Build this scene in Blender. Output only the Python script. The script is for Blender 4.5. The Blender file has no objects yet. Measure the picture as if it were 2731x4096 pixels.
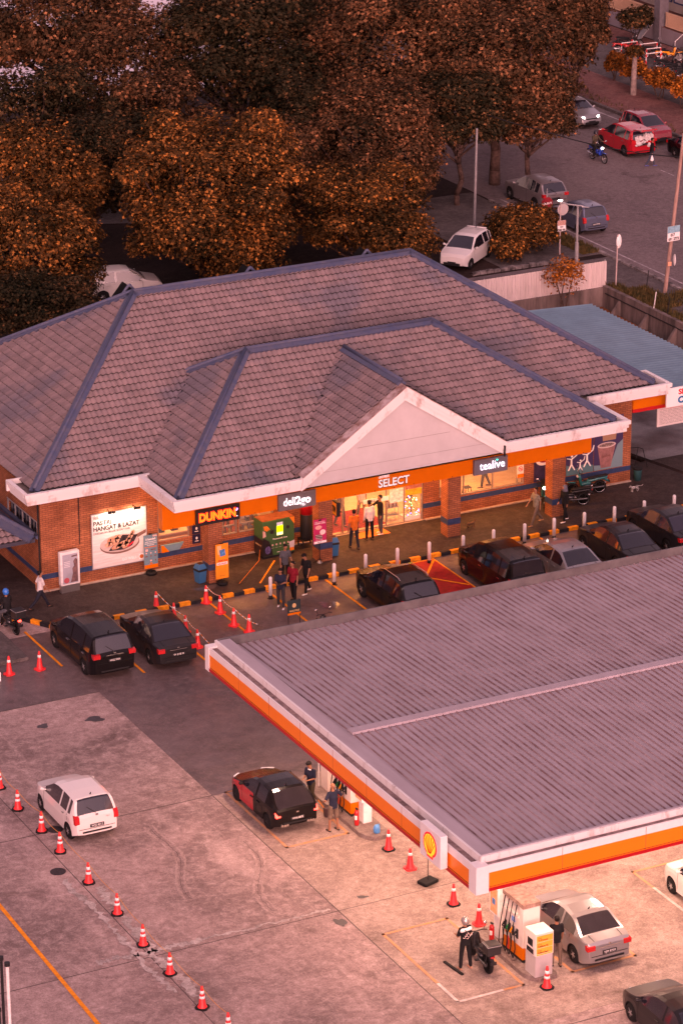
import bpy, bmesh, math, random
import numpy as np
from math import radians, sin, cos, pi, sqrt, atan2
from mathutils import Vector, Matrix
random.seed(7)
SC = bpy.context.scene
COL = SC.collection

# ------------------------------------------------------------------ camera, light, exposure
cam_d = bpy.data.cameras.new("camera")
cam = bpy.data.objects.new("camera", cam_d); COL.objects.link(cam); SC.camera = cam
pit, rol, yaw = 0.3617, -0.00473, 0.4726
fwd = Vector((sin(yaw)*cos(pit), cos(yaw)*cos(pit), -sin(pit)))
rgt = Vector((cos(yaw), -sin(yaw), 0)); up_ = rgt.cross(fwd)
r2 = rgt*cos(rol) + up_*sin(rol); u2 = -rgt*sin(rol) + up_*cos(rol)
m = Matrix((r2, u2, -fwd)).transposed().to_4x4(); m.translation = Vector((0, 0, 48))
cam.matrix_world = m
cam_d.sensor_fit = 'VERTICAL'; cam_d.sensor_height = 36; cam_d.lens = 112.0
cam_d.clip_start = 1; cam_d.clip_end = 3000

SUN_EL, SUN_ROT = 14.0, 200.0
w = bpy.data.worlds.new("World"); SC.world = w; w.use_nodes = True
nt = w.node_tree; nt.nodes.clear()
sky = nt.nodes.new('ShaderNodeTexSky'); sky.sky_type = 'NISHITA'; sky.sun_disc = False
sky.sun_elevation = radians(SUN_EL); sky.sun_rotation = radians(SUN_ROT); sky.air_density = 1.5; sky.dust_density = 3
hs = nt.nodes.new('ShaderNodeHueSaturation'); hs.inputs['Saturation'].default_value = 0.42
mx = nt.nodes.new('ShaderNodeMix'); mx.data_type = 'RGBA'; mx.blend_type = 'MULTIPLY'; mx.inputs[0].default_value = 1
mx.inputs[7].default_value = (1.0, 0.56, 0.63, 1)
bg = nt.nodes.new('ShaderNodeBackground'); bg.inputs['Strength'].default_value = 0.148
wo = nt.nodes.new('ShaderNodeOutputWorld')
nt.links.new(sky.outputs[0], hs.inputs['Color']); nt.links.new(hs.outputs[0], mx.inputs[6])
nt.links.new(mx.outputs[2], bg.inputs[0]); nt.links.new(bg.outputs[0], wo.inputs[0])
sd = bpy.data.lights.new("sun", 'SUN'); sd.energy = 0.35; sd.angle = radians(18); sd.color = (1.0, 0.58, 0.58)
sun = bpy.data.objects.new("sun", sd); COL.objects.link(sun)
az = radians(SUN_ROT); el = radians(55)
sun.rotation_euler = (Vector((sin(az)*cos(el), cos(az)*cos(el), sin(el)))).to_track_quat('Z', 'Y').to_euler()
SC.view_settings.view_transform = 'Standard'; SC.view_settings.look = 'None'
SC.view_settings.exposure = 0.97; SC.view_settings.gamma = 1.0
SC.render.engine = 'CYCLES'
SC.cycles.max_bounces = 5; SC.cycles.sample_clamp_indirect = 3.0
SC.cycles.light_sampling_threshold = 0.02

# ------------------------------------------------------------------ materials
MATS = {}
def mat(name, col, rough=0.65, metal=0.0, var=0.0, scale=4.0, bump=0.0, emit=0.0, ecol=None, col2=None, coat=0.0, alpha=1.0, detail=4.0, stretch=None, spec=0.5):
    if name in MATS: return MATS[name]
    m = bpy.data.materials.new(name); m.use_nodes = True; MATS[name] = m
    t = m.node_tree; b = t.nodes['Principled BSDF']
    b.inputs['Base Color'].default_value = (*col, 1); b.inputs['Roughness'].default_value = rough
    b.inputs['Metallic'].default_value = metal; b.inputs['Coat Weight'].default_value = coat
    b.inputs['Coat Roughness'].default_value = 0.06; b.inputs['Specular IOR Level'].default_value = spec if rough < .45 or spec != .5 else .18
    if emit:
        b.inputs['Emission Color'].default_value = (*(ecol or col), 1); b.inputs['Emission Strength'].default_value = emit
    if alpha < 1: b.inputs['Alpha'].default_value = alpha
    if var or bump or col2:
        tc = t.nodes.new('ShaderNodeTexCoord'); n = t.nodes.new('ShaderNodeTexNoise')
        n.inputs['Scale'].default_value = scale; n.inputs['Detail'].default_value = detail; n.inputs['Roughness'].default_value = 0.65
        src = tc.outputs['Object']
        if stretch:
            mp = t.nodes.new('ShaderNodeMapping'); mp.inputs['Scale'].default_value = stretch
            t.links.new(src, mp.inputs[0]); src = mp.outputs[0]
        t.links.new(src, n.inputs['Vector'])
        if var or col2:
            r = t.nodes.new('ShaderNodeValToRGB')
            c2 = col2 or tuple(max(0, c*(1-var)) for c in col)
            c1 = col if col2 else tuple(min(1, c*(1+var*0.6)) for c in col)
            r.color_ramp.elements[0].position = 0.36; r.color_ramp.elements[0].color = (*c2, 1)
            r.color_ramp.elements[1].position = 0.66; r.color_ramp.elements[1].color = (*c1, 1)
            t.links.new(n.outputs[0], r.inputs[0]); t.links.new(r.outputs[0], b.inputs['Base Color'])
        if bump:
            bp = t.nodes.new('ShaderNodeBump'); bp.inputs['Strength'].default_value = bump; bp.inputs['Distance'].default_value = 0.05
            t.links.new(n.outputs[0], bp.inputs['Height']); t.links.new(bp.outputs[0], b.inputs['Normal'])
    return m

def mat_brick(name, c1, c2, mortar, bw=0.25, rh=0.085):
    m = bpy.data.materials.new(name); m.use_nodes = True; MATS[name] = m
    t = m.node_tree; b = t.nodes['Principled BSDF']; b.inputs['Roughness'].default_value = 0.75; b.inputs['Specular IOR Level'].default_value = .15
    tc = t.nodes.new('ShaderNodeTexCoord'); sp = t.nodes.new('ShaderNodeSeparateXYZ'); ad = t.nodes.new('ShaderNodeMath')
    cb = t.nodes.new('ShaderNodeCombineXYZ'); br = t.nodes.new('ShaderNodeTexBrick')
    t.links.new(tc.outputs['Object'], sp.inputs[0]); t.links.new(sp.outputs[0], ad.inputs[0]); t.links.new(sp.outputs[1], ad.inputs[1])
    t.links.new(ad.outputs[0], cb.inputs[0]); t.links.new(sp.outputs[2], cb.inputs[1]); t.links.new(cb.outputs[0], br.inputs[0])
    br.inputs['Scale'].default_value = 1.0; br.inputs['Brick Width'].default_value = bw; br.inputs['Row Height'].default_value = rh
    br.inputs['Mortar Size'].default_value = 0.009; br.inputs['Mortar Smooth'].default_value = 0.2; br.inputs['Bias'].default_value = 0
    br.inputs['Color1'].default_value = (*c1, 1); br.inputs['Color2'].default_value = (*c2, 1); br.inputs['Mortar'].default_value = (*mortar, 1)
    n = t.nodes.new('ShaderNodeTexNoise'); n.inputs['Scale'].default_value = 1.2; n.inputs['Detail'].default_value = 5
    t.links.new(tc.outputs['Object'], n.inputs['Vector'])
    mx = t.nodes.new('ShaderNodeMix'); mx.data_type = 'RGBA'; mx.blend_type = 'MULTIPLY'; mx.inputs[0].default_value = 1
    r = t.nodes.new('ShaderNodeValToRGB'); r.color_ramp.elements[0].position = 0.35; r.color_ramp.elements[0].color = (.7, .68, .66, 1)
    r.color_ramp.elements[1].position = 0.65; r.color_ramp.elements[1].color = (1.05, 1.05, 1.05, 1)
    t.links.new(n.outputs[0], r.inputs[0]); t.links.new(br.outputs['Color'], mx.inputs[6]); t.links.new(r.outputs[0], mx.inputs[7])
    t.links.new(mx.outputs[2], b.inputs['Base Color'])
    bp = t.nodes.new('ShaderNodeBump'); bp.inputs['Strength'].default_value = 0.5; bp.inputs['Distance'].default_value = 0.01; bp.invert = True
    t.links.new(br.outputs['Fac'], bp.inputs['Height']); t.links.new(bp.outputs[0], b.inputs['Normal'])
    return m

def mat_ground(name, base, dark, light, s1=0.25, s2=2.2, streak=0.5, rough=0.8, crack=0.0, seed=0.0, wet=False):
    """mottled concrete or asphalt: broad patches x blotches x fine grit, stains and pale scuffs"""
    m = bpy.data.materials.new(name); m.use_nodes = True; MATS[name] = m
    t = m.node_tree; L = t.links; b = t.nodes['Principled BSDF']; b.inputs['Roughness'].default_value = rough; b.inputs['Specular IOR Level'].default_value = .5 if wet else .15
    tc = t.nodes.new('ShaderNodeTexCoord'); mp = t.nodes.new('ShaderNodeMapping'); mp.inputs['Location'].default_value = (seed, seed*1.7, 0)
    L.new(tc.outputs['Object'], mp.inputs[0])
    def noise(sc, det=5, rg=0.65, sx=1, sy=1, dist=0.0):
        q = t.nodes.new('ShaderNodeMapping'); q.inputs['Scale'].default_value = (sx, sy, 1); L.new(mp.outputs[0], q.inputs[0])
        n = t.nodes.new('ShaderNodeTexNoise'); n.inputs['Scale'].default_value = sc; n.inputs['Detail'].default_value = det
        n.inputs['Roughness'].default_value = rg; n.inputs['Distortion'].default_value = dist
        L.new(q.outputs[0], n.inputs['Vector']); return n.outputs[0]
    def ramp(src, p0, p1, c0, c1):
        r = t.nodes.new('ShaderNodeValToRGB'); r.color_ramp.elements[0].position = p0; r.color_ramp.elements[1].position = p1
        r.color_ramp.elements[0].color = (*c0, 1); r.color_ramp.elements[1].color = (*c1, 1); L.new(src, r.inputs[0]); return r.outputs[0]
    def mix(a, b_, f=None, mode='MIX', fv=1.0):
        x = t.nodes.new('ShaderNodeMix'); x.data_type = 'RGBA'; x.blend_type = mode; x.inputs[0].default_value = fv
        if f is not None: L.new(f, x.inputs[0])
        for i, v in ((6, a), (7, b_)):
            if isinstance(v, tuple): x.inputs[i].default_value = (*v, 1)
            else: L.new(v, x.inputs[i])
        return x.outputs[2]
    c = ramp(noise(s1, 6, 0.6, dist=0.6), 0.38, 0.62, dark, base)
    l = ramp(noise(s2, 10, 0.82, dist=0.5), 0.46, 0.80, (0, 0, 0), (1, 1, 1))
    c = mix(c, light, l)
    sk = ramp(noise(0.9, 6, 0.7, 1, 0.22, 0.8), 0.56, 0.74, (0, 0, 0), (streak, streak, streak))
    c = mix(c, light, sk)
    st = ramp(noise(0.55, 5, 0.6, dist=1.2), 0.60, 0.76, (1, 1, 1), (.55, .53, .52))
    c = mix(c, st, mode='MULTIPLY')
    sp2 = ramp(noise(4.0, 8, 0.85), 0.40, 0.62, (.74, .72, .71), (1.12, 1.12, 1.12)); c = mix(c, sp2, mode='MULTIPLY')
    sp = ramp(noise(6.0, 2, 0.5), 0.70, 0.78, (1, 1, 1), (.62, .6, .58))
    c = mix(c, sp, mode='MULTIPLY')
    gr = ramp(noise(17, 5, 0.9), 0.35, 0.65, (.66, .66, .66), (1.30, 1.30, 1.30))
    c = mix(c, gr, mode='MULTIPLY')
    if crack:
        v = t.nodes.new('ShaderNodeTexVoronoi'); v.feature = 'DISTANCE_TO_EDGE'; v.inputs['Scale'].default_value = crack
        q = t.nodes.new('ShaderNodeMapping'); L.new(mp.outputs[0], q.inputs[0])
        nn = t.nodes.new('ShaderNodeTexNoise'); nn.inputs['Scale'].default_value = 1.1; nn.inputs['Detail'].default_value = 4; L.new(mp.outputs[0], nn.inputs['Vector'])
        vm = t.nodes.new('ShaderNodeVectorMath'); vm.operation = 'MULTIPLY_ADD'; vm.inputs[1].default_value = (1.6, 1.6, 0)
        L.new(nn.outputs['Color'], vm.inputs[0]); L.new(q.outputs[0], vm.inputs[2]); L.new(vm.outputs[0], v.inputs['Vector'])
        ck = ramp(v.outputs['Distance'], 0.0, 0.012, (.55, .52, .5), (1, 1, 1))
        c = mix(c, ck, mode='MULTIPLY')
    L.new(c, b.inputs['Base Color'])
    if wet:
        L.new(ramp(noise(0.5, 4, 0.6), 0.42, 0.62, (.35, .35, .35), (rough, rough, rough)), b.inputs['Roughness'])
    bp = t.nodes.new('ShaderNodeBump'); bp.inputs['Strength'].default_value = 0.3; bp.inputs['Distance'].default_value = 0.02
    L.new(noise(20, 4, 0.7), bp.inputs['Height']); L.new(bp.outputs[0], b.inputs['Normal'])
    return m

# ------------------------------------------------------------------ mesh builder
class MB:
    def __init__(s): s.v = []; s.f = []; s.mi = []; s.cur = 0; s.smooth = []; s.sm = False
    def add(s, vs, fs, M=None):
        o = len(s.v)
        for p in vs:
            s.v.append(tuple(M @ Vector(p)) if M is not None else tuple(p))
        for f in fs:
            s.f.append(tuple(i+o for i in f)); s.mi.append(s.cur); s.smooth.append(s.sm)
        return s
    def box(s, a, b, M=None):
        x0, y0, z0 = a; x1, y1, z1 = b
        if x0 > x1: x0, x1 = x1, x0
        if y0 > y1: y0, y1 = y1, y0
        if z0 > z1: z0, z1 = z1, z0
        return s.add([(x0,y0,z0),(x1,y0,z0),(x1,y1,z0),(x0,y1,z0),(x0,y0,z1),(x1,y0,z1),(x1,y1,z1),(x0,y1,z1)],
              [(0,3,2,1),(4,5,6,7),(0,1,5,4),(1,2,6,5),(2,3,7,6),(3,0,4,7)], M)
    def bbox(s, c, sz, M=None): # centre + size
        return s.box([c[i]-sz[i]/2 for i in range(3)], [c[i]+sz[i]/2 for i in range(3)], M)
    def prism(s, poly, h0, h1, axis='z', M=None):
        n = len(poly)
        A = sum(poly[i][0]*poly[(i+1)%n][1]-poly[(i+1)%n][0]*poly[i][1] for i in range(n))
        if A < 0: poly = poly[::-1]
        def pt(p, h):
            return {'z': (p[0], p[1], h), 'y': (p[0], h, p[1]), 'x': (h, p[0], p[1])}[axis]
        vs = [pt(p, h0) for p in poly] + [pt(p, h1) for p in poly]
        fs = [tuple(range(n))[::-1], tuple(range(n, 2*n))] + [(i, (i+1)%n, n+(i+1)%n, n+i) for i in range(n)]
        if axis == 'y': fs = [f[::-1] for f in fs]
        return s.add(vs, fs, M)
    def tube(s, p0, p1, r0, r1=None, n=10, cap=True, M=None):
        r1 = r0 if r1 is None else r1
        p0, p1 = Vector(p0), Vector(p1); d = (p1-p0)
        if d.length < 1e-6: return s
        q = d.to_track_quat('Z', 'Y').to_matrix()
        vs = [tuple(p0 + q @ Vector((r0*cos(2*pi*i/n), r0*sin(2*pi*i/n), 0))) for i in range(n)]
        vs += [tuple(p1 + q @ Vector((r1*cos(2*pi*i/n), r1*sin(2*pi*i/n), 0))) for i in range(n)]
        fs = [(i, (i+1)%n, n+(i+1)%n, n+i) for i in range(n)]
        if cap: fs += [tuple(range(n))[::-1], tuple(range(n, 2*n))]
        return s.add(vs, fs, M)
    def path(s, pts, r, n=8, M=None):
        for i in range(len(pts)-1): s.tube(pts[i], pts[i+1], r, r, n, True, M)
        return s
    def lathe(s, prof, n=24, M=None):
        vs = []; fs = []
        for r, z in prof: vs += [(r*cos(2*pi*i/n), r*sin(2*pi*i/n), z) for i in range(n)]
        for k in range(len(prof)-1):
            fs += [(k*n+i, k*n+(i+1)%n, (k+1)*n+(i+1)%n, (k+1)*n+i) for i in range(n)]
        fs += [tuple(range(n))[::-1], tuple(range((len(prof)-1)*n, len(prof)*n))]
        return s.add(vs, fs, M)
    def hull(s, p0, r0, p1, r1, M=None, sub=2):
        bm = bmesh.new()
        for p, r in ((p0, r0), (p1, r1)):
            r = r if isinstance(r, (tuple, list)) else (r, r, r)
            bmesh.ops.create_icosphere(bm, subdivisions=sub, radius=1, matrix=Matrix.Translation(p) @ Matrix.Diagonal((*r, 1)))
        res = bmesh.ops.convex_hull(bm, input=bm.verts)
        dead = list({g for g in res['geom_interior'] + res['geom_unused'] if isinstance(g, bmesh.types.BMVert)})
        if dead: bmesh.ops.delete(bm, geom=dead, context='VERTS')
        bm.verts.index_update()
        s.add([tuple(v.co) for v in bm.verts], [tuple(v.index for v in f.verts) for f in bm.faces], M); bm.free(); return s
    def ball(s, c, r, M=None, sub=2):
        bm = bmesh.new(); r = r if isinstance(r, (tuple, list)) else (r, r, r)
        bmesh.ops.create_icosphere(bm, subdivisions=sub, radius=1, matrix=Matrix.Translation(c) @ Matrix.Diagonal((*r, 1)))
        bm.verts.index_update()
        s.add([tuple(v.co) for v in bm.verts], [tuple(v.index for v in f.verts) for f in bm.faces], M); bm.free(); return s
    def build(s, name, mats, parent=None, loc=(0,0,0), rz=0, smooth=None, bevel=0):
        me = bpy.data.meshes.new(name); me.from_pydata(s.v, [], s.f)
        for m_ in (mats if isinstance(mats, (list, tuple)) else [mats]): me.materials.append(m_)
        me.polygons.foreach_set('material_index', s.mi)
        if smooth is not None: me.polygons.foreach_set('use_smooth', [True]*len(s.f))
        else: me.polygons.foreach_set('use_smooth', s.smooth)
        me.update()
        if smooth is not None and smooth < 179: me.set_sharp_from_angle(angle=radians(smooth))
        o = bpy.data.objects.new(name, me); COL.objects.link(o); o.location = loc; o.rotation_euler = (0, 0, rz)
        if parent: o.parent = parent
        if bevel:
            md = o.modifiers.new('bevel', 'BEVEL'); md.width = bevel; md.segments = 2; md.limit_method = 'ANGLE'
        return o

def tag(o, label=None, cat=None, group=None, kind=None):
    if label: o['label'] = label
    if cat: o['category'] = cat
    if group: o['group'] = group
    if kind: o['kind'] = kind
    return o
def thing(name, label, cat, loc=(0,0,0), rz=0, group=None):
    o = bpy.data.objects.new(name, None); COL.objects.link(o); o.location = loc; o.rotation_euler = (0, 0, rz)
    o.empty_display_size = 0.2
    return tag(o, label, cat, group)
def kids(o): return [c for c in COL.objects if c.parent == o]
def copy_tree(o, loc=None, rz=None, label=None, group=None):
    def rec(s, par):
        c = s.copy(); COL.objects.link(c); c.parent = par
        for k in s.children: rec(k, c)
        return c
    c = rec(o, None)
    if loc is not None: c.location = loc
    if rz is not None: c.rotation_euler = (0, 0, rz)
    if label: c['label'] = label
    if group: c['group'] = group
    return c
def struct(name, mb, m_, **k):
    o = mb.build(name, m_, **k); o['kind'] = 'structure'; return o

def text(name, body, m_, parent, loc, size=0.3, width=None, height=None, rot=(pi/2, 0, 0), ext=0.004, bold=0.0, align='LEFT', shear=0.0, spacing=1.0):
    """lettering as a mesh; plane faces -Y by default; loc in the parent's space is the left end of the baseline"""
    cu = bpy.data.curves.new(name, 'FONT'); cu.body = body; cu.size = size; cu.extrude = ext; cu.offset = bold
    cu.align_x = align; cu.shear = shear; cu.space_character = spacing; cu.resolution_u = 3
    tmp = bpy.data.objects.new('tmp', cu); COL.objects.link(tmp)
    dg = bpy.context.evaluated_depsgraph_get(); me = bpy.data.meshes.new_from_object(tmp.evaluated_get(dg))
    bpy.data.objects.remove(tmp); bpy.data.curves.remove(cu); me.name = name
    co = np.empty(len(me.vertices)*3); me.vertices.foreach_get('co', co); co = co.reshape(-1, 3)
    if len(co):
        mn, mxx = co.min(0), co.max(0)
        if width: co[:, 0] = (co[:, 0]-mn[0])*width/(mxx[0]-mn[0]) + (0 if align == 'LEFT' else -width/2)
        if height: co[:, 1] *= height/(mxx[1]-max(mn[1], 0) if mxx[1] > 0 else 1)
        me.vertices.foreach_set('co', co.ravel())
    me.materials.clear(); me.materials.append(m_)
    o = bpy.data.objects.new(name, me); COL.objects.link(o); o.location = loc; o.rotation_euler = rot
    if parent: o.parent = parent
    return o

def area_light(name, loc, sx, sy, power, col, parent=None, rot=(0,0,0), spread=None):
    d = bpy.data.lights.new(name, 'AREA'); d.shape = 'RECTANGLE'; d.size = sx; d.size_y = sy; d.energy = power; d.color = col
    if spread: d.spread = spread
    o = bpy.data.objects.new(name, d); COL.objects.link(o); o.location = loc; o.rotation_euler = rot
    if parent: o.parent = parent
    return o

# shared materials (real colours)
def reramp(m, a, b):
    for n in m.node_tree.nodes:
        if n.type == 'VALTORGB': n.color_ramp.elements[0].position = a; n.color_ramp.elements[1].position = b
    return m
M_white = mat('white_paint', (.78,.77,.76), .45, var=.12, scale=1.5, stretch=(1,1,4))
M_fascia = reramp(mat('weathered_white_fascia', (.76,.745,.74), .5, col2=(.40,.33,.31), scale=2.2, stretch=(1,1,.35), detail=9), .28, .47)
M_grey = mat('grey_metal', (.33,.33,.34), .45, .3, var=.15)
M_dark = mat('dark_plastic', (.02,.02,.022), .5)
M_black = mat('black_rubber', (.012,.012,.013), .7, var=.2)
M_chrome = mat('chrome', (.75,.75,.76), .15, 1.0)
M_alu = mat('aluminium_rim', (.55,.55,.56), .3, .9)
M_red = mat('red_plastic', (.72,.025,.03), .42)
M_wband = mat('reflective_white', (.85,.82,.82), .4)
M_orange = mat('orange_board', (.70,.17,.0), .45, var=.06, scale=1)
M_redstripe = mat('red_stripe', (.5,.01,.012), .4)
M_blueband = mat('blue_glazed_brick', (.035,.06,.14), .35, var=.25, scale=6)
M_glass = mat('dark_tinted_glass', (.010,.010,.018), .05, spec=1.0, coat=1.0)
M_skin = mat('skin_brown', (.30,.15,.09), .55)
M_hair = mat('black_hair', (.010,.008,.008), .6)
M_yellow = mat('yellow_road_paint', (.85,.30,.01), .6, var=.25, scale=5, detail=8)
M_wline = mat('white_road_paint', (.60,.52,.49), .6, var=.3, scale=5, detail=8)
M_txtblk = mat('black_lettering', (.02,.02,.025), .5)
M_txtwht = mat('white_lettering', (.85,.84,.83), .5)
M_txtred = mat('red_lettering', (.55,.02,.03), .5)
M_brick = mat_brick('orange_brick', (.42,.16,.075), (.31,.115,.055), (.13,.06,.038))
M_wood = mat('bark', (.09,.06,.05), .9, var=.4, scale=6, bump=.5)
# ================================================================== GROUND AND ROADS
M_conc = mat_ground('forecourt_concrete', (.39,.295,.28), (.215,.162,.155), (.66,.53,.50), .30, 2.3, .55, .75, seed=3)
M_conc2 = mat_ground('pump_bay_concrete', (.38,.30,.265), (.25,.19,.17), (.50,.41,.36), .4, 2.4, .35, .72, seed=9)
M_asph = mat_ground('dark_asphalt', (.145,.11,.11), (.08,.062,.064), (.23,.175,.175), .25, 2.6, .22, .7, seed=5, wet=True)
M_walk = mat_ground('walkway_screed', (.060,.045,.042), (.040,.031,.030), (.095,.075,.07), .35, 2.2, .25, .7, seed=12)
M_road = mat_ground('road_asphalt', (.20,.165,.168), (.155,.13,.133), (.25,.21,.21), .12, 1.2, .35, .85, seed=20)
M_dirt = mat_ground('leaf_littered_earth', (.032,.020,.018), (.016,.011,.010), (.06,.038,.032), .3, 3, .2, .95, seed=31)
M_pave = mat_ground('old_concrete_path', (.13,.115,.115), (.08,.07,.07), (.2,.175,.17), .4, 2.2, .3, .9, seed=41)
M_pavered = mat_ground('red_paving', (.22,.10,.09), (.14,.07,.065), (.30,.18,.16), .5, 2.5, .2, .85, seed=47)
M_grass = mat('dry_grass', (.13,.085,.03), .9, col2=(.05,.05,.02), scale=3, bump=.6)

def sheet(x0, y0, x1, y1, z, t=.25):
    return MB().box((x0, y0, z-t), (x1, y1, z))
struct('ground', MB().box((-500,-300,-1.2),(900,1500,-.6)), M_dirt)
struct('forecourt', sheet(-30, 20, 82.8, 132.6, 0, .5), M_conc)
struct('asphalt_lane', MB().box((41.2,90.45,-.2),(82.6,106.6,.006)).box((20,100.4,-.2),(41.2,106.6,.006)), M_asph)
struct('pump_bay_floor', MB().box((41.2,71.8,-.2),(80,90.35,.006)), M_conc2)
# rear yard behind and right of the shop
struct('side_yard', MB().box((70.6,106.8,-.2),(82.6,131,.004)), M_asph)
# joints between slabs
jm = mat('joint_sealant', (.10,.085,.08), .9, var=.3, scale=4)
jb = MB()
for (a, b) in (((20,90.45),(41.2,90.475)), ((20,80.91),(60,80.93)), ((20,71.31),(60,71.33)), ((34.63,60),(34.65,100.4)), ((41.19,60),(41.21,90.4)), ((20,100.39),(41.2,100.41))):
    jb.box((a[0],a[1],-.1),(b[0],b[1],.009))
struct('slab_joint', jb, jm)
# pale strips scuffed along the joints
pm = mat_ground('pale_slab_edge', (.55,.50,.48), (.36,.32,.31), (.68,.62,.6), .8, 3, .3, .85, seed=55)
pb = MB()
def wobble(x0, y0, x1, y1, wd, z, n=60, seed=1, amp=.5):
    rr = random.Random(seed); d = Vector((x1-x0, y1-y0)); L_ = d.length; d /= L_; nrm = Vector((-d.y, d.x)); a = []; b = []
    o = 0
    for i in range(n+1):
        o = o*.8 + rr.uniform(-.05,.05); c = Vector((x0, y0)) + d*(L_*i/n) + nrm*o
        wa = wd*(.5 + rr.uniform(-amp, amp)); wb = wd*(.5 + rr.uniform(-amp, amp))
        a.append(c+nrm*max(.01, wa)); b.append(c-nrm*max(.01, wb))
    vs = [(p.x, p.y, z) for p in a] + [(p.x, p.y, z) for p in b]
    return vs, [(i, n+1+i, n+2+i, i+1) for i in range(n)]
for k, (x0,y0,x1,y1,wd) in enumerate(((34.85,78.0,34.95,86.0,.25),(34.35,78.5,34.3,87.0,.18),(33.0,81.3,36.5,81.15,.2),(36.5,81.2,41.0,81.1,.1))):
    pb.add(*wobble(x0,y0,x1,y1,wd,.0125,seed=k+3))
struct('scuffed_slab_edge', pb, pm)
# meandering repaired cracks
cm = mat_ground('crack_repair', (.44,.345,.325), (.36,.28,.26), (.52,.41,.39), .9, 3, .3, .85, seed=58)
cb_ = MB(); dk = MB()
for sx, sy, ex, ey, sd_ in ((38.5,89.3,37.5,83.9,11),(40.75,86.8,39.3,81.9,12)):
    rr = random.Random(sd_); pts = []
    for i in range(33):
        t = i/32; pts.append(Vector((sx+(ex-sx)*t + .22*sin(t*7+sd_) + rr.uniform(-.03,.03), sy+(ey-sy)*t)))
    for off, wd, mbk, z in ((-.15,.05,cb_,.012),(.15,.05,cb_,.012),(0,.008,dk,.014)):
        vs = []
        for p in pts:
            ww = wd*rr.uniform(.5,1.3); vs += [(p.x+off-ww, p.y, z), (p.x+off+ww, p.y, z)]
        mbk.add(vs, [(2*i, 2*i+1, 2*i+3, 2*i+2) for i in range(32)])
struct('crack_repair', cb_, cm); struct('crack', dk, jm)
# manholes
for lx, ly, r in ((34.3,87.62,.26),(35.4,90.53,.26)):
    o = MB().lathe([(r,-.05),(r,.014),(r-.02,.018)], 28).build('manhole_cover', mat('iron_cover', (.05,.045,.05), .6, .3, var=.3, scale=20), loc=(lx,ly,0))
    tag(o, 'round iron manhole cover ' + ('touching the long cone row beside the white hatchback' if ly > 90 else 'lying alone left of the long cone row'), 'manhole cover', 'manhole covers in the forecourt')
# oil and water stains, puddle
sm_ = mat('oil_stain', (.045,.04,.042), .35, var=.4, scale=4)
sb_ = MB()
def blob2(mb, cx_, cy_, rx, ry, z, sd_, n=22):
    rr = random.Random(sd_); ph = [rr.uniform(0,6.3) for _ in range(4)]
    vs = [(cx_, cy_, z)]
    for i in range(n):
        a = 2*pi*i/n; k = 1 + .22*sin(2*a+ph[0]) + .16*sin(3*a+ph[1]) + .1*sin(5*a+ph[2]) + rr.uniform(-.06,.06)
        vs.append((cx_+rx*k*cos(a), cy_+ry*k*sin(a), z))
    mb.add(vs, [(0, i+1, (i+1)%n+1) for i in range(n)])
for k, (x, y, rx, ry) in enumerate(((40.1,98.2,.35,.22),(38.2,98.5,.25,.15),(40.9,80.2,.16,.3),(46.9,80.5,.25,.08),(40.4,94.9,.03,.03),(42.3,81.4,.18,.1))):
    blob2(sb_, x, y, rx, ry, .0135, k+5)
struct('oil_stain', sb_, sm_)
wb_ = MB(); blob2(wb_, 52.6, 103.9, .3, .5, .0135, 4); blob2(wb_, 45.2, 101.9, .5, .3, .0135, 6); blob2(wb_, 48.9,107.5,.5,.25,.1535,8)
struct('puddle', wb_, mat('wet_patch', (.10,.085,.085), .12, var=.3, scale=3))

# painted lines: 10 cm yellow on the ground
yl = MB()
def line(mb, x0, y0, x1, y1, wd=.1, z=.016):
    d = Vector((x1-x0, y1-y0)).normalized(); n_ = Vector((-d.y, d.x))*wd/2
    vs = [(x0-n_.x,y0-n_.y,z),(x1-n_.x,y1-n_.y,z),(x1+n_.x,y1+n_.y,z),(x0+n_.x,y0+n_.y,z)]
    mb.add(vs, [(0,1,2,3)])
for x, y0, y1 in ((40.9,103.2,107.0),(43.4,101.2,106.4),(45.93,101.2,106.4),(48.48,101.2,106.4),(51.05,101.2,106.4),(53.65,101.2,106.4),(58.56,101.2,106.34),(61.1,101.2,106.4),(63.65,101.2,106.4),(66.2,101.2,106.4),(68.75,101.2,106.4),(71.3,101.2,106.4)):
    line(yl, x, y0, x, y1)
line(yl, 31.44, 72, 31.75, 87.5, .14)
line(yl, 51.0,106.95,52.6,108.9,.07,.156)
wy = MB()
for y0_, y1_ in ((85.65,90.5),(73.97,78.9)):
    for x0_ in (41.72, 50.95):
        line(wy, x0_, y0_, x0_, y1_, .1); line(wy, x0_+2.28, y0_, x0_+2.28, y1_, .1)
        line(wy, x0_-.05, y0_+.05, x0_+2.33, y0_+.05, .1); line(wy, x0_-.05, y1_-.05, x0_+2.33, y1_-.05, .1)
    line(wy, 45.75, y0_, 45.75, y1_, .1); line(wy, 48.0, y0_, 48.0, y1_, .1); line(wy, 45.7, y0_+.05, 48.05, y0_+.05, .1)
struct('faded_bay_marking', wy, mat('faded_yellow_paint', (.62,.27,.09), .7, col2=(.40,.27,.19), scale=3.5, detail=8))
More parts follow.
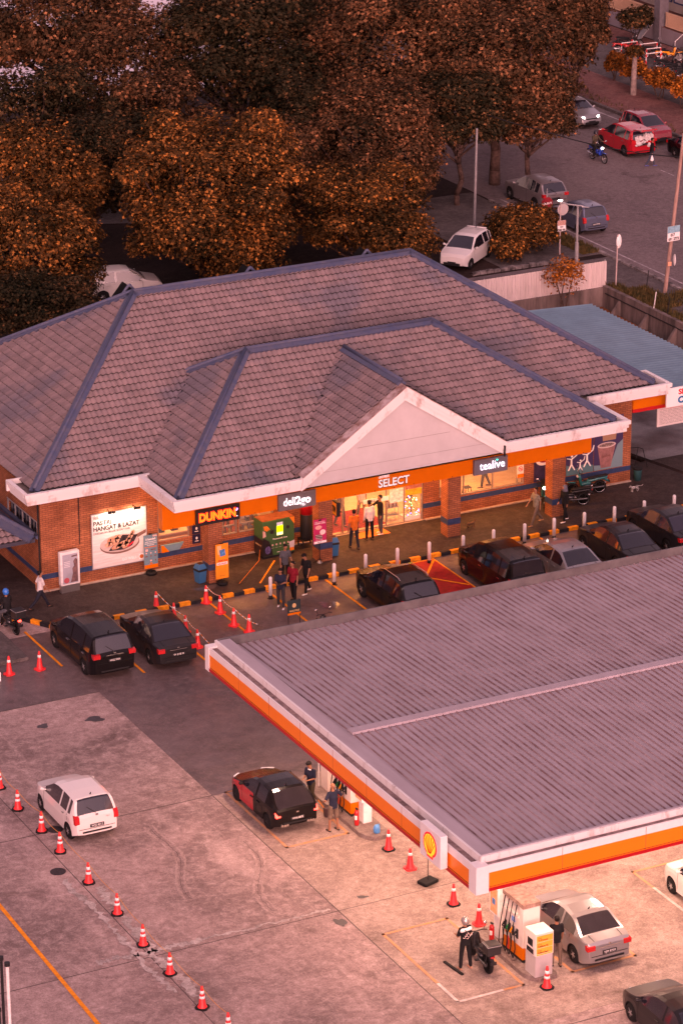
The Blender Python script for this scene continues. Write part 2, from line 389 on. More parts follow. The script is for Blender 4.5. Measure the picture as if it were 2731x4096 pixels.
# hatched no-parking box
for a in ((56.1,106.34,58.6,106.34),(56.1,101.5,56.1,106.34),(56.1,106.3,58.5,103.2),(58.5,106.2,56.15,103.2),(56.1,103.2,58.5,101.4)):
    line(yl, *a, wd=.1, z=.022)
struct('yellow_road_marking', yl, M_yellow)
struct('red_painted_bay', sheet(56.12,101.3,58.54,106.33,.017,.1), mat('red_road_paint', (.34,.015,.02), .6, var=.3, scale=2.5))
wl = MB(); line(wl, 41.72,74.0,41.72,75.3,.11,.020); line(wl, 41.66,74.02,43.3,74.02,.11,.020); line(wl, 50.95,73.9,50.95,77.6,.11,.020)
struct('white_repainted_line', wl, M_wline)

# walkway in front of the shop, with kerb in black and yellow blocks
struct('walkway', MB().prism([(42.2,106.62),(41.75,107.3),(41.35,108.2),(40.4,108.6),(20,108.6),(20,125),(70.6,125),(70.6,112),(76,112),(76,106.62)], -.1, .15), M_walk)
kb = MB(); path_ = [(25,108.45),(40.35,108.45),(41.2,108.1),(41.65,107.3),(42.1,106.47),(82,106.47)]
seg = .47; acc = 0; idx = 0
pts = [path_[0]]
tot = []
for i in range(len(path_)-1):
    a, b = Vector(path_[i]), Vector(path_[i+1]); L_ = (b-a).length; n_ = max(1, round(L_/seg))
    for k in range(n_): tot.append((a.lerp(b, k/n_), a.lerp(b, (k+1)/n_)))
for i, (a, b) in enumerate(tot):
    d = (b-a).normalized(); nn = Vector((-d.y, d.x)); kb.cur = i % 2
    q = [(a.x, a.y), (b.x, b.y), (b.x+nn.x*.16, b.y+nn.y*.16), (a.x+nn.x*.16, a.y+nn.y*.16)]
    kb.prism(q, -.05, .158)
struct('kerb', kb, [mat('kerb_yellow', (.80,.30,.015), .6, var=.3, scale=5), mat('kerb_black', (.02,.02,.025), .6, var=.4, scale=4)])
struct('traffic_island', MB().box((20,104.35,0),(40.0,107.2,.14)), M_pave)
struct('drain_channel', MB().prism([(72.1,113.2),(72.35,113.2),(73.9,106.9),(73.6,106.9)], .0, .155), M_dirt)

# ------------------------------------------------------------------ upper ground, 1.2 m above the yard: street, verges, park
Z1 = 1.2
struct('upper_ground', MB().prism([(-300,133),(83.3,133),(83.3,-200),(700,-200),(700,1200),(-300,1200)], -1, Z1), M_dirt)
struct('street', MB().box((86.2,20,Z1-.1),(103.2,800,Z1+.012)).box((30,133.6,Z1-.1),(86.2,137.3,Z1+.012)), M_road)
struct('pavement', MB().box((83.3,20,Z1-.1),(86.0,137.2,Z1+.03)).box((80,138.0,Z1-.1),(86.0,152,Z1+.03)), M_pave)
struct('verge', MB().box((103.3,20,Z1-.1),(107.6,400,Z1+.12)), M_pavered)
struct('motorcycle_park', MB().box((107.6,20,Z1-.1),(113.4,400,Z1+.06)), M_pave)
struct('footway', MB().box((113.4,20,Z1-.1),(116.2,400,Z1+.10)), M_pavered)
kk = MB()
for i in range(60):
    if i % 9 != 4: kk.box((103.05,120+i*1.0,Z1),(103.28,120+i*1.0+.92,Z1+.2))
struct('street_kerb', kk, M_pave)
kk = MB()
for i in range(14): kk.box((78.0+i*.42*1.0,137.55,Z1),(78.0+i*.42+.38,137.75,Z1+.16+.02*(i%3)))
kk.box((85.95,20,Z1),(86.15,150,Z1+.12))
struct('kerb_stone', kk, mat('worn_kerb', (.36,.32,.31), .85, col2=(.06,.05,.05), scale=2.5))
wl = MB()
line(wl, 86.75,60,86.75,150,.12,Z1+.02); line(wl, 102.4,60,102.4,400,.14,Z1+.02)
for i in range(2): line(wl, 98.1,149.8-i*9,98.1,151.2-i*9,.09,Z1+.02)
struct('white_road_marking', wl, mat('worn_white_paint', (.5,.46,.47), .7, col2=(.22,.19,.2), scale=3))
# grass tufts as ground cover along the wall tops and verge
def grass(name, regions, n, h, z, seed):
    rr = random.Random(seed); vs = []; fs = []
    for i in range(n):
        x0, y0, x1, y1 = rr.choice(regions); x = rr.uniform(x0, x1); y = rr.uniform(y0, y1); a = rr.uniform(0, pi); hh = h*rr.uniform(.5, 1.3); w_ = .05
        dx, dy = w_*cos(a), w_*sin(a); lx, ly = rr.uniform(-.08,.08), rr.uniform(-.08,.08); k = len(vs)
        vs += [(x-dx,y-dy,z),(x+dx,y+dy,z),(x+lx,y+ly,z+hh)]; fs.append((k,k+1,k+2))
    mb = MB(); mb.add(vs, fs); o = mb.build(name, M_grass); o['kind'] = 'stuff'; return o
grass('grass', [(83.0,118,83.7,132.8),(83.3,128,84.6,131.5),(84.8,118,86,130),(103.35,120,104.4,200),(85,138.2,86,142)], 9000, .28, Z1, 5)
grass('dry_leaf_bank', [(77.8,124,82.5,132.2),(79.5,118,82.0,126)], 9000, .3, .0, 6)
struct('leaf_bank', MB().prism([(77.5,124.6),(77.8,132.5),(82.7,132.5),(82.5,127),(80.5,121),(78.2,121)], 0, .25), mat('orange_leaf_litter', (.30,.10,.03), .95, col2=(.10,.04,.02), scale=3, bump=.8))
# park: paths, earth bank, pale water seen through the trees
struct('park_path', MB().prism([(60,158),(71.5,153),(73,156),(68.2,170),(62,172)], Z1-.05, Z1+.03), M_pave)
struct('rear_lane', MB().box((30,137.4,Z1-.1),(80,139.5,Z1+.01)), M_dirt)
wm = mat('pale_water', (.60,.50,.60), .06, spec=.6)
struct('water', MB().prism([(40,186),(92,181),(96,210),(99,290),(40,290)], Z1-.05, Z1+.05), wm)
# ================================================================== PETROL STATION SHOP
shop = thing('station_shop', 'brick petrol station shop with hipped pink tiled roofs and a white pediment over its entrance', 'shop building', (56.7, 110, 0.15))
def at(parent, mb_fn=None): pass
def B(name, mb, m_, parent, **k):
    """build a mesh given in world coordinates as a child of an unrotated parent"""
    o = mb.build(name, m_, **k); o.parent = parent; o.location = -parent.location if parent.type == 'EMPTY' and parent.parent is None else o.location
    return o
def BP(name, mb, m_, part, **k):  # sub-part of a part that was itself built in world coords
    o = mb.build(name, m_, **k); o.parent = part; return o

WX0, WX1, WY0, WY1 = 42.97, 70.41, 110.18, 124.6
wl_ = MB()
# openings in the front wall: (x0,x1,z0,z1)
ops = [(48.02,49.42,1.35,3.2),(50.35,51.55,1.1,3.2),(51.62,53.2,1.1,3.2),(54.95,60.18,.15,3.2),(60.95,61.65,1.0,3.2),(61.98,65.08,.93,3.2)]
x = WX0
for (a, b, z0, z1) in ops:
    wl_.box((x, WY0, .1), (a, WY0+.25, 4.2)); wl_.box((a, WY0, .1), (b, WY0+.25, z0)); wl_.box((a, WY0, z1), (b, WY0+.25, 4.2)); x = b
wl_.box((x, WY0, .1), (WX1, WY0+.25, 4.2))
# left side wall with a strip window, right wall, rear wall
wl_.box((WX0, WY0+.25, .1), (WX0+.25, WY1, 2.28)).box((WX0, WY0+.25, 3.0), (WX0+.25, WY1, 4.2)).box((WX0, WY0+.25, 2.28), (WX0+.25, 110.56, 3.0)).box((WX0, 113.7, 2.28), (WX0+.25, WY1, 3.0))
wl_.box((WX1-.25, WY0+.25, .1), (WX1, WY1, 4.2)).box((WX0+.25, WY1-.25, .1), (WX1-.25, WY1, 4.2))
B('wall', wl_, M_brick, shop)
bb = MB(); x = WX0-.003
for (a, b, z0, z1) in ops:
    bb.box((x, WY0-.004, .65), (a, WY0+.2, .872)); x = b if z0 < .6 else a
    if z0 > .8: x = a
bb2 = MB().box((WX0-.004, WY0-.004, .652), (54.95, WY0+.1, .872)).box((60.18, WY0-.004, .652), (WX1+.004, WY0+.1, .872)).box((WX0-.004, WY0+.1, .652), (WX0+.1, 121, .872)).box((WX0-.004, WY0-.004, 3.86), (WX1+.004, WY0+.1, 4.19))
B('blue_brick_band', bb2, M_blueband, shop)
B('wall_footing', MB().box((WX0-.01, WY0-.12, .1), (54.9, WY0, .19)).box((60.25, WY0-.12, .1), (WX1, WY0, .19)), mat('pale_footing', (.42,.33,.27), .8, var=.2), shop)
wn = MB().box((WX0+.1, 110.56, 2.28), (WX0+.13, 113.7, 3.0))
win = B('window', wn, M_glass, shop)
fr = MB()
for i in range(5): fr.box((WX0-.01, 110.56+i*.785-.02, 2.28), (WX0+.05, 110.56+i*.785+.03, 3.0))
fr.box((WX0-.02, 110.53, 2.24), (WX0+.05, 113.73, 2.3)); fr.box((WX0-.02, 110.53, 2.97), (WX0+.05, 113.73, 3.02))
BP('window_frame', fr, M_grey, win)
B('drainpipe', MB().tube((42.93,110.3,.2),(42.93,110.3,4.2),.035).tube((44.6,110.13,1.9),(44.6,110.13,3.9),.02), M_dark, shop)
# pillars
for px_ in (49.2, 54.12, 60.08, 65.1):
    p = B('pillar', MB().box((px_, 107.86, .1), (px_+.6, 108.46, 4.2)), M_brick, shop)
    BP('blue_band', MB().box((px_-.004, 107.856, .70), (px_+.604, 108.464, .96)), M_blueband, p)
# soffit + interior
B('soffit', MB().box((46.9, 105.98, 4.2), (67.4, 110.2, 4.26)).box((42.2, 109.35, 4.2), (71.6, 111.2, 4.262)), M_white, shop)
M_int = mat('cream_interior_wall', (.62,.45,.30), .7, var=.1)
B('interior_floor', MB().box((WX0+.26, WY0-.02, .12), (WX1-.26, 117, .165)), mat('cream_floor_tile', (.62,.48,.36), .25, var=.15, scale=2), shop)
B('interior_wall', MB().box((WX0+.26, 116.8, .16), (WX1-.26, 117, 4.2)).box((53.3, WY0+.25, .16), (53.4, 116.8, 4.2)).box((61.0, WY0+.8, .16), (61.1, 116.8, 4.2)).box((50.0, WY0+.25, .16), (50.1, 116.8, 4.2)), M_int, shop)
M_lamp = mat('lit_ceiling_panel', (1,.8,.55), emit=5.0, ecol=(1,.55,.22))
for i in range(6):
    for j in range(2): B('ceiling_lamp', MB().box((48.6+i*2.9, 111.5+j*2.6, 3.42), (49.8+i*2.9, 111.8+j*2.6, 3.46)), M_lamp, shop)
B('ceiling', MB().box((WX0+.26, WY0+.25, 3.47), (WX1-.26, 116.8, 3.52)), M_white, shop)
for i, (lx, pw) in enumerate(((48.7,110),(51.7,80),(56.3,135),(58.9,135),(63.5,150))):
    area_light('shop_light', (lx, 112.4, 3.4), 1.6, 2.2, pw, (1,.36,.10))
# eaves downlights over the walkway (real small fittings)
for i, lx in enumerate((47.6, 50.9, 53.2, 56.2, 58.6, 62.2, 64.2)):
    pw = (20,42,42,95,95,66,60)[i]
    f = MB().lathe([(.09,4.12),(.10,4.2)], 14).build('downlight', mat('downlight_glow', (1,.8,.5), emit=8, ecol=(1,.5,.18)), loc=(lx, 109.0, 0)); f.parent = shop; f.location = Vector((lx,109.0,0))-shop.location
    area_light('downlight', (lx, 109.0, 4.08), .25, .25, pw, (1,.36,.10))
# window and door frames, glass
M_sglass = mat('shop_glass', (.5,.5,.5), .03, alpha=.10)
def glazed(x0, x1, z0, z1, mull, y=WY0+.06):
    g = B('window', MB().box((x0, y, z0), (x1, y+.012, z1)), M_sglass, shop)
    f = MB().box((x0, y-.03, z0), (x1, y+.03, z0+.045)).box((x0, y-.03, z1-.05), (x1, y+.03, z1))
    for mx_ in [x0+.02]+mull+[x1-.02]: f.box((mx_-.025, y-.031, z0), (mx_+.025, y+.031, z1))
    BP('window_frame', f, mat('brushed_frame', (.45,.38,.32), .35, .6), g)
glazed(48.02, 49.42, 1.35, 3.2, []); glazed(50.35, 51.55, 1.1, 3.2, [50.9]); glazed(51.62, 53.2, 1.1, 3.2, []); glazed(60.95, 61.65, 1.0, 3.2, [])
glazed(61.98, 65.08, .93, 3.2, [62.15, 63.55, 64.75])
glazed(54.95, 60.18, .17, 3.2, [56.4, 58.45, 59.3])
# pull sign on the doors, door posters
pd = B('door_band', MB().box((57.35, WY0+.0, 1.33), (58.55, WY0+.02, 1.52)), M_txtwht, shop)
text('lettering', 'PULL', M_txtblk, shop, Vector((57.55, WY0-.005, 1.37))-shop.location, .16, width=.36)
for (a, b, z0, z1, c) in ((57.6,58.35,1.95,2.25,(.85,.3,.05)),(58.6,59.25,1.15,1.75,(.8,.75,.7)),(58.6,59.25,1.8,2.3,(.6,.3,.28)),(59.35,60.12,1.35,1.62,(.9,.42,.03)),(59.35,60.12,1.64,2.4,(.38,.16,.12)),(55.35,55.75,.9,1.35,(.7,.4,.25)),(55.1,55.6,1.5,2.0,(.5,.12,.06))):
    B('door_poster', MB().box((a, WY0+.02, z0), (b, WY0+.04, z1)), mat('poster_%d%d%d' % tuple(int(q*99) for q in c), c, .5, var=.35, scale=7), shop)
# white stepped eaves
def run(mb, p, q, out, z0=4.2):
    (x0, y0), (x1, y1) = p, q; ox, oy = out
    for k, (a, b, o) in enumerate(((0,.18,0),(.18,.34,.06),(.34,.50,.12))):
        if oy: mb.box((x0-(o if x0 < x1 else 0)*0, y0+oy*o, z0+a), (x1, y0-oy*.10, z0+b+(.0 if k < 2 else 0)))
        else: mb.box((x0+ox*o, y0, z0+a), (x0-ox*.10, y1, z0+b))
def corner_eave(mb, xc, yc, sx, xe, ye, z0=4.2):
    """front run from corner xc to xe at y=yc, side run from yc back to ye; sx=-1 left corner, +1 right corner"""
    for a, b, o in ((0,.18,0),(.18,.34,.06),(.34,.50,.12)):
        mb.box((xc+sx*o, yc-o, z0+a), (xe, yc+.05, z0+b))
        mb.box((xc+sx*o, yc+.12, z0+a), (xc-sx*.05, ye, z0+b))
    mb.box((xc+sx*.12, ye, z0+.05), (xc-sx*.6, ye+.10, z0+.50))
fa = MB(); corner_eave(fa, 42.14, 109.34, -1, 47.35, 111.2); B('eaves_fascia', fa, M_fascia, shop)
fa = MB(); corner_eave(fa, 71.66, 109.30, 1, 67.6, 111.2); B('eaves_fascia', fa, M_fascia, shop)
fb = MB()
for a, b, o in ((0,.18,0),(.18,.34,.06),(.34,.50,.12)):
    fb.box((46.94-o, 105.97-o, 4.2+a), (52.45, 106.03, 4.2+b)); fb.box((46.94-o, 106.09, 4.2+a), (47.06, 109.2, 4.2+b))
fb2 = MB()
for a, b, o in ((0,.18,0),(.18,.34,.06),(.34,.50,.12)):
    fb2.box((61.6, 105.97-o, 4.2+a), (67.5+o, 106.03, 4.2+b)); fb2.box((67.38, 106.09, 4.2+a), (67.5+o, 108.75, 4.2+b))
B('eaves_fascia', fb, M_fascia, shop); B('eaves_fascia', fb2, M_fascia, shop)
B('gutter', MB().box((42.26,109.46,4.45),(47.3,109.9,4.5)).box((42.26,109.9,4.45),(42.7,111.2,4.5)).box((67.6,109.42,4.45),(71.54,109.9,4.5)).box((71.2,109.9,4.45),(71.54,111.2,4.5)).box((47.06,106.09,4.45),(52.5,106.5,4.5)).box((47.06,106.5,4.45),(47.4,109.2,4.5)).box((61.6,106.09,4.45),(67.38,106.5,4.5)).box((67.1,106.5,4.45),(67.38,108.7,4.5)), mat('gutter_concrete', (.25,.21,.20), .9, col2=(.10,.08,.07), scale=3), shop)
# pediment
GX, GZ, GH = 57.0, 7.72, 4.55; sl = .665
ped = MB().prism([(52.45,4.2),(61.6,4.2),(61.6,4.62),(GX,4.62+sl*(61.6-GX)),(52.45,4.62)], 105.98, 106.12, 'y')
B('pediment', ped, mat('pediment_render', (.50,.49,.50), .7, var=.06, scale=1.2), shop)
M_seam = mat('pediment_seam', (.30,.27,.27), .8)
B('pediment_seam', MB().box((54.9,105.972,5.55),(59.1,105.979,5.565)), M_seam, shop); B('pediment_seam', MB().box((53.2,105.972,4.78),(60.9,105.979,4.79)), M_seam, shop)
rk = MB()
for sx in (-1, 1):
    for (o0, o1, yo) in ((0,.18,.04),(.18,.34,.11),(.34,.50,.18)):
        xe = GX+sx*4.62; zb_ = 4.18
        def zz(x, o): return zb_ + sl*(4.62-abs(x-GX)) + o*1.2
        rk.prism([(GX, zz(GX,o0)), (xe, zz(xe,o0)), (xe, zz(xe,o1)), (GX, zz(GX,o1))], 105.93-yo, 106.0, 'y')
B('raking_fascia', rk, M_fascia, shop)
tp = MB()
for sx in (-1, 1):
    xe = GX+sx*4.62
    tp.prism([(GX, zz(GX,.50)+.004), (xe, zz(xe,.50)+.004), (xe, zz(xe,.50)+.03), (GX, zz(GX,.50)+.03)], 105.72, 106.25, 'y')
B('rake_capping', tp, mat('stained_capping', (.22,.13,.11), .9, col2=(.5,.42,.42), scale=2.5), shop)

# ---- tiled roofs
def mat_tile():
    m = mat('roof_tile', (.225,.178,.185), .8, col2=(.17,.14,.15), scale=1.6, detail=7)
    t = m.node_tree; L = t.links; b = t.nodes['Principled BSDF']; src = b.inputs['Base Color'].links[0].from_socket
    tc = t.nodes.new('ShaderNodeTexCoord'); n = t.nodes.new('ShaderNodeTexNoise'); n.inputs['Scale'].default_value = .35; n.inputs['Detail'].default_value = 5
    L.new(tc.outputs['Object'], n.inputs['Vector']); r = t.nodes.new('ShaderNodeValToRGB')
    r.color_ramp.elements[0].position = .54; r.color_ramp.elements[1].position = .66
    L.new(n.outputs[0], r.inputs[0])
    x = t.nodes.new('ShaderNodeMix'); x.data_type = 'RGBA'; x.inputs[7].default_value = (.135,.125,.15,1)
    L.new(r.outputs[0], x.inputs[0]); L.new(src, x.inputs[6]); 
    # per tile tone, which also carries the painted course shadow
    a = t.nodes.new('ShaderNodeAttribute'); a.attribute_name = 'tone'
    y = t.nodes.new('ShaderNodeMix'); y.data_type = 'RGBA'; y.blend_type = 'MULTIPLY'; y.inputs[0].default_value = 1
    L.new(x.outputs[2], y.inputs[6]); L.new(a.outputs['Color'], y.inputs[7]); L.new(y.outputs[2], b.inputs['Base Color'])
    return m
M_tile = mat_tile()
M_ridge = mat('blue_ridge_cap', (.060,.080,.150), .5, col2=(.09,.10,.15), scale=3)
def tiles(name, O, U, V, L, umin, umax, parent, step=.345, wave=.235, seed=1):
    O, U, V = Vector(O), Vector(U).normalized(), Vector(V).normalized(); N = U.cross(V)
    if N.z < 0: N = -N
    du = wave/6; vs = []; fs = []; tone = []; nC = int(math.ceil(L/step)); rr = random.Random(seed)
    for c in range(nC):
        v0, v1 = c*step, min((c+1)*step, L); vm = (v0+v1)/2; a, b = umin(vm), umax(vm)
        if b-a < .05: continue
        i0, i1 = int(math.floor(a/du)), int(math.ceil(b/du)); k = len(vs); sh = 0
        for i in range(i0, i1+1):
            u = i*du; ph = sin(2*pi*u/wave); h = .044*(ph if ph > 0 else ph*.7)
            base = O+U*u
            vs += [tuple(base+V*(v0-.03)+N*(h-.016)), tuple(base+V*(v0-.03)+N*(h+.060)), tuple(base+V*(v1-.0)+N*(h+.004))]
        m_ = i1-i0; tones = {}
        for i in range(m_):
            p = k+3*i; q = p+3; fs += [(p,q,q+1,p+1), (p+1,q+1,q+2,p+2)]
            ti = (i+i0)//6
            if ti not in tones: tones[ti] = rr.uniform(.86, 1.1)
            tone += [tones[ti]*.16, tones[ti]]  # riser faces darkened: course shadow painted into the tile colour
    me = bpy.data.meshes.new(name); me.from_pydata(vs, [], fs); me.materials.append(M_tile)
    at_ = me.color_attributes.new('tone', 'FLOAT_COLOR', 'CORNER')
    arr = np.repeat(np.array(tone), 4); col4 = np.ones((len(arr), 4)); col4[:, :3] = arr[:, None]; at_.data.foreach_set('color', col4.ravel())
    me.polygons.foreach_set('use_smooth', [i % 2 == 1 for i in range(len(fs))])
    o = bpy.data.objects.new(name, me); COL.objects.link(o); o.parent = parent
    if parent.type == 'EMPTY': o.location = -parent.location
    return o
PS = math.tan(radians(32.33))
def cap(mb, a, b, n1, n2, w_=.21, r=.075):
    a, b = Vector(a), Vector(b); d = (b-a).normalized()
    for n_ in (n1, n2):
        if n_ is None: continue
        n_ = Vector(n_).normalized(); ww = n_.cross(d).normalized()
        if ww.z > 0: ww = -ww
        up = n_*.10; q = [a+up, b+up, b+ww*w_+n_*.10, a+ww*w_+n_*.10]
        q2 = [p - n_*.10 for p in q]
        mb.add([tuple(p) for p in q+q2], [(0,1,2,3),(7,6,5,4),(3,2,6,7),(0,3,7,4),(2,1,5,6)])
    mb.sm = True; mb.tube(a+Vector((0,0,.12)), b+Vector((0,0,.12)), r, r, 10); mb.sm = False
def hip_roof(x0, x1, y0, y1, z, name, front=True, left=True, right=True, rear=True, seed=1):
    t = (y1-y0)/2; h = t*PS; s = sqrt(t*t+h*h); rt = None
    V = (0, t, h)
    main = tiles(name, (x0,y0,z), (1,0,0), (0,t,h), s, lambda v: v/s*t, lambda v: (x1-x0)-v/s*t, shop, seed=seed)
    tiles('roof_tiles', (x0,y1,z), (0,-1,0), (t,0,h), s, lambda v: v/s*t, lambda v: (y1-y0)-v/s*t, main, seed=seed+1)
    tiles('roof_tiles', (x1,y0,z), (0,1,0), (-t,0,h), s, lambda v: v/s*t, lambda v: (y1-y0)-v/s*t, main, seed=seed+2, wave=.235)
    rb = MB().add([(x1,y1,z),(x0,y1,z),(x0+t,y1-t,z+h),(x1-t,y1-t,z+h)], [(0,1,2,3)]); BP('rear_slope', rb, M_tile, main)
    nf, nl, nr, nb = (0,-h,t), (-h,0,t), (h,0,t), (0,h,t)
    cp = MB()
    cap(cp, (x0,y0,z), (x0+t,y0+t,z+h), nf, nl); cap(cp, (x1,y0,z), (x1-t,y0+t,z+h), nf, nr)
    cap(cp, (x0,y1,z), (x0+t,y0+t,z+h), nb, nl); cap(cp, (x1,y1,z), (x1-t,y0+t,z+h), nb, nr); cap(cp, (x0+t,y0+t,z+h), (x1-t,y0+t,z+h), nf, nb)
    BP('ridge_cap', cp, M_ridge, main)
    return main
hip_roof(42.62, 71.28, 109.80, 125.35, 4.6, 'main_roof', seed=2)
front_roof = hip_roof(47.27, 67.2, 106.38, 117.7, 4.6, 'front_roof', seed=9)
# gable roof behind the pediment
gy1 = 111.2; zr = 4.93+sl*4.62-.1
def gable(sx):
    s = sqrt(4.7**2+(4.7*sl)**2)
    O = (GX+sx*4.7, 106.2 if sx < 0 else 106.2, zr-4.7*sl)
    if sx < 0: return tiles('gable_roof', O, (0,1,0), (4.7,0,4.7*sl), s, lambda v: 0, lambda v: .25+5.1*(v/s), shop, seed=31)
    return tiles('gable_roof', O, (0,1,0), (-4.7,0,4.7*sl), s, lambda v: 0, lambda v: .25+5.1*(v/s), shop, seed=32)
gL = gable(-1); gR = gable(1)
vc = MB(); cap(vc, (GX,106.2,zr), (GX,111.2,zr), (-sl,0,1), (sl,0,1), .2, .08)
BP('ridge_cap', vc, M_ridge, gL)
# dark valley lines
vl = MB()
for a, b in (((47.35,109.75,4.62),(51.27,113.73,7.13)), ((52.35,106.5,4.72),(GX,111.15,zr+.0))):
    vl.tube(a, b, .045, n=6)
vl.tube((61.65,106.5,4.72),(GX,111.15,zr), .05, n=6)
B('valley_gutter', vl, mat('dark_valley', (.03,.035,.05), .8), shop)
# gablets of the rear wings that peep over the ridge
for gx_ in (50.4, 56.0, 61.6):
    q = MB().prism([(gx_-.55,9.1),(gx_+.55,9.1),(gx_,9.74)], 118.0, 118.7, 'y')
    o = B('rear_gablet', q, M_tile, shop); c_ = MB()
    for s_ in (-1,1): c_.tube((gx_+s_*.62,117.96,9.08),(gx_,117.96,9.80),.06,n=6)
    BP('ridge_cap', c_, M_ridge, o)
# orange fascia board under the eaves
ob = MB().box((47.15,107.73,2.83),(66.88,107.83,4.19)).box((47.15,107.83,2.83),(47.25,108.1,4.19))
B('downpipe', MB().tube((61.55,105.78,4.62),(61.55,105.80,4.15),.045), M_dark, shop)
B('orange_fascia_board', ob, M_orange, shop)
sp_ = MB()
for i in range(22): sp_.ball((47.6+i*.9,107.72,2.87), .022, sub=1)
B('fixing_bolt', sp_, M_dark, shop)
# side beam toward the car wash
B('orange_beam', MB().box((70.42,110.1,3.44),(72.2,110.3,3.86)), M_orange, shop); B('red_beam_stripe', MB().box((70.42,110.096,3.28),(72.2,110.3,3.44)), M_redstripe, shop)

# ---- tiled lean-to at the far left
anx = thing('tiled_porch', 'low tiled porch roof with blue hips against the left brick wall', 'porch', (38,114,0.15))
def tiles_a(*a, **k):
    return tiles(*a, **k)
ah = 2.35*PS
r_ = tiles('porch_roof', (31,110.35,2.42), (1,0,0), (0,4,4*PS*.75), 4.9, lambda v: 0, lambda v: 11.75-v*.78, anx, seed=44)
cp = MB(); cap(cp, (42.75,110.35,2.45), (38.9,114.35,4.75), (0,-.5,1), (.5,0,1), .42, .1); cp.box((42.8,110.3,2.38),(42.96,115,2.5)); BP('hip_cap', cp, M_ridge, r_)
BP('side_slope', MB().add([(42.75,110.35,2.4),(42.75,118,2.4),(38.9,114.35,4.7)], [(0,1,2)]), M_ridge, r_)
BP('porch_fascia', MB().box((31,110.25,2.27),(42.75,110.35,2.42)), mat('dark_fascia', (.05,.05,.07), .7), r_)
B('post', MB().box((40.2,110.5,.15),(40.36,110.66,2.3)), M_white, anx)
B('rear_wall', MB().box((33,119,.15),(42.9,119.2,2.4)), M_brick, anx)
# blue corrugated car-wash shed
shed = thing('corrugated_shed', 'open shed with blue corrugated metal roof between the shop and the retaining wall', 'shed', (74.5,118,0))
def corr(x0, x1, y0, y1, z0, z1, pitch, amp):
    n = int((y1-y0)/pitch*4); vs = []; fs = []
    for i in range(n+1):
        y = y0+(y1-y0)*i/n; h = amp*sin(2*pi*(y-y0)/pitch); vs += [(x0,y,z0+h),(x1,y,z1+h)]
    mb = MB(); mb.sm = True; mb.add(vs, [(2*i,2*i+1,2*i+3,2*i+2) for i in range(n)]); mb.mi = [1 if i % 4 in (1, 2) else 0 for i in range(n)]; return mb  # second slot on half of every wave
M_corr = mat('blue_corrugated_metal', (.16,.27,.35), .4, .1, var=.12, scale=1.2)
B('shed_roof', corr(70.45,76.9,110.4,124.1,3.75,3.45,.31,.065), [M_corr, mat('corrugation_painted_shade', (.03,.06,.09), .6)], shed)  # dark second colour paints the shaded stripes of the corrugation
pp = MB()
for y in (111,115,119,123.5): pp.tube((76.6,y,0),(76.6,y,3.4),.05)
B('post', pp, M_grey, shed)
# retaining walls
M_rw = mat('streaked_concrete', (.24,.19,.175), .9, col2=(.085,.07,.065), scale=1.6, stretch=(1,1,.18), bump=.4, detail=8)
rw = thing('retaining_wall', 'long stained concrete retaining wall with raking buttresses along the street pavement', 'retaining wall', (83,120,0))
B('wall_panel', MB().box((82.8,60,0),(83.05,132.65,1.32)), M_rw, rw)
B('coping_line', MB().box((82.77,60,.95),(82.8,132.4,1.0)), M_dark, rw)
bt = MB()
for y in (130.9,128.3,125.7,123.2,120.6): 
    B('buttress', MB().prism([(82.8,.0),(82.15,.0),(82.15,.12),(82.8,1.0)], y, y+.16, 'y'), M_rw, rw)
rw2 = thing('retaining_wall', 'stained concrete retaining wall under the white hoarding behind the blue shed roof', 'retaining wall', (76,133,0))
B('wall_panel', MB().box((56,132.66,0),(83.05,132.95,1.2)), M_rw, rw2)
hd = thing('hoarding', 'white corrugated metal hoarding on the rear retaining wall', 'hoarding', (76,133,1.2))
n = 300; vs = []
for i in range(n+1):
    x = 60+(83.08-60)*i/n; h = .02*(1 if i % 2 else -1); vs += [(x,132.8+h,1.2),(x,132.8+h,2.55)]
B('hoarding_panel', MB().add(vs, [(2*i,2*i+2,2*i+3,2*i+1) for i in range(n)]), mat('pale_hoarding', (.62,.55,.53), .6, var=.12, scale=2, stretch=(3,1,.3)), hd)
B('post', MB().tube((83.05,132.9,1.2),(83.05,132.9,2.6),.03).tube((76,132.9,1.2),(76,132.9,2.55),.03), M_grey, hd)

# ================================================================== CANOPY
can = thing('forecourt_canopy', 'flat pump canopy with ribbed metal roof and white, orange and red fascia', 'canopy', (56,81.5,0))
CX0, CX1, CY0, CY1 = 41.28, 72.0, 72.22, 90.9
M_cw = mat('canopy_white_panel', (.82,.80,.80), .4, var=.04); M_co = mat('canopy_orange_panel', (.90,.22,.004), .35, var=.03, scale=1); M_cr = mat('canopy_red_panel', (.42,.004,.012), .35)
def band(z0, z1, m_, nm, off=0):
    mb = MB(); t = .05
    mb.box((CX0-off, CY0+.4, z0), (CX0+t, CY1-.28, z1)); mb.box((CX0+.4, CY0-off, z0), (CX1, CY0+t, z1)); mb.box((CX0+.4, CY1-t, z0), (CX1, CY1+off, z1))
    B(nm, mb, m_, can)
band(5.20, 5.45, M_cw, 'white_fascia_band'); band(4.70, 5.20, M_co, 'orange_fascia_band', .004); band(4.60, 4.70, M_cr, 'red_fascia_band', .03)
B('drip_line', MB().box((CX0-.012,CY0+.4,4.735),(CX0,CY1-.3,4.75)).box((CX0+.4,CY0-.012,4.735),(CX1,CY0,4.75)), M_dark, can)
B('corner_post', MB().box((CX0-.03, CY0-.03, 4.57), (CX0+.4, CY0+.4, 5.46)), M_cw, can); B('corner_post', MB().box((CX0-.03, CY1-.28, 4.57), (CX0+.4, CY1+.03, 5.46)), M_cw, can)
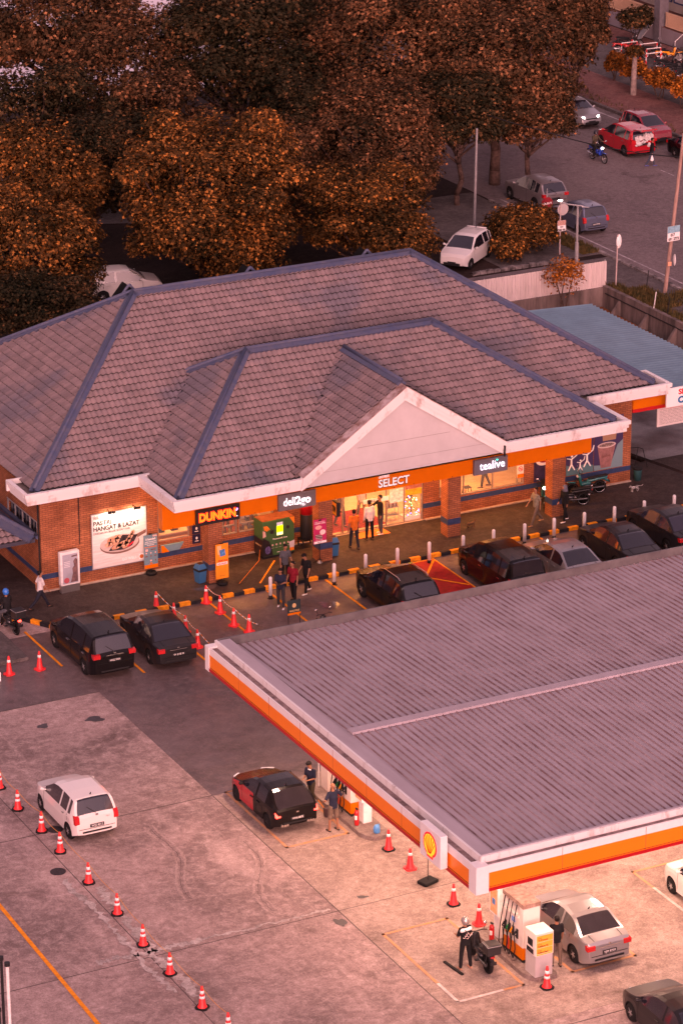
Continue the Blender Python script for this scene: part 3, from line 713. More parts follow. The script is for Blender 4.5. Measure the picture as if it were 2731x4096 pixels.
M_js = mat('joint_brown', (.35,.12,.05), .6)  # brown of the thin joints between fascia panels
for i in range(1, 9): B('panel_joint', MB().box((CX0-.008, CY0+2.3*i, 4.7), (CX0-.003, CY0+2.3*i+.012, 5.45)), M_js, can)
for i in range(1, 11): B('panel_joint', MB().box((CX0+2.9*i, CY0-.008, 4.7), (CX0+2.9*i+.012, CY0-.003, 5.45)), M_js, can)
B('ledge', MB().box((CX0+.05,CY0+.05,5.3),(CX0+.28,CY1-.05,5.4)).box((CX0+.28,CY0+.05,5.3),(CX1,CY0+.28,5.4)), mat('dirty_ledge', (.33,.25,.24), .9, col2=(.14,.10,.10), scale=3), can)
B('upstand', MB().box((CX0+.28,CY0+.28,5.3),(CX0+.36,CY1-.1,5.62)).box((CX0+.36,CY0+.28,5.3),(CX1,CY0+.36,5.62)), M_fascia, can)
M_zinc = reramp(mat('zinc_roof_sheet', (.43,.385,.425), .5, col2=(.345,.305,.33), scale=.9, detail=6, stretch=(1.6,.35,1)), .30, .70)
B('rear_parapet', MB().box((CX0+.36,CY1-.12,5.0),(CX1,CY1-.06,5.62)), mat('grey_flashing', (.20,.19,.19), .55, .3, col2=(.13,.12,.125), scale=1.5), can)
zr0, zr1, zm = 5.52, 5.30, 5.60; ym = 82.0
B('roof_deck', MB().add([(CX0+.36,CY0+.36,zr0),(CX1,CY0+.36,zr0),(CX1,ym,zm),(CX0+.36,ym,zm),(CX1,CY1-.1,zr1),(CX0+.36,CY1-.1,zr1)], [(0,1,2,3),(3,2,4,5)]), M_zinc, can)
rbm = MB(); x = CX0+.95
while x < CX1-.1:
    for (ya, za, yb, zb) in ((CY0+.42,zr0,ym-.12,zm),(ym+.12,zm,CY1-.12,zr1)):
        rbm.add([(x-.018,ya,za),(x+.018,ya,za),(x+.01,ya,za+.05),(x-.01,ya,za+.05),(x-.018,yb,zb),(x+.018,yb,zb),(x+.01,yb,zb+.05),(x-.01,yb,zb+.05)], [(0,1,2,3),(4,7,6,5),(1,5,6,2),(2,6,7,3),(3,7,4,0)])
    x += .247
B('roof_rib', rbm, mat('rib_zinc', (.37,.30,.32), .6, .0, col2=(.20,.13,.135), scale=1.2), can)
B('ridge_flashing', MB().prism([(ym-.22,zm+.02),(ym+.22,zm+.02),(ym+.18,zm+.085),(ym-.18,zm+.085)], CX0+.9, CX1, 'x'), M_zinc, can)
B('edge_flashing', MB().box((CX0+.36,CY0+.4,5.5),(CX0+.80,CY1-.2,5.615)).box((CX0+.36,CY0+.36,5.56),(CX1,CY0+.45,5.63)), M_zinc, can)
B('soffit', MB().box((CX0+.06,CY0+.06,4.66),(CX1,CY1-.06,4.72)), M_white, can)
for cx_, cy_ in ((44.82,86.0),(44.82,76.85),(54.1,86.0),(54.1,76.85),(63.3,86.0),(63.3,76.85)):
    B('column', MB().box((cx_-.16,cy_-.16,0),(cx_+.16,cy_+.16,4.66)), M_white, can)
# canopy lamps: flush fittings with real light
lampm = mat('canopy_lamp_glow', (1,.9,.8), emit=12, ecol=(1,.72,.6))
for lx in (43.2, 46.9, 50.6, 54.3, 58):
    for ly in (74.2, 79.0, 84.5, 88.9):
        B('lamp', MB().box((lx-.25,ly-.25,4.62),(lx+.25,ly+.25,4.66)), lampm, can)
        area_light('canopy_lamp', (lx, ly, 4.6), .5, .5, 90, (1,.53,.38))
# pecten sign on the left fascia
pec = thing('logo_sign', 'white box sign with a red and yellow scallop shell on the canopy edge', 'logo sign', (41.0,74.45,4.7))
B('sign_box', MB().box((40.98,73.85,4.72),(41.22,75.12,5.79)), M_cw, pec, bevel=.02)
def pecten(n=40, s=1.0):
    pts = []
    for i in range(n+1):
        a = radians(-38+ (256)*i/n); r = s*(1+.02*abs(sin(i*pi*7/n)))
        pts.append((r*cos(a), r*sin(a)*.98))
    pts += [(-.52*s,-.86*s),(-.22*s,-.86*s)] if False else []
    pts += [(-.80*s,-.66*s),(-.46*s,-.86*s),(-.44*s,-1.06*s),(.44*s,-1.06*s),(.46*s,-.86*s),(.80*s,-.66*s)]
    return pts
def pecten_x(mb, x, yc, zc, s, t):  # faces -X
    mb.prism([(yc-p[0]*s, zc+p[1]*s) for p in pecten()], x-t, x, 'x')
mp = MB(); pecten_x(mp, 40.977, 74.49, 5.27, .40, .01); shell_ = B('shell_emblem', mp, mat('emblem_red', (.75,.01,.01), .4, emit=.5, ecol=(.9,.02,.02)), pec)
mp = MB(); pecten_x(mp, 40.966, 74.49, 5.275, .335, .006); BP('shell_face', mp, mat('emblem_yellow', (.95,.35,.01), .4, emit=.7, ecol=(1,.38,.02)), shell_)
ml = MB()
for i in range(-3, 4):
    a = radians(90+i*24); x1_, z1_ = .31*cos(a), .31*sin(a)
    ml.tube((40.957,74.49-x1_*.22,5.0), (40.957,74.49-x1_,5.275+z1_), .009, .013, 5)
BP('shell_rib', ml, mat('emblem_line', (.55,.05,.01), .5), shell_)
# ================================================================== VEHICLES
def lerp(a, b, t): return a+(b-a)*t
def interp(tab, x):
    if x <= tab[0][0]: return tab[0][1]
    for (a, va), (b, vb) in zip(tab, tab[1:]):
        if x <= b: return lerp(va, vb, (x-a)/(b-a) if b > a else 1)
    return tab[-1][1]
def paint(name, c, metal=.0, rough=.2, coat=.5): return mat(name, c, rough, metal, coat=coat if max(c) > .1 else .18, spec=.5 if max(c) > .1 else .2)
M_under = mat('underbody', (.012,.012,.012), .8)
M_lamp_r = mat('tail_lamp_red', (.45,.01,.015), .2, coat=.5)
M_lamp_on = mat('tail_lamp_lit', (1,.05,.03), emit=7, ecol=(1,.03,.02))
M_lamp_w = mat('head_lamp_clear', (.55,.56,.6), .12, coat=.8)
M_head_on = mat('head_lamp_lit', (1,.95,.9), emit=12, ecol=(1,.86,.75))
M_plate = mat('plate_black', (.015,.015,.018), .4)
KINDS = {
 # top profile (x,z) from rear to front; x=0 at the rear axle
 'hatch': dict(wb=2.44, ro=.60, fo=.68, w=.835, H=1.53, r=.29,
   top=[(-.60,.62),(-.58,.92),(-.50,1.02),(-.30,1.44),(-.20,1.50),(.4,1.53),(1.1,1.52),(1.45,1.46),(2.15,1.02),(2.3,.97),(2.9,.86),(3.06,.72),(3.12,.5)],
   belt=.96, ws=(1.47,2.2), rw=(-.50,-.27), side=(-.2,2.0), pil=[(.62,.72),(-.02,.1)]),
 'sedan': dict(wb=2.60, ro=.95, fo=.80, w=.86, H=1.46, r=.31,
   top=[(-.95,.6),(-.93,.86),(-.86,.97),(-.42,1.02),(.25,1.38),(.45,1.43),(1.0,1.47),(1.35,1.45),(1.6,1.38),(2.25,1.02),(2.4,.97),(3.1,.83),(3.33,.66),(3.40,.45)],
   belt=.94, ws=(1.6,2.3), rw=(-.40,.30), side=(-.05,2.12), pil=[(.72,.82)]),
 'mpv': dict(wb=2.90, ro=.95, fo=.85, w=.90, H=1.74, r=.33,
   top=[(-.95,.6),(-.94,1.0),(-.86,1.12),(-.62,1.62),(-.5,1.68),(.6,1.75),(1.5,1.73),(1.95,1.64),(2.75,1.12),(2.95,1.05),(3.5,.92),(3.68,.75),(3.75,.5)],
   belt=1.04, ws=(1.97,2.8), rw=(-.86,-.58), side=(-.55,2.6), pil=[(.0,.1),(1.15,1.25)]),
 'suv': dict(wb=2.66, ro=.85, fo=.85, w=.91, H=1.66, r=.36,
   top=[(-.85,.65),(-.84,1.0),(-.76,1.08),(-.45,1.52),(-.32,1.58),(.5,1.66),(1.2,1.66),(1.55,1.58),(2.3,1.12),(2.5,1.06),(3.2,.96),(3.42,.8),(3.5,.5)],
   belt=1.02, ws=(1.58,2.35), rw=(-.76,-.42), side=(-.3,2.15), pil=[(.05,.15),(.85,.95)]),
}
def wheel_mesh(r):
    k = 'wheel%.2f' % r
    if k in MATS: return MATS[k]
    ty = MB(); prof = []; tw = .1
    for i in range(9):
        a = pi*i/8; prof.append((r-.045+.045*sin(a), -tw+.0+2*tw*i/8))
    ty.sm = True
    Mx = Matrix.Rotation(pi/2, 4, 'X')
    ty.lathe([(r-.10,-tw)]+prof+[(r-.10,tw)], 26, Mx)
    rim = MB(); R = r-.085
    for y in (-.095, .095):
        s_ = 1 if y > 0 else -1
        rim.lathe([(R,y-.02*s_),(R+.008,y),(R-.02,y+.004*s_),(R-.03,y-.03*s_)], 24, Mx)
        rim.tube((0,y-.02*s_,0),(0,y+.01*s_,0),.05,.04,10)
        for j in range(10):
            a = 2*pi*j/10 + (.12 if j % 2 else -.12)
            rim.tube((.04*cos(a),y-.005*s_,.04*sin(a)),(R*cos(a),y-.01*s_,R*sin(a)),.017,.013,5)
    dk = MB().tube((0,-.07,0),(0,.07,0),R-.01,R-.01,20)
    MATS[k] = (ty, rim, dk); return MATS[k]
def car(name, label, kind, body_m, loc, deg, z=0, group=None, plate=None, cat='car', roof_m=None, braking=False, heads=False, rim_m=None, door_m=None, spoiler=False, wiper=True, tailgate_open=False, glass=None, over=None, tail_hi=None, sc=1.0, hood_m=None, rack=False):
    K = dict(KINDS[kind]); K.update(over or {})
    root = thing(name, label, cat, (loc[0], loc[1], z), radians(deg), group); root.scale = (sc, sc, sc)
    wb, ro, fo, W, H, r = K['wb'], K['ro'], K['fo'], K['w'], K['H'], K['r']
    top, belt0 = K['top'], K['belt']; x0, x1 = top[0][0], top[-1][0]
    xs = sorted(set([round(x0+(x1-x0)*i/62, 3) for i in range(63)] + [p[0] for p in top] + [q for p in K['pil'] for q in p] + list(K['side']) + [wb+(r+.045)*cos(pi*i/8) for i in range(9)] + [(r+.045)*cos(pi*i/8) for i in range(9)]))
    xs = [x for x in xs if x0 <= x <= x1]
    def width(x):
        a = (x-x0); b = (x1-x); f = 1.0
        if a < .45: f *= 1-.15*(1-a/.45)**2.2
        if b < .75: f *= 1-.24*(1-b/.75)**2.0
        return W*f
    R = r+.045
    def sec(x):
        zt = interp(top, x); w_ = width(x); zf = .2
        ends = min(x-x0, x1-x); zf += max(0, .12*(1-ends/.3)) if ends < .3 else 0
        arch = 0
        for xc in (0, wb):
            d = abs(x-xc)
            if d < R: arch = max(arch, r+.02+sqrt(max(0, R*R-d*d))-.02)
        zl = max(zf+.04, arch); zb = min(belt0+.035*(1-(x-x0)/(x1-x0))*2-.02, zt-.035)
        s = max(0, min(1, (zt-zb)/(H-belt0)))
        wr = lerp(w_*.955, W*.765, s); zm = lerp(zl, zb, .62)
        if zl > zb-.08: zl = zb-.08; zm = (zl+zb)/2
        return [(0,zf),(.62*w_,zf),(w_*.985,zl),(w_*1.0,zm),(w_*.975,zb),(wr,lerp(zb,zt,.90)),(wr-.07-.05*s,zt),(wr*.5,zt+.018),(0,zt+.024)]
    secs = [sec(x) for x in xs]
    body = MB(); glassb = MB(); dkb = MB(); doorb = MB(); roofb = MB(); hoodb = MB()
    for q in (body, glassb, dkb, doorb, roofb, hoodb): q.sm = True
    for i in range(len(xs)-1):
        a, b = secs[i], secs[i+1]; xa, xb = xs[i], xs[i+1]; xm = (xa+xb)/2
        for k in range(8):
            tgt = body
            if k <= 1: tgt = dkb
            inside = lambda rng: rng[0] <= xm <= rng[1]
            if k == 4 and inside(K['side']) and not any(inside(p) for p in K['pil']) and interp(top, xm)-belt0 > .10: tgt = glassb
            if k >= 6 and (inside(K['ws']) or inside(K['rw'])): tgt = glassb
            elif k >= 5 and K['rw'][1] < xm < K['ws'][0]: tgt = roofb
            elif k >= 5 and xm > K['ws'][1]: tgt = hoodb
            if tgt is body and door_m and k in (2,3) and door_m[0] < xm < door_m[1]: tgt = doorb
            for sy in (1, -1):
                q = [(xa,sy*a[k][0],a[k][1]),(xb,sy*b[k][0],b[k][1]),(xb,sy*b[k+1][0],b[k+1][1]),(xa,sy*a[k+1][0],a[k+1][1])]
                tgt.add(q, [(0,1,2,3)] if sy < 0 else [(3,2,1,0)])
    for x, s_ in ((xs[0], secs[0]), (xs[-1], secs[-1])):
        poly = [(x,p[0],p[1]) for p in s_] + [(x,-p[0],p[1]) for p in s_[::-1][1:-1]]
        body.sm = False; body.add(poly, [tuple(range(len(poly)))] if x > 1 else [tuple(range(len(poly)))[::-1]])
    bd = body.build('body', body_m, root, smooth=35)
    def sub(mb, nm, m_, par=root):
        if mb.v: return mb.build(nm, m_, par, smooth=35)
    sub(roofb, 'roof', roof_m or body_m); sub(hoodb, 'bonnet', hood_m or body_m)
    if door_m: sub(doorb, 'door', door_m[2])
    gl = sub(glassb, 'window', glass or M_glass); sub(dkb, 'underbody', M_under)
    def sy_(x, z):  # half width of the body side at x,z
        s_ = sec(x); pts = s_[2:6]
        for (wa, za), (wb_, zb_) in zip(pts, pts[1:]):
            if za <= z <= zb_: return lerp(wa, wb_, (z-za)/(zb_-za+1e-6))
        return s_[3][0]
    # seams, handles, mirrors, trim
    sm = MB(); hd_ = MB(); trim = MB()
    seams = [K['side'][0]+.22, K['pil'][-1][0]+.05, K['ws'][1]-.15]
    for x in seams:
        for sy in (1, -1):
            sm_ = MB()
            zs = np.linspace(.36, belt0-.02, 6)
            for za, zb_ in zip(zs, zs[1:]):
                wa, wb_ = sy_(x, za)+.003, sy_(x, zb_)+.003
                if abs(x) < R and za < 2*r+.1: continue
                sm_.add([(x-.009,sy*wa,za),(x+.009,sy*wa,za),(x+.009,sy*wb_,zb_),(x-.009,sy*wb_,zb_)], [(0,1,2,3)] if sy < 0 else [(3,2,1,0)])
            sub(sm_, 'door_seam', M_under)
    for x in (seams[0]+.30, seams[1]+.30 if len(seams) > 1 else 1.3):
        for sy in (1, -1):
            zq = belt0-.12; wq = sy_(x, zq); hd_.bbox((x, sy*(wq+.018), zq), (.19, .03, .03))
    h_ = sub(hd_, 'door_handle', body_m if kind != 'mpv' else M_chrome)
    for sy in (1, -1):
        mx_ = K['ws'][1]-.28
        mm_ = MB(); mm_.hull((mx_, sy*(W*.93+.02), belt0+.06), (.03,.03,.02), (mx_+.03, sy*(W*.93+.16), belt0+.10), (.05,.06,.065)); sub(mm_, 'mirror', body_m)
    # wheels
    ty, rim, dk = wheel_mesh(r)
    for x in (0, wb):
        for sy in (1, -1):
            w_o = ty.build('wheel', M_black, root, loc=(x, sy*(W-.115), r))
            rim.build('rim', rim_m or M_alu, w_o, smooth=40); dk.build('brake_drum', M_under, w_o)
    # rear end
    xr = x0; zb = belt0; lh = tail_hi or {'hatch': (.72,1.02), 'sedan': (.74,.93), 'mpv': (.92,1.12), 'suv': (.86,1.06)}[kind]
    lm = M_lamp_on if braking else M_lamp_r
    for sy in (1, -1):
        q = MB(); za, zb_ = lh; yo = W*.93
        if kind == 'hatch':
            q.prism([(xr+.02,za),(xr-.012,za+.04),(xr+.02,zb_-.06),(xr+.12,zb_+.02),(xr+.26,zb_),(xr+.2,za+.02)], sy*(yo-.16), sy*(sy_(xr+.14,.9)+.012), 'y')
        else:
            q.prism([(xr+.05,za),(xr-.015,za+.02),(xr-.012,zb_-.03),(xr+.1,zb_),(xr+.3,zb_-.03),(xr+.26,za+.04)], sy*(yo-.26), sy*(sy_(xr+.14,.85)+.012), 'y')
        q.build('taillight', lm, root, smooth=30)
        q = MB(); zh = {'hatch': .72, 'sedan': .70, 'mpv': .82, 'suv': .85}[kind]
        for (px_, py_, rr_) in ((x1-.12, W*.60, .055),):
            q.hull((px_-.02, sy*py_*.92, zh), (.07,.07,.055), (px_-.30, sy*W*.90, zh+.06), (.05,.02,.06))
        q.build('headlight', M_head_on if heads else M_lamp_w, root, smooth=60)
    tr = MB(); tr.bbox((xr+.0,0,.42),(.06,W*1.25,.05)).bbox((x1-.03,0,.38),(.10,W*1.1,.14)).bbox((x1-.09,0,.62),(.10,W*.9,.07)); sub(tr, 'grille', M_dark)
    pl = MB().bbox((xr-.008,0,lh[0]-.10),(.02,.50,.115)); p_ = pl.build('number_plate', M_plate, root)
    MB().bbox((x1+.02,0,.46),(.02,.46,.105)).build('number_plate', M_plate, root)
    if plate:
        text('plate_lettering', plate, M_txtwht, p_, (xr-.020, .205, lh[0]-.135), .1, width=.41, height=.075, rot=(pi/2, 0, -pi/2), ext=.001)
    MB().bbox((xr-.004,0,lh[0]-.19),(.02,W*1.55,.012)).build('bumper_seam', M_under, root)
    if kind == 'sedan':
        for sy in (1,-1): MB().tube((K['rw'][0]-.02, sy*W*.62, interp(top,K['rw'][0])+.012), (xr+.10, sy*W*.60, interp(top,xr+.10)+.012), .007, n=5).build('boot_seam', M_under, root)
    MB().bbox((xr-.006,0,lh[1]-.02),(.02,.09,.05)).build('badge', M_chrome, root)
    if kind in ('sedan','suv','mpv'): MB().bbox((xr-.012,0,lh[1]-.09),(.02,.7,.025)).build('chrome_strip', M_chrome, root)
    if kind != 'sedan' and wiper:
        rx = (K['rw'][0]+K['rw'][1])/2; MB().tube((K['rw'][0]-.02,0,interp(top,K['rw'][0])+.01),(K['rw'][0]+.1,.28,interp(top,K['rw'][0])+.22),.012).build('wiper', M_dark, root)
    at_ = MB().tube((K['rw'][1]+.2,0,H-.02),(K['rw'][1]+.12,0,H+.09),.03,.012); sub(at_, 'antenna', M_dark)
    if spoiler:
        MB().hull((K['rw'][1]+.02,-.52,H-.0),(.09,.03,.02),(K['rw'][1]+.02,.52,H-.0),(.09,.03,.02)).build('spoiler', body_m, root, smooth=60)
    if rack:
        for sy in (1, -1): MB().path([(-.1,sy*W*.68,H-.03),(.1,sy*W*.68,H+.05),(1.2,sy*W*.68,H+.04),(1.45,sy*W*.68,H-.05)],.018).build('roof_rail', M_chrome, root)
    if tailgate_open:
        MB().hull((K['rw'][1],-.55,H),(.03,.05,.02),(K['rw'][1]-.85,-.5,H+.12),(.03,.05,.03)).hull((K['rw'][1],.55,H),(.03,.05,.02),(K['rw'][1]-.85,.5,H+.12),(.03,.05,.03)).hull((K['rw'][1]-.85,-.5,H+.12),(.06,.05,.04),(K['rw'][1]-.85,.5,H+.12),(.06,.05,.04)).box((K['rw'][1]-.8,-.5,H+.03),(K['rw'][1],.5,H+.05)).build('tailgate', body_m, root)
        lg = MB(); rr = random.Random(3)
        for k in range(16): lg.ball((xr+.02+rr.uniform(-.06,.12), rr.uniform(-.5,.5), rr.uniform(.72,1.35)), (rr.uniform(.1,.2), rr.uniform(.12,.22), rr.uniform(.1,.2)), sub=1)
        o_ = lg.build('luggage', mat('white_plastic_sack', (.7,.66,.66), .6, var=.3, scale=7), root)
    return root

P_black = paint('black_paint', (.006,.005,.006)); P_white = paint('white_car_paint', (.72,.70,.68)); P_silver = paint('silver_paint', (.34,.335,.35), .6, .3)
P_red = paint('red_car_paint', (.42,.008,.02)); P_dred = paint('dark_red_paint', (.22,.015,.03)); P_grey = paint('grey_paint', (.045,.045,.055), .6, .3)
P_bgrey = paint('blue_grey_paint', (.13,.15,.22), .5, .3); P_charc = paint('charcoal_paint', (.020,.019,.022), .2, .3); P_bronze = paint('taupe_paint', (.30,.27,.28), .6, .3)

c_ = car('parked_car', 'white hatchback driving past the long row of roped cones', 'hatch', P_white, (36.33,89.68), 90, plate='WSS 4012')
text('model_lettering', 'Myvi', M_grey, c_, (-.59,-.33,.84), .07, rot=(pi/2,0,-pi/2), shear=.3)
c_ = car('parked_car', 'black and red three-door hatchback with lit tail lamps being refuelled', 'hatch', P_black, (42.55,87.25), 90, plate='WHA 8878', braking=True, door_m=(1.05,3.15,P_red), rim_m=M_dark, hood_m=P_black,
    over=dict(H=1.40, w=.84, pil=[(.78,.9)], top=[(-.68,.55),(-.66,.86),(-.60,.93),(-.02,1.32),(.12,1.36),(.6,1.40),(1.1,1.39),(1.38,1.32),(2.0,.96),(2.15,.92),(2.85,.78),(3.05,.62),(3.12,.42)], ws=(1.4,2.05), rw=(-.58,.0), side=(.15,1.95), belt=.88), tail_hi=(.66,.80), wiper=False, group=None)
text('window_sticker', 'KAWASAKI', M_txtwht, c_, (-.36,.26,1.10), .1, width=.46, rot=(radians(38),0,-pi/2))
text('window_sticker', 'racing', M_txtwht, c_, (-.42,.18,1.04), .07, width=.3, rot=(radians(38),0,-pi/2))
ex = MB()
for sy in (1,-1):
    for k in range(3): ex.tube((-.60,sy*(.38+.10*k),.36),(-.715,sy*(.38+.10*k),.36),.045,.045,12)
ex.build('exhaust_tip', M_chrome, c_)
car('parked_car', 'silver sedan standing at the near pump with its fuel side to the dispenser', 'sedan', P_silver, (46.85,74.5), 90, plate='VJM 8709', over=dict(wb=2.455, ro=.82, fo=.78, w=.83, H=1.50,
    top=[(-.82,.6),(-.80,.88),(-.74,1.0),(-.36,1.05),(.22,1.40),(.42,1.46),(.95,1.51),(1.3,1.49),(1.55,1.42),(2.15,1.05),(2.3,1.0),(2.95,.86),(3.16,.68),(3.23,.45)], rw=(-.34,.27), ws=(1.55,2.2), side=(-.0,2.0), pil=[(.72,.82)]))
car('parked_car', 'white hatchback under the canopy at the right edge of the pump bays', 'hatch', P_white, (52.03,74.55), 90)
car('parked_car', 'near-black sedan at the bottom right corner of the forecourt', 'sedan', P_charc, (46.45,68.0), 88, over=dict(wb=2.6))
car('parked_car', 'large black people carrier backed out beside the yellow bay line by the traffic island', 'mpv', P_black, (42.2,102.1), 90, plate='VHG 3904', over=dict(w=.90))
car('parked_car', 'black sedan with glowing tail lamps between the people carrier and the roped cones', 'sedan', P_charc, (44.72,101.85), 88, plate='W 218 M', braking=False, over=dict(wb=2.70, H=1.44))
car('parked_car', 'black crossover between the walkers and the red hatched box', 'suv', P_black, (54.95,101.4), 90, rack=True)
car('parked_car', 'black van-like people carrier right of the red hatched box', 'mpv', P_black, (59.65,101.35), 89, over=dict(H=1.80, top=[(-.95,.6),(-.94,1.1),(-.86,1.2),(-.7,1.70),(-.5,1.76),(.6,1.81),(1.6,1.78),(2.1,1.68),(2.8,1.2),(3.0,1.12),(3.5,1.0),(3.68,.8),(3.75,.5)], rw=(-.86,-.66)))
car('parked_car', 'silver coupe-roofed sedan with black rear window parked behind the canopy edge', 'sedan', P_silver, (62.35,101.2), 90)
car('parked_car', 'charcoal sedan parked behind the canopy, right of the silver one', 'sedan', P_charc, (65.3,101.75), 89)
car('parked_car', 'dark sedan with bluish windscreen reflection at the far right bay', 'sedan', P_charc, (68.2,102.5), 90, glass=mat('reflective_blue_glass', (.03,.03,.05), .05, spec=1.0))
# street
Z = 1.21
car('street_car', 'silver sedan with headlights on coming out from behind the big tree', 'sedan', P_silver, (99.75,164.9), -90, Z, heads=True)
car('street_car', 'dark red hatchback beside the open-tailgate people carrier', 'hatch', P_dred, (101.3,159.1), -90, Z)
car('street_car', 'bright red people carrier with open tailgate stuffed with white sacks', 'mpv', P_red, (98.8,154.9), 88, Z, tailgate_open=True, over=dict(wb=2.73, H=1.66, ro=.8,
    top=[(-.8,.6),(-.79,1.0),(-.72,1.08),(-.55,1.55),(-.42,1.60),(.6,1.66),(1.4,1.65),(1.8,1.56),(2.55,1.08),(2.75,1.0),(3.3,.88),(3.45,.72),(3.52,.5)], rw=(-.72,-.5), ws=(1.82,2.6), side=(-.4,2.4)))
car('street_car', 'black car cut by the right picture edge on the street', 'sedan', P_black, (101.15,153.2), -90, Z)
car('street_car', 'silver-taupe crossover parked by the kerb under the trees', 'suv', P_bronze, (88.1,147.1), 91, Z, over=dict(w=.87, H=1.62))
car('street_car', 'blue-grey hatchback parked behind the street lamp', 'hatch', P_bgrey, (87.62,141.75), 89, Z, plate='BQB 4994')
car('street_car', 'white hatchback with rear spoiler facing the camera beside the hedge', 'hatch', P_white, (79.9,140.75), -142, Z, spoiler=True)
car('street_car', 'pale hatchback half hidden behind the roof ridge and dark shrubs', 'hatch', P_white, (59.5,143.0), -12, Z)

# ------------------------------------------------------------------ motorcycles
def moto(label, col, loc, deg, z=0, group=None, box=False, lights=False, tail=False, big=False, name='motorcycle', lean=0.0):
    t = thing(name, label, 'motorcycle', (loc[0], loc[1], z), radians(deg), group)
    if lean: t.rotation_euler = (lean, 0, radians(deg))
    pm_ = col; wb = 1.26; r = .29 if not big else .32; tw = .045 if not big else .065
    k = 'mw%d' % big
    if k not in MATS:
        Mx = Matrix.Rotation(pi/2, 4, 'X'); ty = MB(); ty.sm = True
        ty.lathe([(r-.06,-tw*.6),(r-.03,-tw),(r,-tw*.5),(r+.008,0),(r,tw*.5),(r-.03,tw),(r-.06,tw*.6),(r-.06,-tw*.6)], 26, Mx)
        rm = MB().lathe([(r-.075,-.02),(r-.055,-.03),(r-.055,.03),(r-.075,.02),(r-.075,-.02)], 26, Mx).tube((0,-.05,0),(0,.05,0),.04)
        for j in range(6): rm.tube((0,0,0),((r-.06)*cos(j*pi/3),0,(r-.06)*sin(j*pi/3)),.014,.011,5)
        MATS[k] = (ty, rm)
    ty, rm = MATS[k]
    for x in (0, wb):
        w_ = ty.build('wheel', M_black, t, loc=(x,0,r)); rm.build('rim', M_alu, w_)
    fr = MB(); fr.tube((wb,.06,r),(wb-.28,.06,.86),.02).tube((wb,-.06,r),(wb-.28,-.06,.86),.02).tube((wb-.28,0,.8),(.35,0,.45),.03).tube((.35,0,.45),(-.02,.08,r),.025).tube((.35,0,.45),(-.02,-.08,r),.025).tube((-.05,.1,r),(-.1,.1,.66),.02).tube((-.05,-.1,r),(-.1,-.1,.66),.02)
    fr.build('frame', M_dark, t)
    en = MB().hull((.55,0,.36),(.16,.1,.12),(.75,0,.42),(.1,.08,.1)).tube((.6,.11,.3),(-.15,.13,.34),.025,.05).bbox((.45,0,.26),(.1,.5,.03)); en.build('engine', mat('engine_metal', (.10,.10,.11), .35, .8), t, smooth=50)
    MB().hull((.5,-.12,.3),(.02,.02,.02),(-.28,-.13,.42),(.06,.05,.05)).build('exhaust', M_chrome, t, smooth=50)
    b = MB(); b.hull((.95,0,.88),(.08,.12,.08),(.86,0,.50),(.06,.17,.12)).hull((.86,0,.5),(.06,.14,.1),(.5,0,.52),(.1,.12,.09)).hull((.5,0,.62),(.12,.11,.08),(-.25,0,.72),(.12,.1,.06)).hull((wb-.12,0,.58),(.10,.06,.03),(wb+.14,0,.62),(.10,.05,.02)).hull((-.2,0,.66),(.1,.07,.04),(-.38,0,.52),(.05,.06,.03))
    b.build('fairing', pm_, t, smooth=50)
    MB().hull((.42,0,.74),(.14,.12,.05),(-.25,0,.82),(.14,.10,.04)).build('seat', M_dark, t, smooth=60)
    h = MB().path([(.84,.34,1.02),(.9,.22,1.02),(.93,0,.98),(.9,-.22,1.02),(.84,-.34,1.02)],.017)
    for sy in (1,-1): h.tube((.9,sy*.24,1.02),(.93,sy*.30,1.2),.008)
    hb = h.build('handlebar', M_dark, t)
    for sy in (1,-1): MB().ball((.93,sy*.31,1.22),(.015,.06,.045)).build('mirror', M_chrome, t, smooth=60)
    MB().ball((1.02,0,.86),(.05,.09,.065)).build('headlight', M_head_on if lights else M_lamp_w, t, smooth=60)
    MB().ball((-.36,0,.70),(.04,.08,.04)).build('taillight', M_lamp_on if tail else M_lamp_r, t, smooth=60)
    MB().bbox((-.42,0,.52),(.02,.2,.11)).build('number_plate', M_plate, t)
    if box:
        o = MB().bbox((-.28,0,1.0),(.42,.46,.34)).build('top_box', mat('black_box', (.02,.02,.022), .35), t, bevel=.03)
        MB().bbox((-.28,0,1.135),(.44,.48,.02)).build('box_trim', M_grey, o)
    return t
MC_black = paint('black_motorcycle_paint', (.02,.02,.022)); MC_teal = paint('teal_motorcycle_paint', (.02,.14,.15)); MC_blue = paint('blue_motorcycle_paint', (.02,.06,.42)); MC_red = paint('red_motorcycle_paint', (.5,.02,.02)); MC_yel = paint('yellow_motorcycle_paint', (.8,.32,.01))
moto('black motorcycle with lit tail lamp and top box under the blue-helmeted rider', MC_black, (40.5,106.9), 97, 0, box=True, tail=True)
moto('black motorcycle with large top box beside the standing rider at the pump', MC_black, (43.42,75.2), 84, 0, box=True, big=True)
moto('teal scooter with headlight lit parked behind the brick pillar', MC_teal, (65.95,110.0), -118, .15, lights=True)
moto('silver and black motorcycle nearest the kerb, right of the pillar', MC_black, (67.05,108.55), 160, .15)
moto('teal motorcycle parked against the mural wall', MC_teal, (68.45,109.5), 168, .15)
moto('dark motorcycle whose handlebar shows over the canopy edge', MC_black, (50.9,100.15), 92, 0)
moto('blue motorcycle ridden down the street', MC_blue, (96.0,155.3), -88, Z, lights=True)
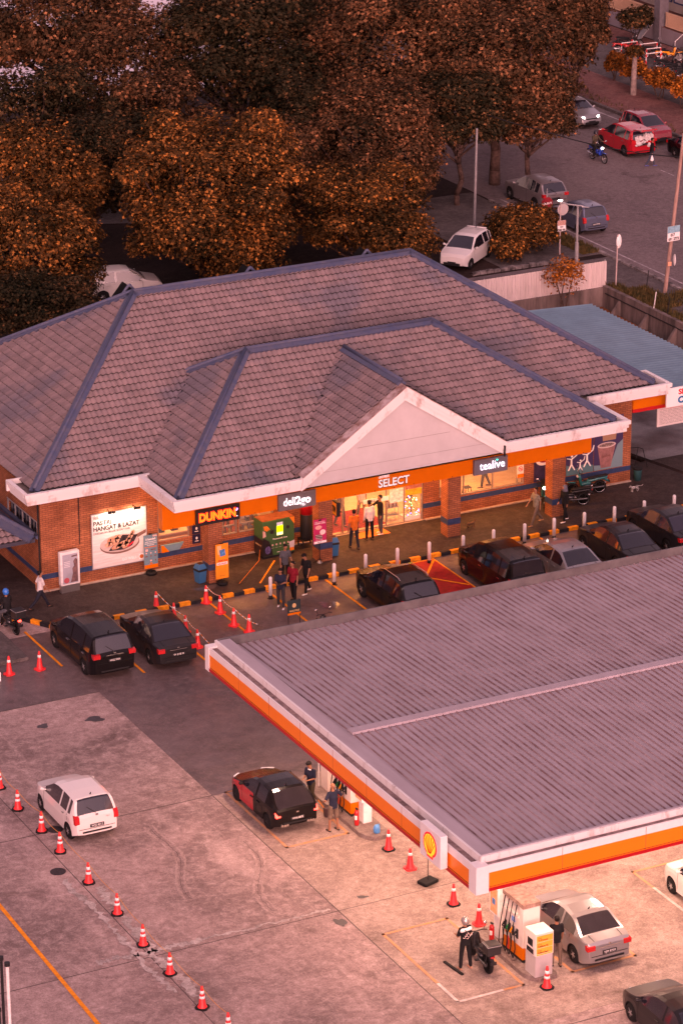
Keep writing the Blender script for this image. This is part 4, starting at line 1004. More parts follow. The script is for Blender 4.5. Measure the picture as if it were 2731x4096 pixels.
for k, (x, y, dg, col, lb) in enumerate(((111.6,172.5,-12,MC_black,'bare black motorcycle nearest the striped rails'),(111.5,171.2,-14,MC_black,'covered black motorcycle second from the striped rails'),(111.3,169.5,-10,MC_black,'dark motorcycle with blue mirror glint at the right picture edge'),(112.0,178.3,-20,MC_red,'red-trimmed motorcycle beside the round bush'),(112.9,176.3,-16,MC_black,'black motorcycle behind the striped rails'),(113.2,174.9,-18,MC_yel,'yellow motorcycle behind the striped rails'),(113.0,179.5,-18,MC_black,'black motorcycle left of the round bush, farthest one'))):
    moto(lb, col, (x, y), dg, 1.26, group='motorcycles parked along the far arcade')
# ================================================================== PEOPLE
def remeshed(mb, name, mats, parent, vox=.011, smooth=4):
    o = mb.build(name, mats[0], parent)
    md = o.modifiers.new('r', 'REMESH'); md.mode = 'VOXEL'; md.voxel_size = vox; md.use_smooth_shade = True
    ms = o.modifiers.new('s', 'SMOOTH'); ms.factor = .5; ms.iterations = smooth
    dg = bpy.context.evaluated_depsgraph_get(); me = bpy.data.meshes.new_from_object(o.evaluated_get(dg))
    o.modifiers.clear(); old = o.data; o.data = me; bpy.data.meshes.remove(old); me.name = name
    me.materials.clear()
    for m_ in mats: me.materials.append(m_)
    me.polygons.foreach_set('use_smooth', [True]*len(me.polygons)); return o
M_shoe_w = mat('white_shoe', (.75,.74,.72), .5); M_shoe_k = mat('black_shoe', (.02,.02,.02), .5); M_eye = mat('eye_dark', (.01,.01,.01), .3); M_lip = mat('lip', (.25,.09,.07), .5)
M_skin2 = mat('skin_tan', (.42,.23,.15), .55)
def cloth(name, c, var=.2): return mat('cloth_'+name, c, .85, var=var, scale=9, bump=.15)
def dirv(a, o, s):  # forward angle a from straight down, outward angle o on side s
    a, o = radians(a), radians(o); return Vector((sin(a)*cos(o), s*sin(o), -cos(a)*cos(o)))
def person(label, loc, deg, top, bottom, legs=((12,5),(-14,8)), arms=((-18,10,20),(16,10,20)), z=0, h=1.70, lean=3, head=(0,0), sleeve='short', shorts=False, hair='short', shoe=M_shoe_k, skin=M_skin, helmet=None, bag=None, group=None, seat=None, extra=None, female=False, open_leg=2):
    S = h/1.70; root = thing('person', label, 'person', (loc[0], loc[1], z), radians(deg), group)
    hip = Vector((0,0,.90)); L_ = radians(lean); upv = Vector((sin(L_),0,cos(L_)))
    J = {}
    for s, (a, k), nm in ((1, legs[0], 'L'), (-1, legs[1], 'R')):
        hp = hip+Vector((0,s*.095,0)); kn = hp+dirv(a, open_leg, s)*.43; an = kn+dirv(a-k, open_leg*.5, s)*.40; J[nm] = (hp, kn, an, a-k)
    low = min(J['L'][2].z, J['R'][2].z)-.075
    dz = -low if seat is None else seat-.90
    shift = Vector((0,0,dz))
    hip = hip+shift; J = {k: (v[0]+shift, v[1]+shift, v[2]+shift, v[3]) for k, v in J.items()}
    ch = hip+upv*.34; sh = hip+upv*.50; nk = hip+upv*.565; hd = nk+Vector((sin(L_*.4+radians(head[1]))*.13,0,.135))
    R = Matrix.Scale(S, 4)
    b = MB(); sk = MB()
    wq = .86 if female else 1.0
    # body
    b.hull(hip, (.10,.145,.09), hip+upv*.18, (.09,.125,.07)).hull(hip+upv*.18, (.09,.125,.07), ch, (.105,.155*wq,.09)).hull(ch, (.105,.155*wq,.09), sh, (.06,.165*wq,.04)).hull(sh, (.05,.07,.03), nk+Vector((0,0,.02)), .052)
    # head with jaw, nose, ears
    hr = Matrix.Translation(hd) @ Matrix.Rotation(radians(head[0]), 4, 'Z') @ Matrix.Rotation(radians(head[1]), 4, 'Y')
    b.hull((0,0,.035), (.092,.076,.082), (.018,0,-.065), (.06,.052,.045), M=hr).hull((.088,0,.0), .012, (.108,0,-.022), .013, M=hr, sub=1)
    b.ball((0,.078,-.005), (.018,.010,.03), M=hr, sub=1).ball((0,-.078,-.005), (.018,.010,.03), M=hr, sub=1)
    hands = {}
    sho = {}
    for s, (a, o, e), nm in ((1, arms[0], 'L'), (-1, arms[1], 'R')):
        p0 = sh+Vector((0,s*.165*wq,-.01)); p1 = p0+dirv(a+lean*-1, o, s)*.27
        inw = -s*.45 if e > 55 else 0
        fd = dirv(a+e, o*.3, s); fd = (fd+Vector((0,inw,0))).normalized(); p2 = p1+fd*.245; sho[nm] = (p0, p1, p2)
        b.hull(p0, .048, p1, .038).hull(p1, .038, p2, .026)
        # hand: palm, four fingers of different lengths, thumb from the side of the palm
        side = Vector((0,s,0)); side = (side-fd*side.dot(fd)).normalized(); pn = fd.cross(side)
        pc = p2+fd*.045; b.hull(p2, (.022,.022,.022), pc+fd*.02, (.028,.028,.026))
        curl = (pn if pn.x > 0 or pn.z > 0 else -pn)*.35
        for q in range(4):
            base = p2+fd*.075+side*(-.027+.018*q); ln = (.062,.074,.070,.055)[q]
            mid = base+(fd+curl*.3).normalized()*ln*.55; tip = mid+(fd+curl).normalized()*ln*.5
            b.hull(base, .0095, mid, .0090, sub=1).hull(mid, .0090, tip, .0080, sub=1)
        tb = p2+fd*.03-side*.024; b.hull(tb, .012, tb+(fd*.7-side*.7).normalized()*.045, .010, sub=1).hull(tb+(fd*.7-side*.7).normalized()*.045, .010, tb+(fd*.9-side*.5).normalized()*.075, .009, sub=1)
        hands[nm] = p2+fd*.08
    for nm in 'LR':
        hp, kn, an, ang = J[nm]; b.hull(hp, (.085,.08,.085), kn, .052).hull(kn, .052, an, .034).hull(an, .034, an+Vector((.02,0,-.05)), .03)
        b.hull(an+Vector((-.02,0,-.045)), .028, an+Vector((.13,0,-.055)), (.035,.035,.02))
    bo = remeshed(b, 'body', [skin], root, .0105, 2)
    # clothes
    t = MB(); g = .016
    t.hull(hip+upv*-.04, (.112+g,.15+g,.05), hip+upv*.18, (.100+g,.135+g,.07)).hull(hip+upv*.18, (.100+g,.135+g,.07), ch, (.11+g,.158*wq+g,.09)).hull(ch, (.11+g,.158*wq+g,.09), sh+upv*.005, (.07,.168*wq+.012,.045))
    for nm in 'LR':
        p0, p1, p2 = sho[nm]
        if sleeve == 'short': t.hull(p0, .062, p0.lerp(p1, .78), .058)
        else: t.hull(p0, .062, p1, .052).hull(p1, .052, p1.lerp(p2, .93), .038)
    if female: t.hull(hip+upv*.1, (.12,.15,.1), hip+Vector((0,0,-.22)), (.15,.18,.05))
    shirt = remeshed(t, 'shirt', [top], root, .013, 4)
    t = MB(); t.hull(hip+Vector((0,0,.05)), (.108,.15,.05), hip+Vector((0,0,-.03)), (.115,.155,.07))
    for nm in 'LR':
        hp, kn, an, ang = J[nm]
        if shorts: t.hull(hp, (.098,.092,.09), hp.lerp(kn, .92), .078)
        else: t.hull(hp, (.095,.088,.09), kn, .068).hull(kn, .068, an+(kn-an).normalized()*.03, .055)
    remeshed(t, 'shorts' if shorts else 'trousers', [bottom], root, .013, 4)
    for nm in 'LR':
        hp, kn, an, ang = J[nm]; m_ = MB().hull(an+Vector((-.035,0,-.05)), (.04,.04,.026), an+Vector((.145,0,-.054)), (.045,.042,.022)); m_.build('shoe', shoe, root, smooth=60)
    if hair == 'scarf':
        hm = MB().hull((-.02,0,.03), (.118,.105,.11), (-.03,0,-.14), (.13,.15,.06), M=hr); hm.build('headscarf', cloth('scarf_grey', (.13,.13,.17)), root, smooth=60)
        # face stays visible
        MB().ball((.075,0,-.005), (.04,.058,.07), M=hr).build('face', skin, root, smooth=60)
    elif helmet:
        hm = MB().hull((-.005,0,.045), (.135,.125,.13), (-.02,0,-.01), (.13,.12,.10), M=hr); hm.build('helmet', helmet, root, smooth=60)
        MB().ball((.075,0,.0), (.066,.092,.055), M=hr).build('visor', M_glass, root, smooth=60)
    elif hair:
        hm = MB(); hm.hull((-.022,0,.062), (.098,.088,.072), (-.045,0,.0), (.068,.080,.06), M=hr)
        if hair == 'thick': hm.ball((.0,0,.09), (.105,.098,.062), M=hr)
        remeshed(hm, 'hair', [M_hair], root, .012, 2)
    f = MB()
    for s in (1,-1): f.ball((.088,s*.030,.014), (.008,.013,.007), M=hr, sub=1)
    if hair != 'scarf' and not helmet: f.build('eyes', M_eye, root); MB().ball((.074,0,-.055), (.009,.024,.006), M=hr, sub=1).build('mouth', M_lip, root)
    if bag: bag(root, sho, hands, hip, ch, hr)
    root.scale = (S, S, S); return root
navy = cloth('navy', (.018,.022,.045)); blackc = cloth('black', (.012,.012,.014)); greyc = cloth('grey', (.085,.09,.105)); maroon = cloth('maroon', (.20,.012,.025)); jeans = cloth('jeans', (.06,.075,.11)); whitec = cloth('white', (.62,.60,.60)); orangec = cloth('orange', (.62,.16,.02)); beige = cloth('beige', (.25,.22,.16)); khaki = cloth('khaki', (.16,.12,.09)); darkt = cloth('dark_trousers', (.02,.022,.035)); purple = cloth('purple_print', (.05,.018,.05)); olive = cloth('olive', (.07,.06,.04))
person('man in white T-shirt and dark trousers striding along the walkway by the light box', (42.2,108.5), -4, whitec, darkt, legs=((28,4),(-30,14)), arms=((-24,8,25),(20,8,20)), z=.15, shoe=M_shoe_k)
def phone(root, sho, hands, hip, ch, hr):
    p = (hands['L']+hands['R'])/2; MB().bbox(p+Vector((.02,0,.01)), (.05,.16,.09)).build('phone', M_dark, root)
person('young man in dark T-shirt and white shoes looking at a camera beside the white bollard', (50.75,104.55), -125, navy, cloth('charcoal_trousers', (.04,.04,.045)), legs=((6,6),(-8,10)), arms=((12,6,85),(10,6,85)), head=(0,25), shoe=M_shoe_w, bag=phone)
def cigarette(root, sho, hands, hip, ch, hr):
    MB().tube(hands['L'], hands['L']+Vector((.12,.03,.10)), .012).build('paper_roll', M_txtwht, root)
person('man in grey T-shirt standing on the kerb behind the other three', (51.95,106.6), -95, greyc, blackc, legs=((5,3),(-6,5)), arms=((5,12,45),(0,8,15)), head=(0,18), z=.08, bag=cigarette)
person('man in maroon T-shirt with black trousers standing in the empty bay', (51.5,104.95), -150, maroon, blackc, legs=((6,3),(-9,5)), arms=((-4,8,15),(6,8,20)), head=(-10,5))
def backpack(root, sho, hands, hip, ch, hr):
    MB().hull(ch+Vector((-.17,0,-.12)), (.07,.13,.12), ch+Vector((-.16,0,.06)), (.06,.12,.08)).build('backpack', blackc, root, smooth=60)
person('young man in black with small backpack, head bent, beside the man in maroon', (52.35,105.5), -165, blackc, blackc, legs=((14,8),(-16,10)), arms=((2,10,15),(6,10,35)), head=(0,30), hair='thick', bag=backpack, shoe=M_shoe_w)
person('man in orange shirt walking towards the shop doors', (56.1,108.6), 84, orangec, darkt, legs=((12,5),(-8,12)), arms=((-8,12,15),(10,10,15)), z=.15)
person('man in white long-sleeved shirt and black trousers at the shop doors', (57.1,109.15), 92, whitec, blackc, legs=((3,2),(-3,3)), arms=((0,10,10),(0,10,12)), sleeve='long', z=.15, h=1.74)
person('man in black top and white shoes reaching for the shop door handle', (57.85,109.6), 178, blackc, cloth('grey_jeans', (.07,.07,.085)), legs=((2,2),(-2,3)), arms=((2,6,10),(55,10,35)), sleeve='long', z=.15, shoe=M_shoe_w)
person('woman in long dark purple print dress inside the shop doorway', (56.75,111.1), -80, purple, purple, sleeve='long', hair='scarf', female=True, z=.17)
person('man in white T-shirt coming out of the shop with his head bowed', (57.85,111.3), -100, whitec, khaki, head=(0,30), z=.17)
person('customer in dark trousers standing inside the window with the bar stool', (64.4,112.4), 160, greyc, darkt, z=.17)
person('man in beige shirt walking past the brick pillar towards the doors', (64.1,107.5), 186, beige, khaki, legs=((24,4),(-24,14)), arms=((-16,10,20),(20,12,20)), z=.15, shoe=mat('sandal', (.35,.2,.1), .7))
person('woman in black with grey headscarf walking beside the brick pillar', (65.35,107.25), 186, blackc, blackc, legs=((10,4),(-12,8)), arms=((-6,8,15),(8,8,20)), sleeve='long', hair='scarf', z=.15, female=False, shoe=M_shoe_w, h=1.62)
def collar(root, sho, hands, hip, ch, hr):
    MB().hull(ch+Vector((.05,.05,.17)), (.03,.02,.03), ch+Vector((.05,-.05,.17)), (.03,.02,.03)).build('collar', M_txtwht, root, smooth=60)
person('pump attendant in dark polo with white collar standing by the red and black car', (43.85,88.15), 205, navy, olive, legs=((14,6),(-20,12)), arms=((8,8,80),(8,8,80)), head=(0,28), hair='thick', bag=collar)
person('bald man in navy T-shirt and shorts with hands on hips behind the refuelled car', (43.66,86.1), 100, navy, khaki, legs=((2,1),(-2,2)), arms=((-14,42,70),(-14,42,70)), shorts=True, hair=None, shoe=mat('flip_flop', (.04,.03,.025), .7), skin=M_skin, h=1.74, open_leg=5)
def jersey(root, sho, hands, hip, ch, hr):
    MB().hull(ch+Vector((-.01,-.16,.11)), (.10,.05,.07), ch+Vector((-.01,.16,.11)), (.10,.05,.07)).build('white_yoke', M_txtwht, root, smooth=60)
    st = MB(); rr = random.Random(4)
    for k in range(5):
        y0 = -.12+.06*k
        st.path([ch+Vector((-.135, y0-.05, -.02-.05*(k % 3))), ch+Vector((-.140, y0, -.07-.05*(k % 3))), ch+Vector((-.135, y0+.05, -.04-.05*(k % 3)))], .008)
    for k in range(10):
        a = rr.uniform(0, 2*pi); st.path([ch+Vector((-.138,.05*cos(a),-.02+.06*sin(a))), ch+Vector((-.138,.05*cos(a+1.6),-.02+.06*sin(a+1.6)))], .007)
    st.build('jersey_print', mat('jersey_pink_print', (.7,.55,.52), .7), root)
    MB().path([ch+Vector((-.14,.10,.16)), ch+Vector((-.15,-.02,-.05)), ch+Vector((-.13,-.15,-.26))], .014).build('bag_strap', M_dark, root)
person('motorcyclist in silver helmet and black and white patterned jersey standing at the pump', (42.93,75.75), 96, blackc, blackc, legs=((2,2),(-3,3)), arms=((14,14,62),(14,14,62)), helmet=mat('silver_helmet', (.42,.38,.37), .25, .7), bag=jersey, shoe=mat('tan_sandal', (.45,.25,.17), .7), h=1.72, open_leg=6)
person('man in dark T-shirt and brown trousers between the dispenser and the silver sedan', (45.5,74.6), 75, blackc, khaki, legs=((3,2),(-3,3)), arms=((6,8,40),(4,8,20)))
person('rider in blue helmet and dark jacket stopped by the traffic island', (40.38,107.3), 97, blackc, greyc, legs=((62,68),(58,66)), arms=((42,16,40),(42,16,40)), sleeve='long', lean=14, seat=.92, helmet=mat('blue_helmet', (.03,.16,.55), .25), shoe=M_shoe_w, open_leg=14)
person('rider in dark helmet and olive jacket on the blue motorcycle', (96.02,155.15), -88, olive, blackc, legs=((62,68),(58,66)), arms=((42,16,40),(42,16,40)), sleeve='long', lean=10, seat=.92, helmet=mat('dark_helmet', (.02,.02,.03), .3), z=Z, open_leg=14)
def sack(root, sho, hands, hip, ch, hr):
    MB().hull(hands['R']+Vector((0,0,-.1)), (.03,.03,.03), hands['R']+Vector((0,0,-.34)), (.11,.08,.09)).build('plastic_bag', M_txtwht, root, smooth=60)
person('pedestrian in dark jacket and jeans carrying a white plastic bag across the street', (98.1,152.2), -20, blackc, jeans, legs=((16,5),(-20,10)), arms=((30,20,30),(-12,12,15)), sleeve='long', bag=sack, z=Z, shoe=mat('blue_shoe', (.08,.12,.4), .5))
# ------------------------------------------------------------------ cats
def cat(label, loc, deg, c1, c2, z):
    t = thing('cat', label, 'cat', (*loc, z), radians(deg)); b = MB()
    b.hull((-.12,0,.2), (.07,.06,.075), (.0,0,.17), (.08,.055,.06)).hull((.0,0,.17), (.08,.055,.06), (.14,0,.19), (.06,.05,.065)).hull((.14,0,.2), .045, (.23,0,.25), .04)
    b.ball((.25,0,.26), (.055,.045,.045)).ball((.30,0,.245), (.02,.022,.018), sub=1)
    for s in (1,-1): b.hull((.24,s*.028,.29), .014, (.235,s*.034,.325), .006, sub=1)
    for x, s in ((.14,1),(.16,-1),(-.13,1),(-.11,-1)):
        b.hull((x,s*.035,.16), .03, (x+(.02 if x > 0 else -.05),s*.035,.09), .02, sub=1).hull((x+(.02 if x > 0 else -.05),s*.035,.09), .02, (x+.01,s*.035,.02), .016, sub=1).hull((x+.0,s*.035,.015), .016, (x+.035,s*.035,.012), .014, sub=1)
    b.hull((-.18,0,.22), .018, (-.30,.03,.20), .014, sub=1).hull((-.30,.03,.20), .014, (-.38,.07,.27), .011, sub=1)
    remeshed(b, 'body', [mat('cat_fur_'+label[:5].strip(), c1, .9, col2=c2, scale=11)], t, .009, 2)
cat('black and white cat walking on the concrete near the right corner of the shop', (69.9,108.95), 185, (.75,.72,.70), (.02,.02,.02), .15)
cat('brown tabby cat on the walkway between the two right-hand pillars', (61.5,108.45), 15, (.16,.09,.05), (.07,.04,.025), .15)
# ================================================================== CONES, BOLLARDS, ROPES
def make_cone(label, group, red_base=False, bands=2, small=False):
    t = thing('traffic_cone', label, 'traffic cone', (0,0,0), 0, group)
    b = MB(); b.sm = True; b.lathe([(.165,.035),(.15,.06),(.115,.12),(.045,.68),(.035,.74),(.02,.75)], 24); b.build('cone_body', M_red, t)
    def R(z): return .115-(.07*(z-.12)/.56)
    for (z0, z1) in ((.50,.60),(.34,.42))[:bands]:
        q = MB(); q.sm = True; q.lathe([(R(z0)+.004,z0),(R(z1)+.004,z1)], 24); q.build('white_band', M_wband, t)
    q = MB(); s = .20; c = .08; q.prism([(-s+c,-s),(s-c,-s),(s,-s+c),(s,s-c),(s-c,s),(-s+c,s),(-s,s-c),(-s,-s+c)], 0, .05); q.build('base', M_red if red_base else M_black, t, bevel=.012)
    return t
G1 = 'cones in the long roped row'
row = [(34.92,94.4),(34.86,92.55),(34.95,90.62),(34.91,88.9),(34.88,86.42),(34.85,84.0),(34.74,81.72),(34.73,79.66),(34.73,77.3),(34.75,75.5)]
ordn = ['cut by the left picture edge','second from the top of the row','just left of the white hatchback','above the round manhole cover','beside the pale scuffed joint','sixth of the row from the top','next to the slab joint crossing','below the slab joint crossing','second from the bottom of the row','cut by the bottom picture edge']
proto = None
rng = random.Random(5)
for (x, y), o_ in zip(row, ordn):
    lb = 'red cone with black base in the long row, '+o_
    if proto is None: proto = make_cone(lb, G1); proto.location = (x, y, 0)
    else: copy_tree(proto, (x, y, 0), rng.uniform(0, 1.5), lb, G1)
G2 = 'cones roping off the empty bay'
p2 = None
for (x, y, lb) in ((46.37,106.75,'red cone at the kerb end of the left rope, behind the black sedan'),(46.5,105.35,'second red cone of the left rope by the black sedan roof'),(46.38,104.0,'third red cone of the left rope, right of the black sedan'),(46.2,102.5,'last red cone of the left rope, nearest the canopy corner'),
                   (48.38,106.42,'red cone at the kerb end of the right rope, below the orange banner'),(48.42,105.2,'second red cone of the right rope'),(48.35,103.8,'third red cone of the right rope'),(48.6,102.95,'red cone of the right rope touching the canopy edge')):
    if p2 is None: p2 = make_cone(lb, G2, red_base=True, bands=1); p2.location = (x, y, 0)
    else: copy_tree(p2, (x, y, 0), rng.uniform(0,1), lb, G2)
for (x, y, lb) in ((38.86,103.45,'red cone with red base nearest the left picture edge'),(40.05,103.35,'red cone with red base right of the traffic island')):
    copy_tree(p2, (x, y, 0), .3, lb, G2+' and lane').__setitem__('group', 'cones by the traffic island')
p3 = None
for (x, y, lb, rb) in ((44.64,84.0,'cone with broad white band just below the near end of the far pump island',0),(44.62,82.45,'cone with red base between the pump island and the hanging logo sign',1),(44.66,79.6,'cone with broad white band below the pole base under the canopy corner',0),(44.72,78.05,'cone with orange-red base behind the standing motorcyclist',1),(44.55,73.55,'cone with two white bands in front of the orange fuel panel',0)):
    c_ = make_cone(lb, 'cones under the canopy edge', red_base=bool(rb), bands=2 if y < 74 else 1); c_.location = (x, y, 0)
def rope(label, pts, sag, c1, c2=None, r=.012, name='rope'):
    t = MB()
    for (a, b) in zip(pts, pts[1:]):
        a, b = Vector(a), Vector(b); n = 14
        q = [a.lerp(b, i/n)-Vector((0,0,sag*4*(i/n)*(1-i/n))) for i in range(n+1)]
        for i in range(n):
            t.cur = i % 2 if c2 else 0; t.tube(q[i], q[i+1], r, n=5, cap=False)
    o = t.build(name, [c1, c2] if c2 else c1); return tag(o, label, 'rope')
rope('thin yellow rope strung along the tops of the long cone row', [(x+.0, y, .72) for x, y in row], .10, mat('yellow_rope', (.75,.33,.06), .7), r=.008)
ro_ = mat('orange_rope', (.8,.25,.03), .6)
rope('orange and white rope on the left cones of the empty bay', [(46.37,106.75,.74),(46.38,104.0,.70),(46.2,102.5,.72),(46.3,100.5,.5)], .10, ro_, M_wband, .014)
rope('orange and white rope on the right cones of the empty bay', [(48.38,106.42,.74),(48.42,105.2,.74),(48.35,103.8,.74),(48.6,102.2,.6)], .10, ro_, M_wband, .014)
rope('yellow rope lying up the walkway from the kerb cone', [(50.2,107.2,.2),(52.0,109.1,.2),(52.6,110.1,1.1)], .0, ro_, None, .01)
bp = None
names = {48.0:0}
blist = [(50.83,105.63,1),(53.72,105.75,1),(55.3,106.05,0),(56.75,106.05,0),(58.22,106.05,1),(59.8,106.05,0),(61.23,106.05,0),(62.7,106.04,0),(64.11,106.03,1),(65.57,106.03,0),(67.04,106.03,0),(68.51,106.03,0),(70.0,106.03,0)]
bl = ['beside the man with the camera','left of the bay with the black crossover','at the nose of the black crossover, first of three','at the nose of the black crossover, second of three','with black foot at the corner of the red hatched box','at the left nose corner of the tall black people carrier','at the right nose corner of the tall black people carrier','left of the silver sedan roof','right of the silver sedan roof, in front of the brick pillar','above the charcoal sedan bonnet','between the charcoal and the bluish-windscreen sedan','above the bluish-windscreen sedan','at the right picture edge of the kerb']
for (x, y, k), b_ in zip(blist, bl):
    lb = 'white round-topped bollard '+b_
    if bp is None:
        bp = thing('bollard', lb, 'bollard', (x,y,0), 0, 'white bollards along the shop kerb')
        q = MB(); q.sm = True; q.lathe([(.075,.14),(.075,.86),(.066,.90),(.04,.93),(.0,.935)], 18); q.build('post', mat('bollard_white', (.80,.78,.78), .45, var=.12, scale=4), bp)
        q = MB(); q.sm = True; q.lathe([(.077,0),(.077,.15)], 18); q.build('black_foot', M_dark, bp); MB().lathe([(.14,0),(.13,.015)], 16).build('floor_plate', M_dark, bp)
    else: copy_tree(bp, (x,y,0), 0, lb, 'white bollards along the shop kerb')
    
# ================================================================== SIGNS ON THE SHOP
def board(name, label, cat, x0, x1, z0, z1, y, m_, t=.12, group=None, part='board'):
    r = thing(name, label, cat, ((x0+x1)/2, y, z0), 0, group); w_ = (x1-x0)/2
    MB().box((-w_,0,0),(w_,t,z1-z0)).build(part, m_, r); return r
M_signk = mat('sign_black', (.018,.014,.016), .4); M_signg = mat('sign_grey', (.16,.15,.16), .5, var=.08); M_signl = mat('sign_light_grey', (.16,.155,.19), .5)
M_neon = mat('neon_orange', (1,.25,.02), emit=1.3, ecol=(1,.11,.006)); M_ledw = mat('led_white', (1,1,1), emit=.75, ecol=(1,.86,.95)); M_halo = mat('neon_red_edge', (1,.02,.01), emit=.9, ecol=(1,.012,.008)); M_pinkled = mat('led_magenta', (1,.2,1), emit=5, ecol=(.75,.15,1)); M_ledb = mat('led_bluewhite', (1,1,1), emit=.8, ecol=(.80,.80,1))
s = board('lit_sign', 'black box sign with glowing orange letters DUNKIN over the left brick pillar', 'lit sign', 48.55, 50.46, 2.80, 3.46, 107.58, M_signk)
text('letter_halo', 'DUNKIN', M_halo, s, (-.85,-.012,.17), .4, width=1.62, height=.37, bold=.028, ext=.004)
text('lettering', 'DUNKIN', M_neon, s, (-.835,-.03,.185), .4, width=1.59, height=.335, bold=.014, ext=.012)
MB().hull((.83,-.02,.46), (.025,.01,.03), (.80,-.02,.40), (.015,.01,.02)).build('apostrophe', M_pinkled, s); MB().ball((.82,-.02,.16), .022).build('indicator_lamp', M_ledb, s)
s = board('lit_sign', 'dark grey box sign with glowing white letters deli2go over the green machine', 'lit sign', 52.18, 53.84, 2.79, 3.47, 107.58, M_signg)
text('lettering', 'deli', M_ledw, s, (-.62,-.02,.20), .4, width=.52, height=.33, bold=0, ext=.012); text('lettering', '2go', M_ledw, s, (-.07,-.02,.20), .4, width=.66, height=.33, bold=.008, ext=.012)
s = board('lit_sign', 'pale grey box sign with glowing white letters tealive at the pediment corner', 'lit sign', 61.14, 62.72, 2.80, 3.46, 107.55, M_signl)
text('lettering', 'tealive', M_ledb, s, (-.54,-.02,.20), .4, width=1.18, height=.34, bold=0, ext=.012)
MB().bbox((.28,-.03,.55),(.05,.01,.03)).build('teal_dot', mat('teal_led', (0,.8,.6), emit=5, ecol=(.02,.9,.6)), s)
s = thing('channel_letters', 'raised grey-white letters spelling SELECT on the orange board above the doors', 'shop sign', (56.75,107.7,3.0))
M_letr = mat('letter_white', (.72,.70,.70), .4, emit=.25, ecol=(1,.75,.75)); M_letk = mat('letter_side', (.05,.03,.03), .5)
text('letter_return', 'SELECT', M_letk, s, (.015,.01,-.02), .4, width=1.42, height=.335, bold=.018, ext=.02); text('lettering', 'SELECT', M_letr, s, (0,-.02,0), .4, width=1.42, height=.33, bold=.008, ext=.008)
text('lettering', 'Shell', M_letr, s, (0,-.02,.40), .2, width=.48, height=.19, bold=.004, ext=.008)
# big poster with lamps
po = thing('wall_poster', 'large white poster of pastries on a round board lit by two floodlights', 'poster', (46.3,110.14,.68))
MB().box((-1.19,0,0),(1.22,.035,2.36)).build('poster_frame', M_grey, po)
M_post = mat('poster_paper', (.74,.71,.70), .5, col2=(.58,.54,.53), scale=2.2, stretch=(.5,1,5))
MB().box((-1.16,-.012,.03),(1.19,0,2.33)).build('poster_sheet', M_post, po)
def ell(cx_, cz_, rx, rz, n=36, a0=0): return [(cx_+rx*cos(2*pi*i/n+a0), cz_+rz*sin(2*pi*i/n+a0)) for i in range(n)]
def flat(nm, poly, m_, par, y, t=.004): o = MB().prism(poly, y-t, y, 'y').build(nm, m_, par); return o
M_bwood = mat('printed_wood', (.20,.12,.10), .5, var=.3, scale=5, stretch=(.6,1,4)); M_bwood2 = mat('printed_wood_pale', (.50,.42,.40), .5, var=.15, scale=5, stretch=(.6,1,4)); M_past = mat('printed_pastry', (.38,.16,.09), .5, col2=(.66,.42,.30), scale=9); M_cloth = mat('printed_napkin', (.04,.03,.035), .5, var=.4, scale=4)
def tilt(poly, cx_, cz_, a):
    c_, s_ = cos(a), sin(a); return [(cx_+(x-cx_)*c_-(z-cz_)*s_, cz_+(x-cx_)*s_+(z-cz_)*c_) for x, z in poly]
flat('printed_board_edge', ell(.02,.92,.86,.40), M_bwood, po, -.013); flat('printed_board', ell(.0,.97,.84,.37), M_bwood2, po, -.018)
flat('printed_board_handle', [(.70,1.02),(1.17,1.22),(1.17,1.36),(.62,1.18)], M_bwood, po, -.016)
flat('printed_napkin', [(-.48,.70),(.18,.66),(.55,.78),(.80,1.20),(.15,1.30),(-.2,1.0)], M_cloth, po, -.022)
for (x, z_, rx, rz, a) in ((-.45,.98,.19,.11,.2),(-.38,1.16,.17,.12,.6),(-.15,1.07,.20,.13,.9),(-.08,1.24,.17,.10,.1),(-.12,.84,.24,.10,.25),(.12,.92,.22,.10,.35),(.27,.83,.17,.10,.75),(.36,1.0,.17,.10,.8),(.48,1.17,.16,.09,.85),(.58,1.32,.13,.08,.9)):
    flat('printed_pastry', tilt(ell(x,z_,rx,rz,14), x, z_, a), M_past, po, -.026)
    flat('printed_pastry_filling', tilt(ell(x+.01,z_,rx*.4,rz*.25,10), x, z_, a+.9), M_cloth, po, -.030)
flat('printed_pepper', [(.36,.74),(.62,.90),(.60,.95),(.34,.79)], mat('printed_red', (.7,.02,.05), .5), po, -.030)
text('lettering', 'deli', M_txtblk, po, (-1.10,-.014,2.14), .2, width=.22, height=.15); text('lettering', '2go', mat('pale_red_print', (.7,.35,.33), .5), po, (-.87,-.014,2.14), .2, width=.22, height=.13)
text('lettering', 'PASTRI', M_txtblk, po, (-1.10,-.014,1.87), .2, width=.78, height=.185, bold=.006); text('lettering', 'HANGAT & LAZAT', M_txtblk, po, (-1.10,-.014,1.63), .2, width=2.0, height=.185, bold=.006)
text('lettering', 'DISEDIAKAN SEGAR SETIAP HARI', M_txtblk, po, (-1.10,-.014,1.49), .2, width=1.58, height=.085)
text('lettering', 'GO WELL', M_txtwht, po, (.10,-.014,.18), .2, width=.64, height=.11, bold=.004)
flat('emblem_tile', [(.84,.10),(1.06,.10),(1.06,.34),(.84,.34)], M_txtwht, po, -.014); flat('orange_print', [(1.06,.10),(1.18,.10),(1.18,.34),(1.06,.34)], M_orange, po, -.014)
flat('scallop_emblem', [(.95+p[0]*.085, .225+p[1]*.085) for p in pecten(20)], mat('printed_scallop', (.55,.14,.03), .5), po, -.018)
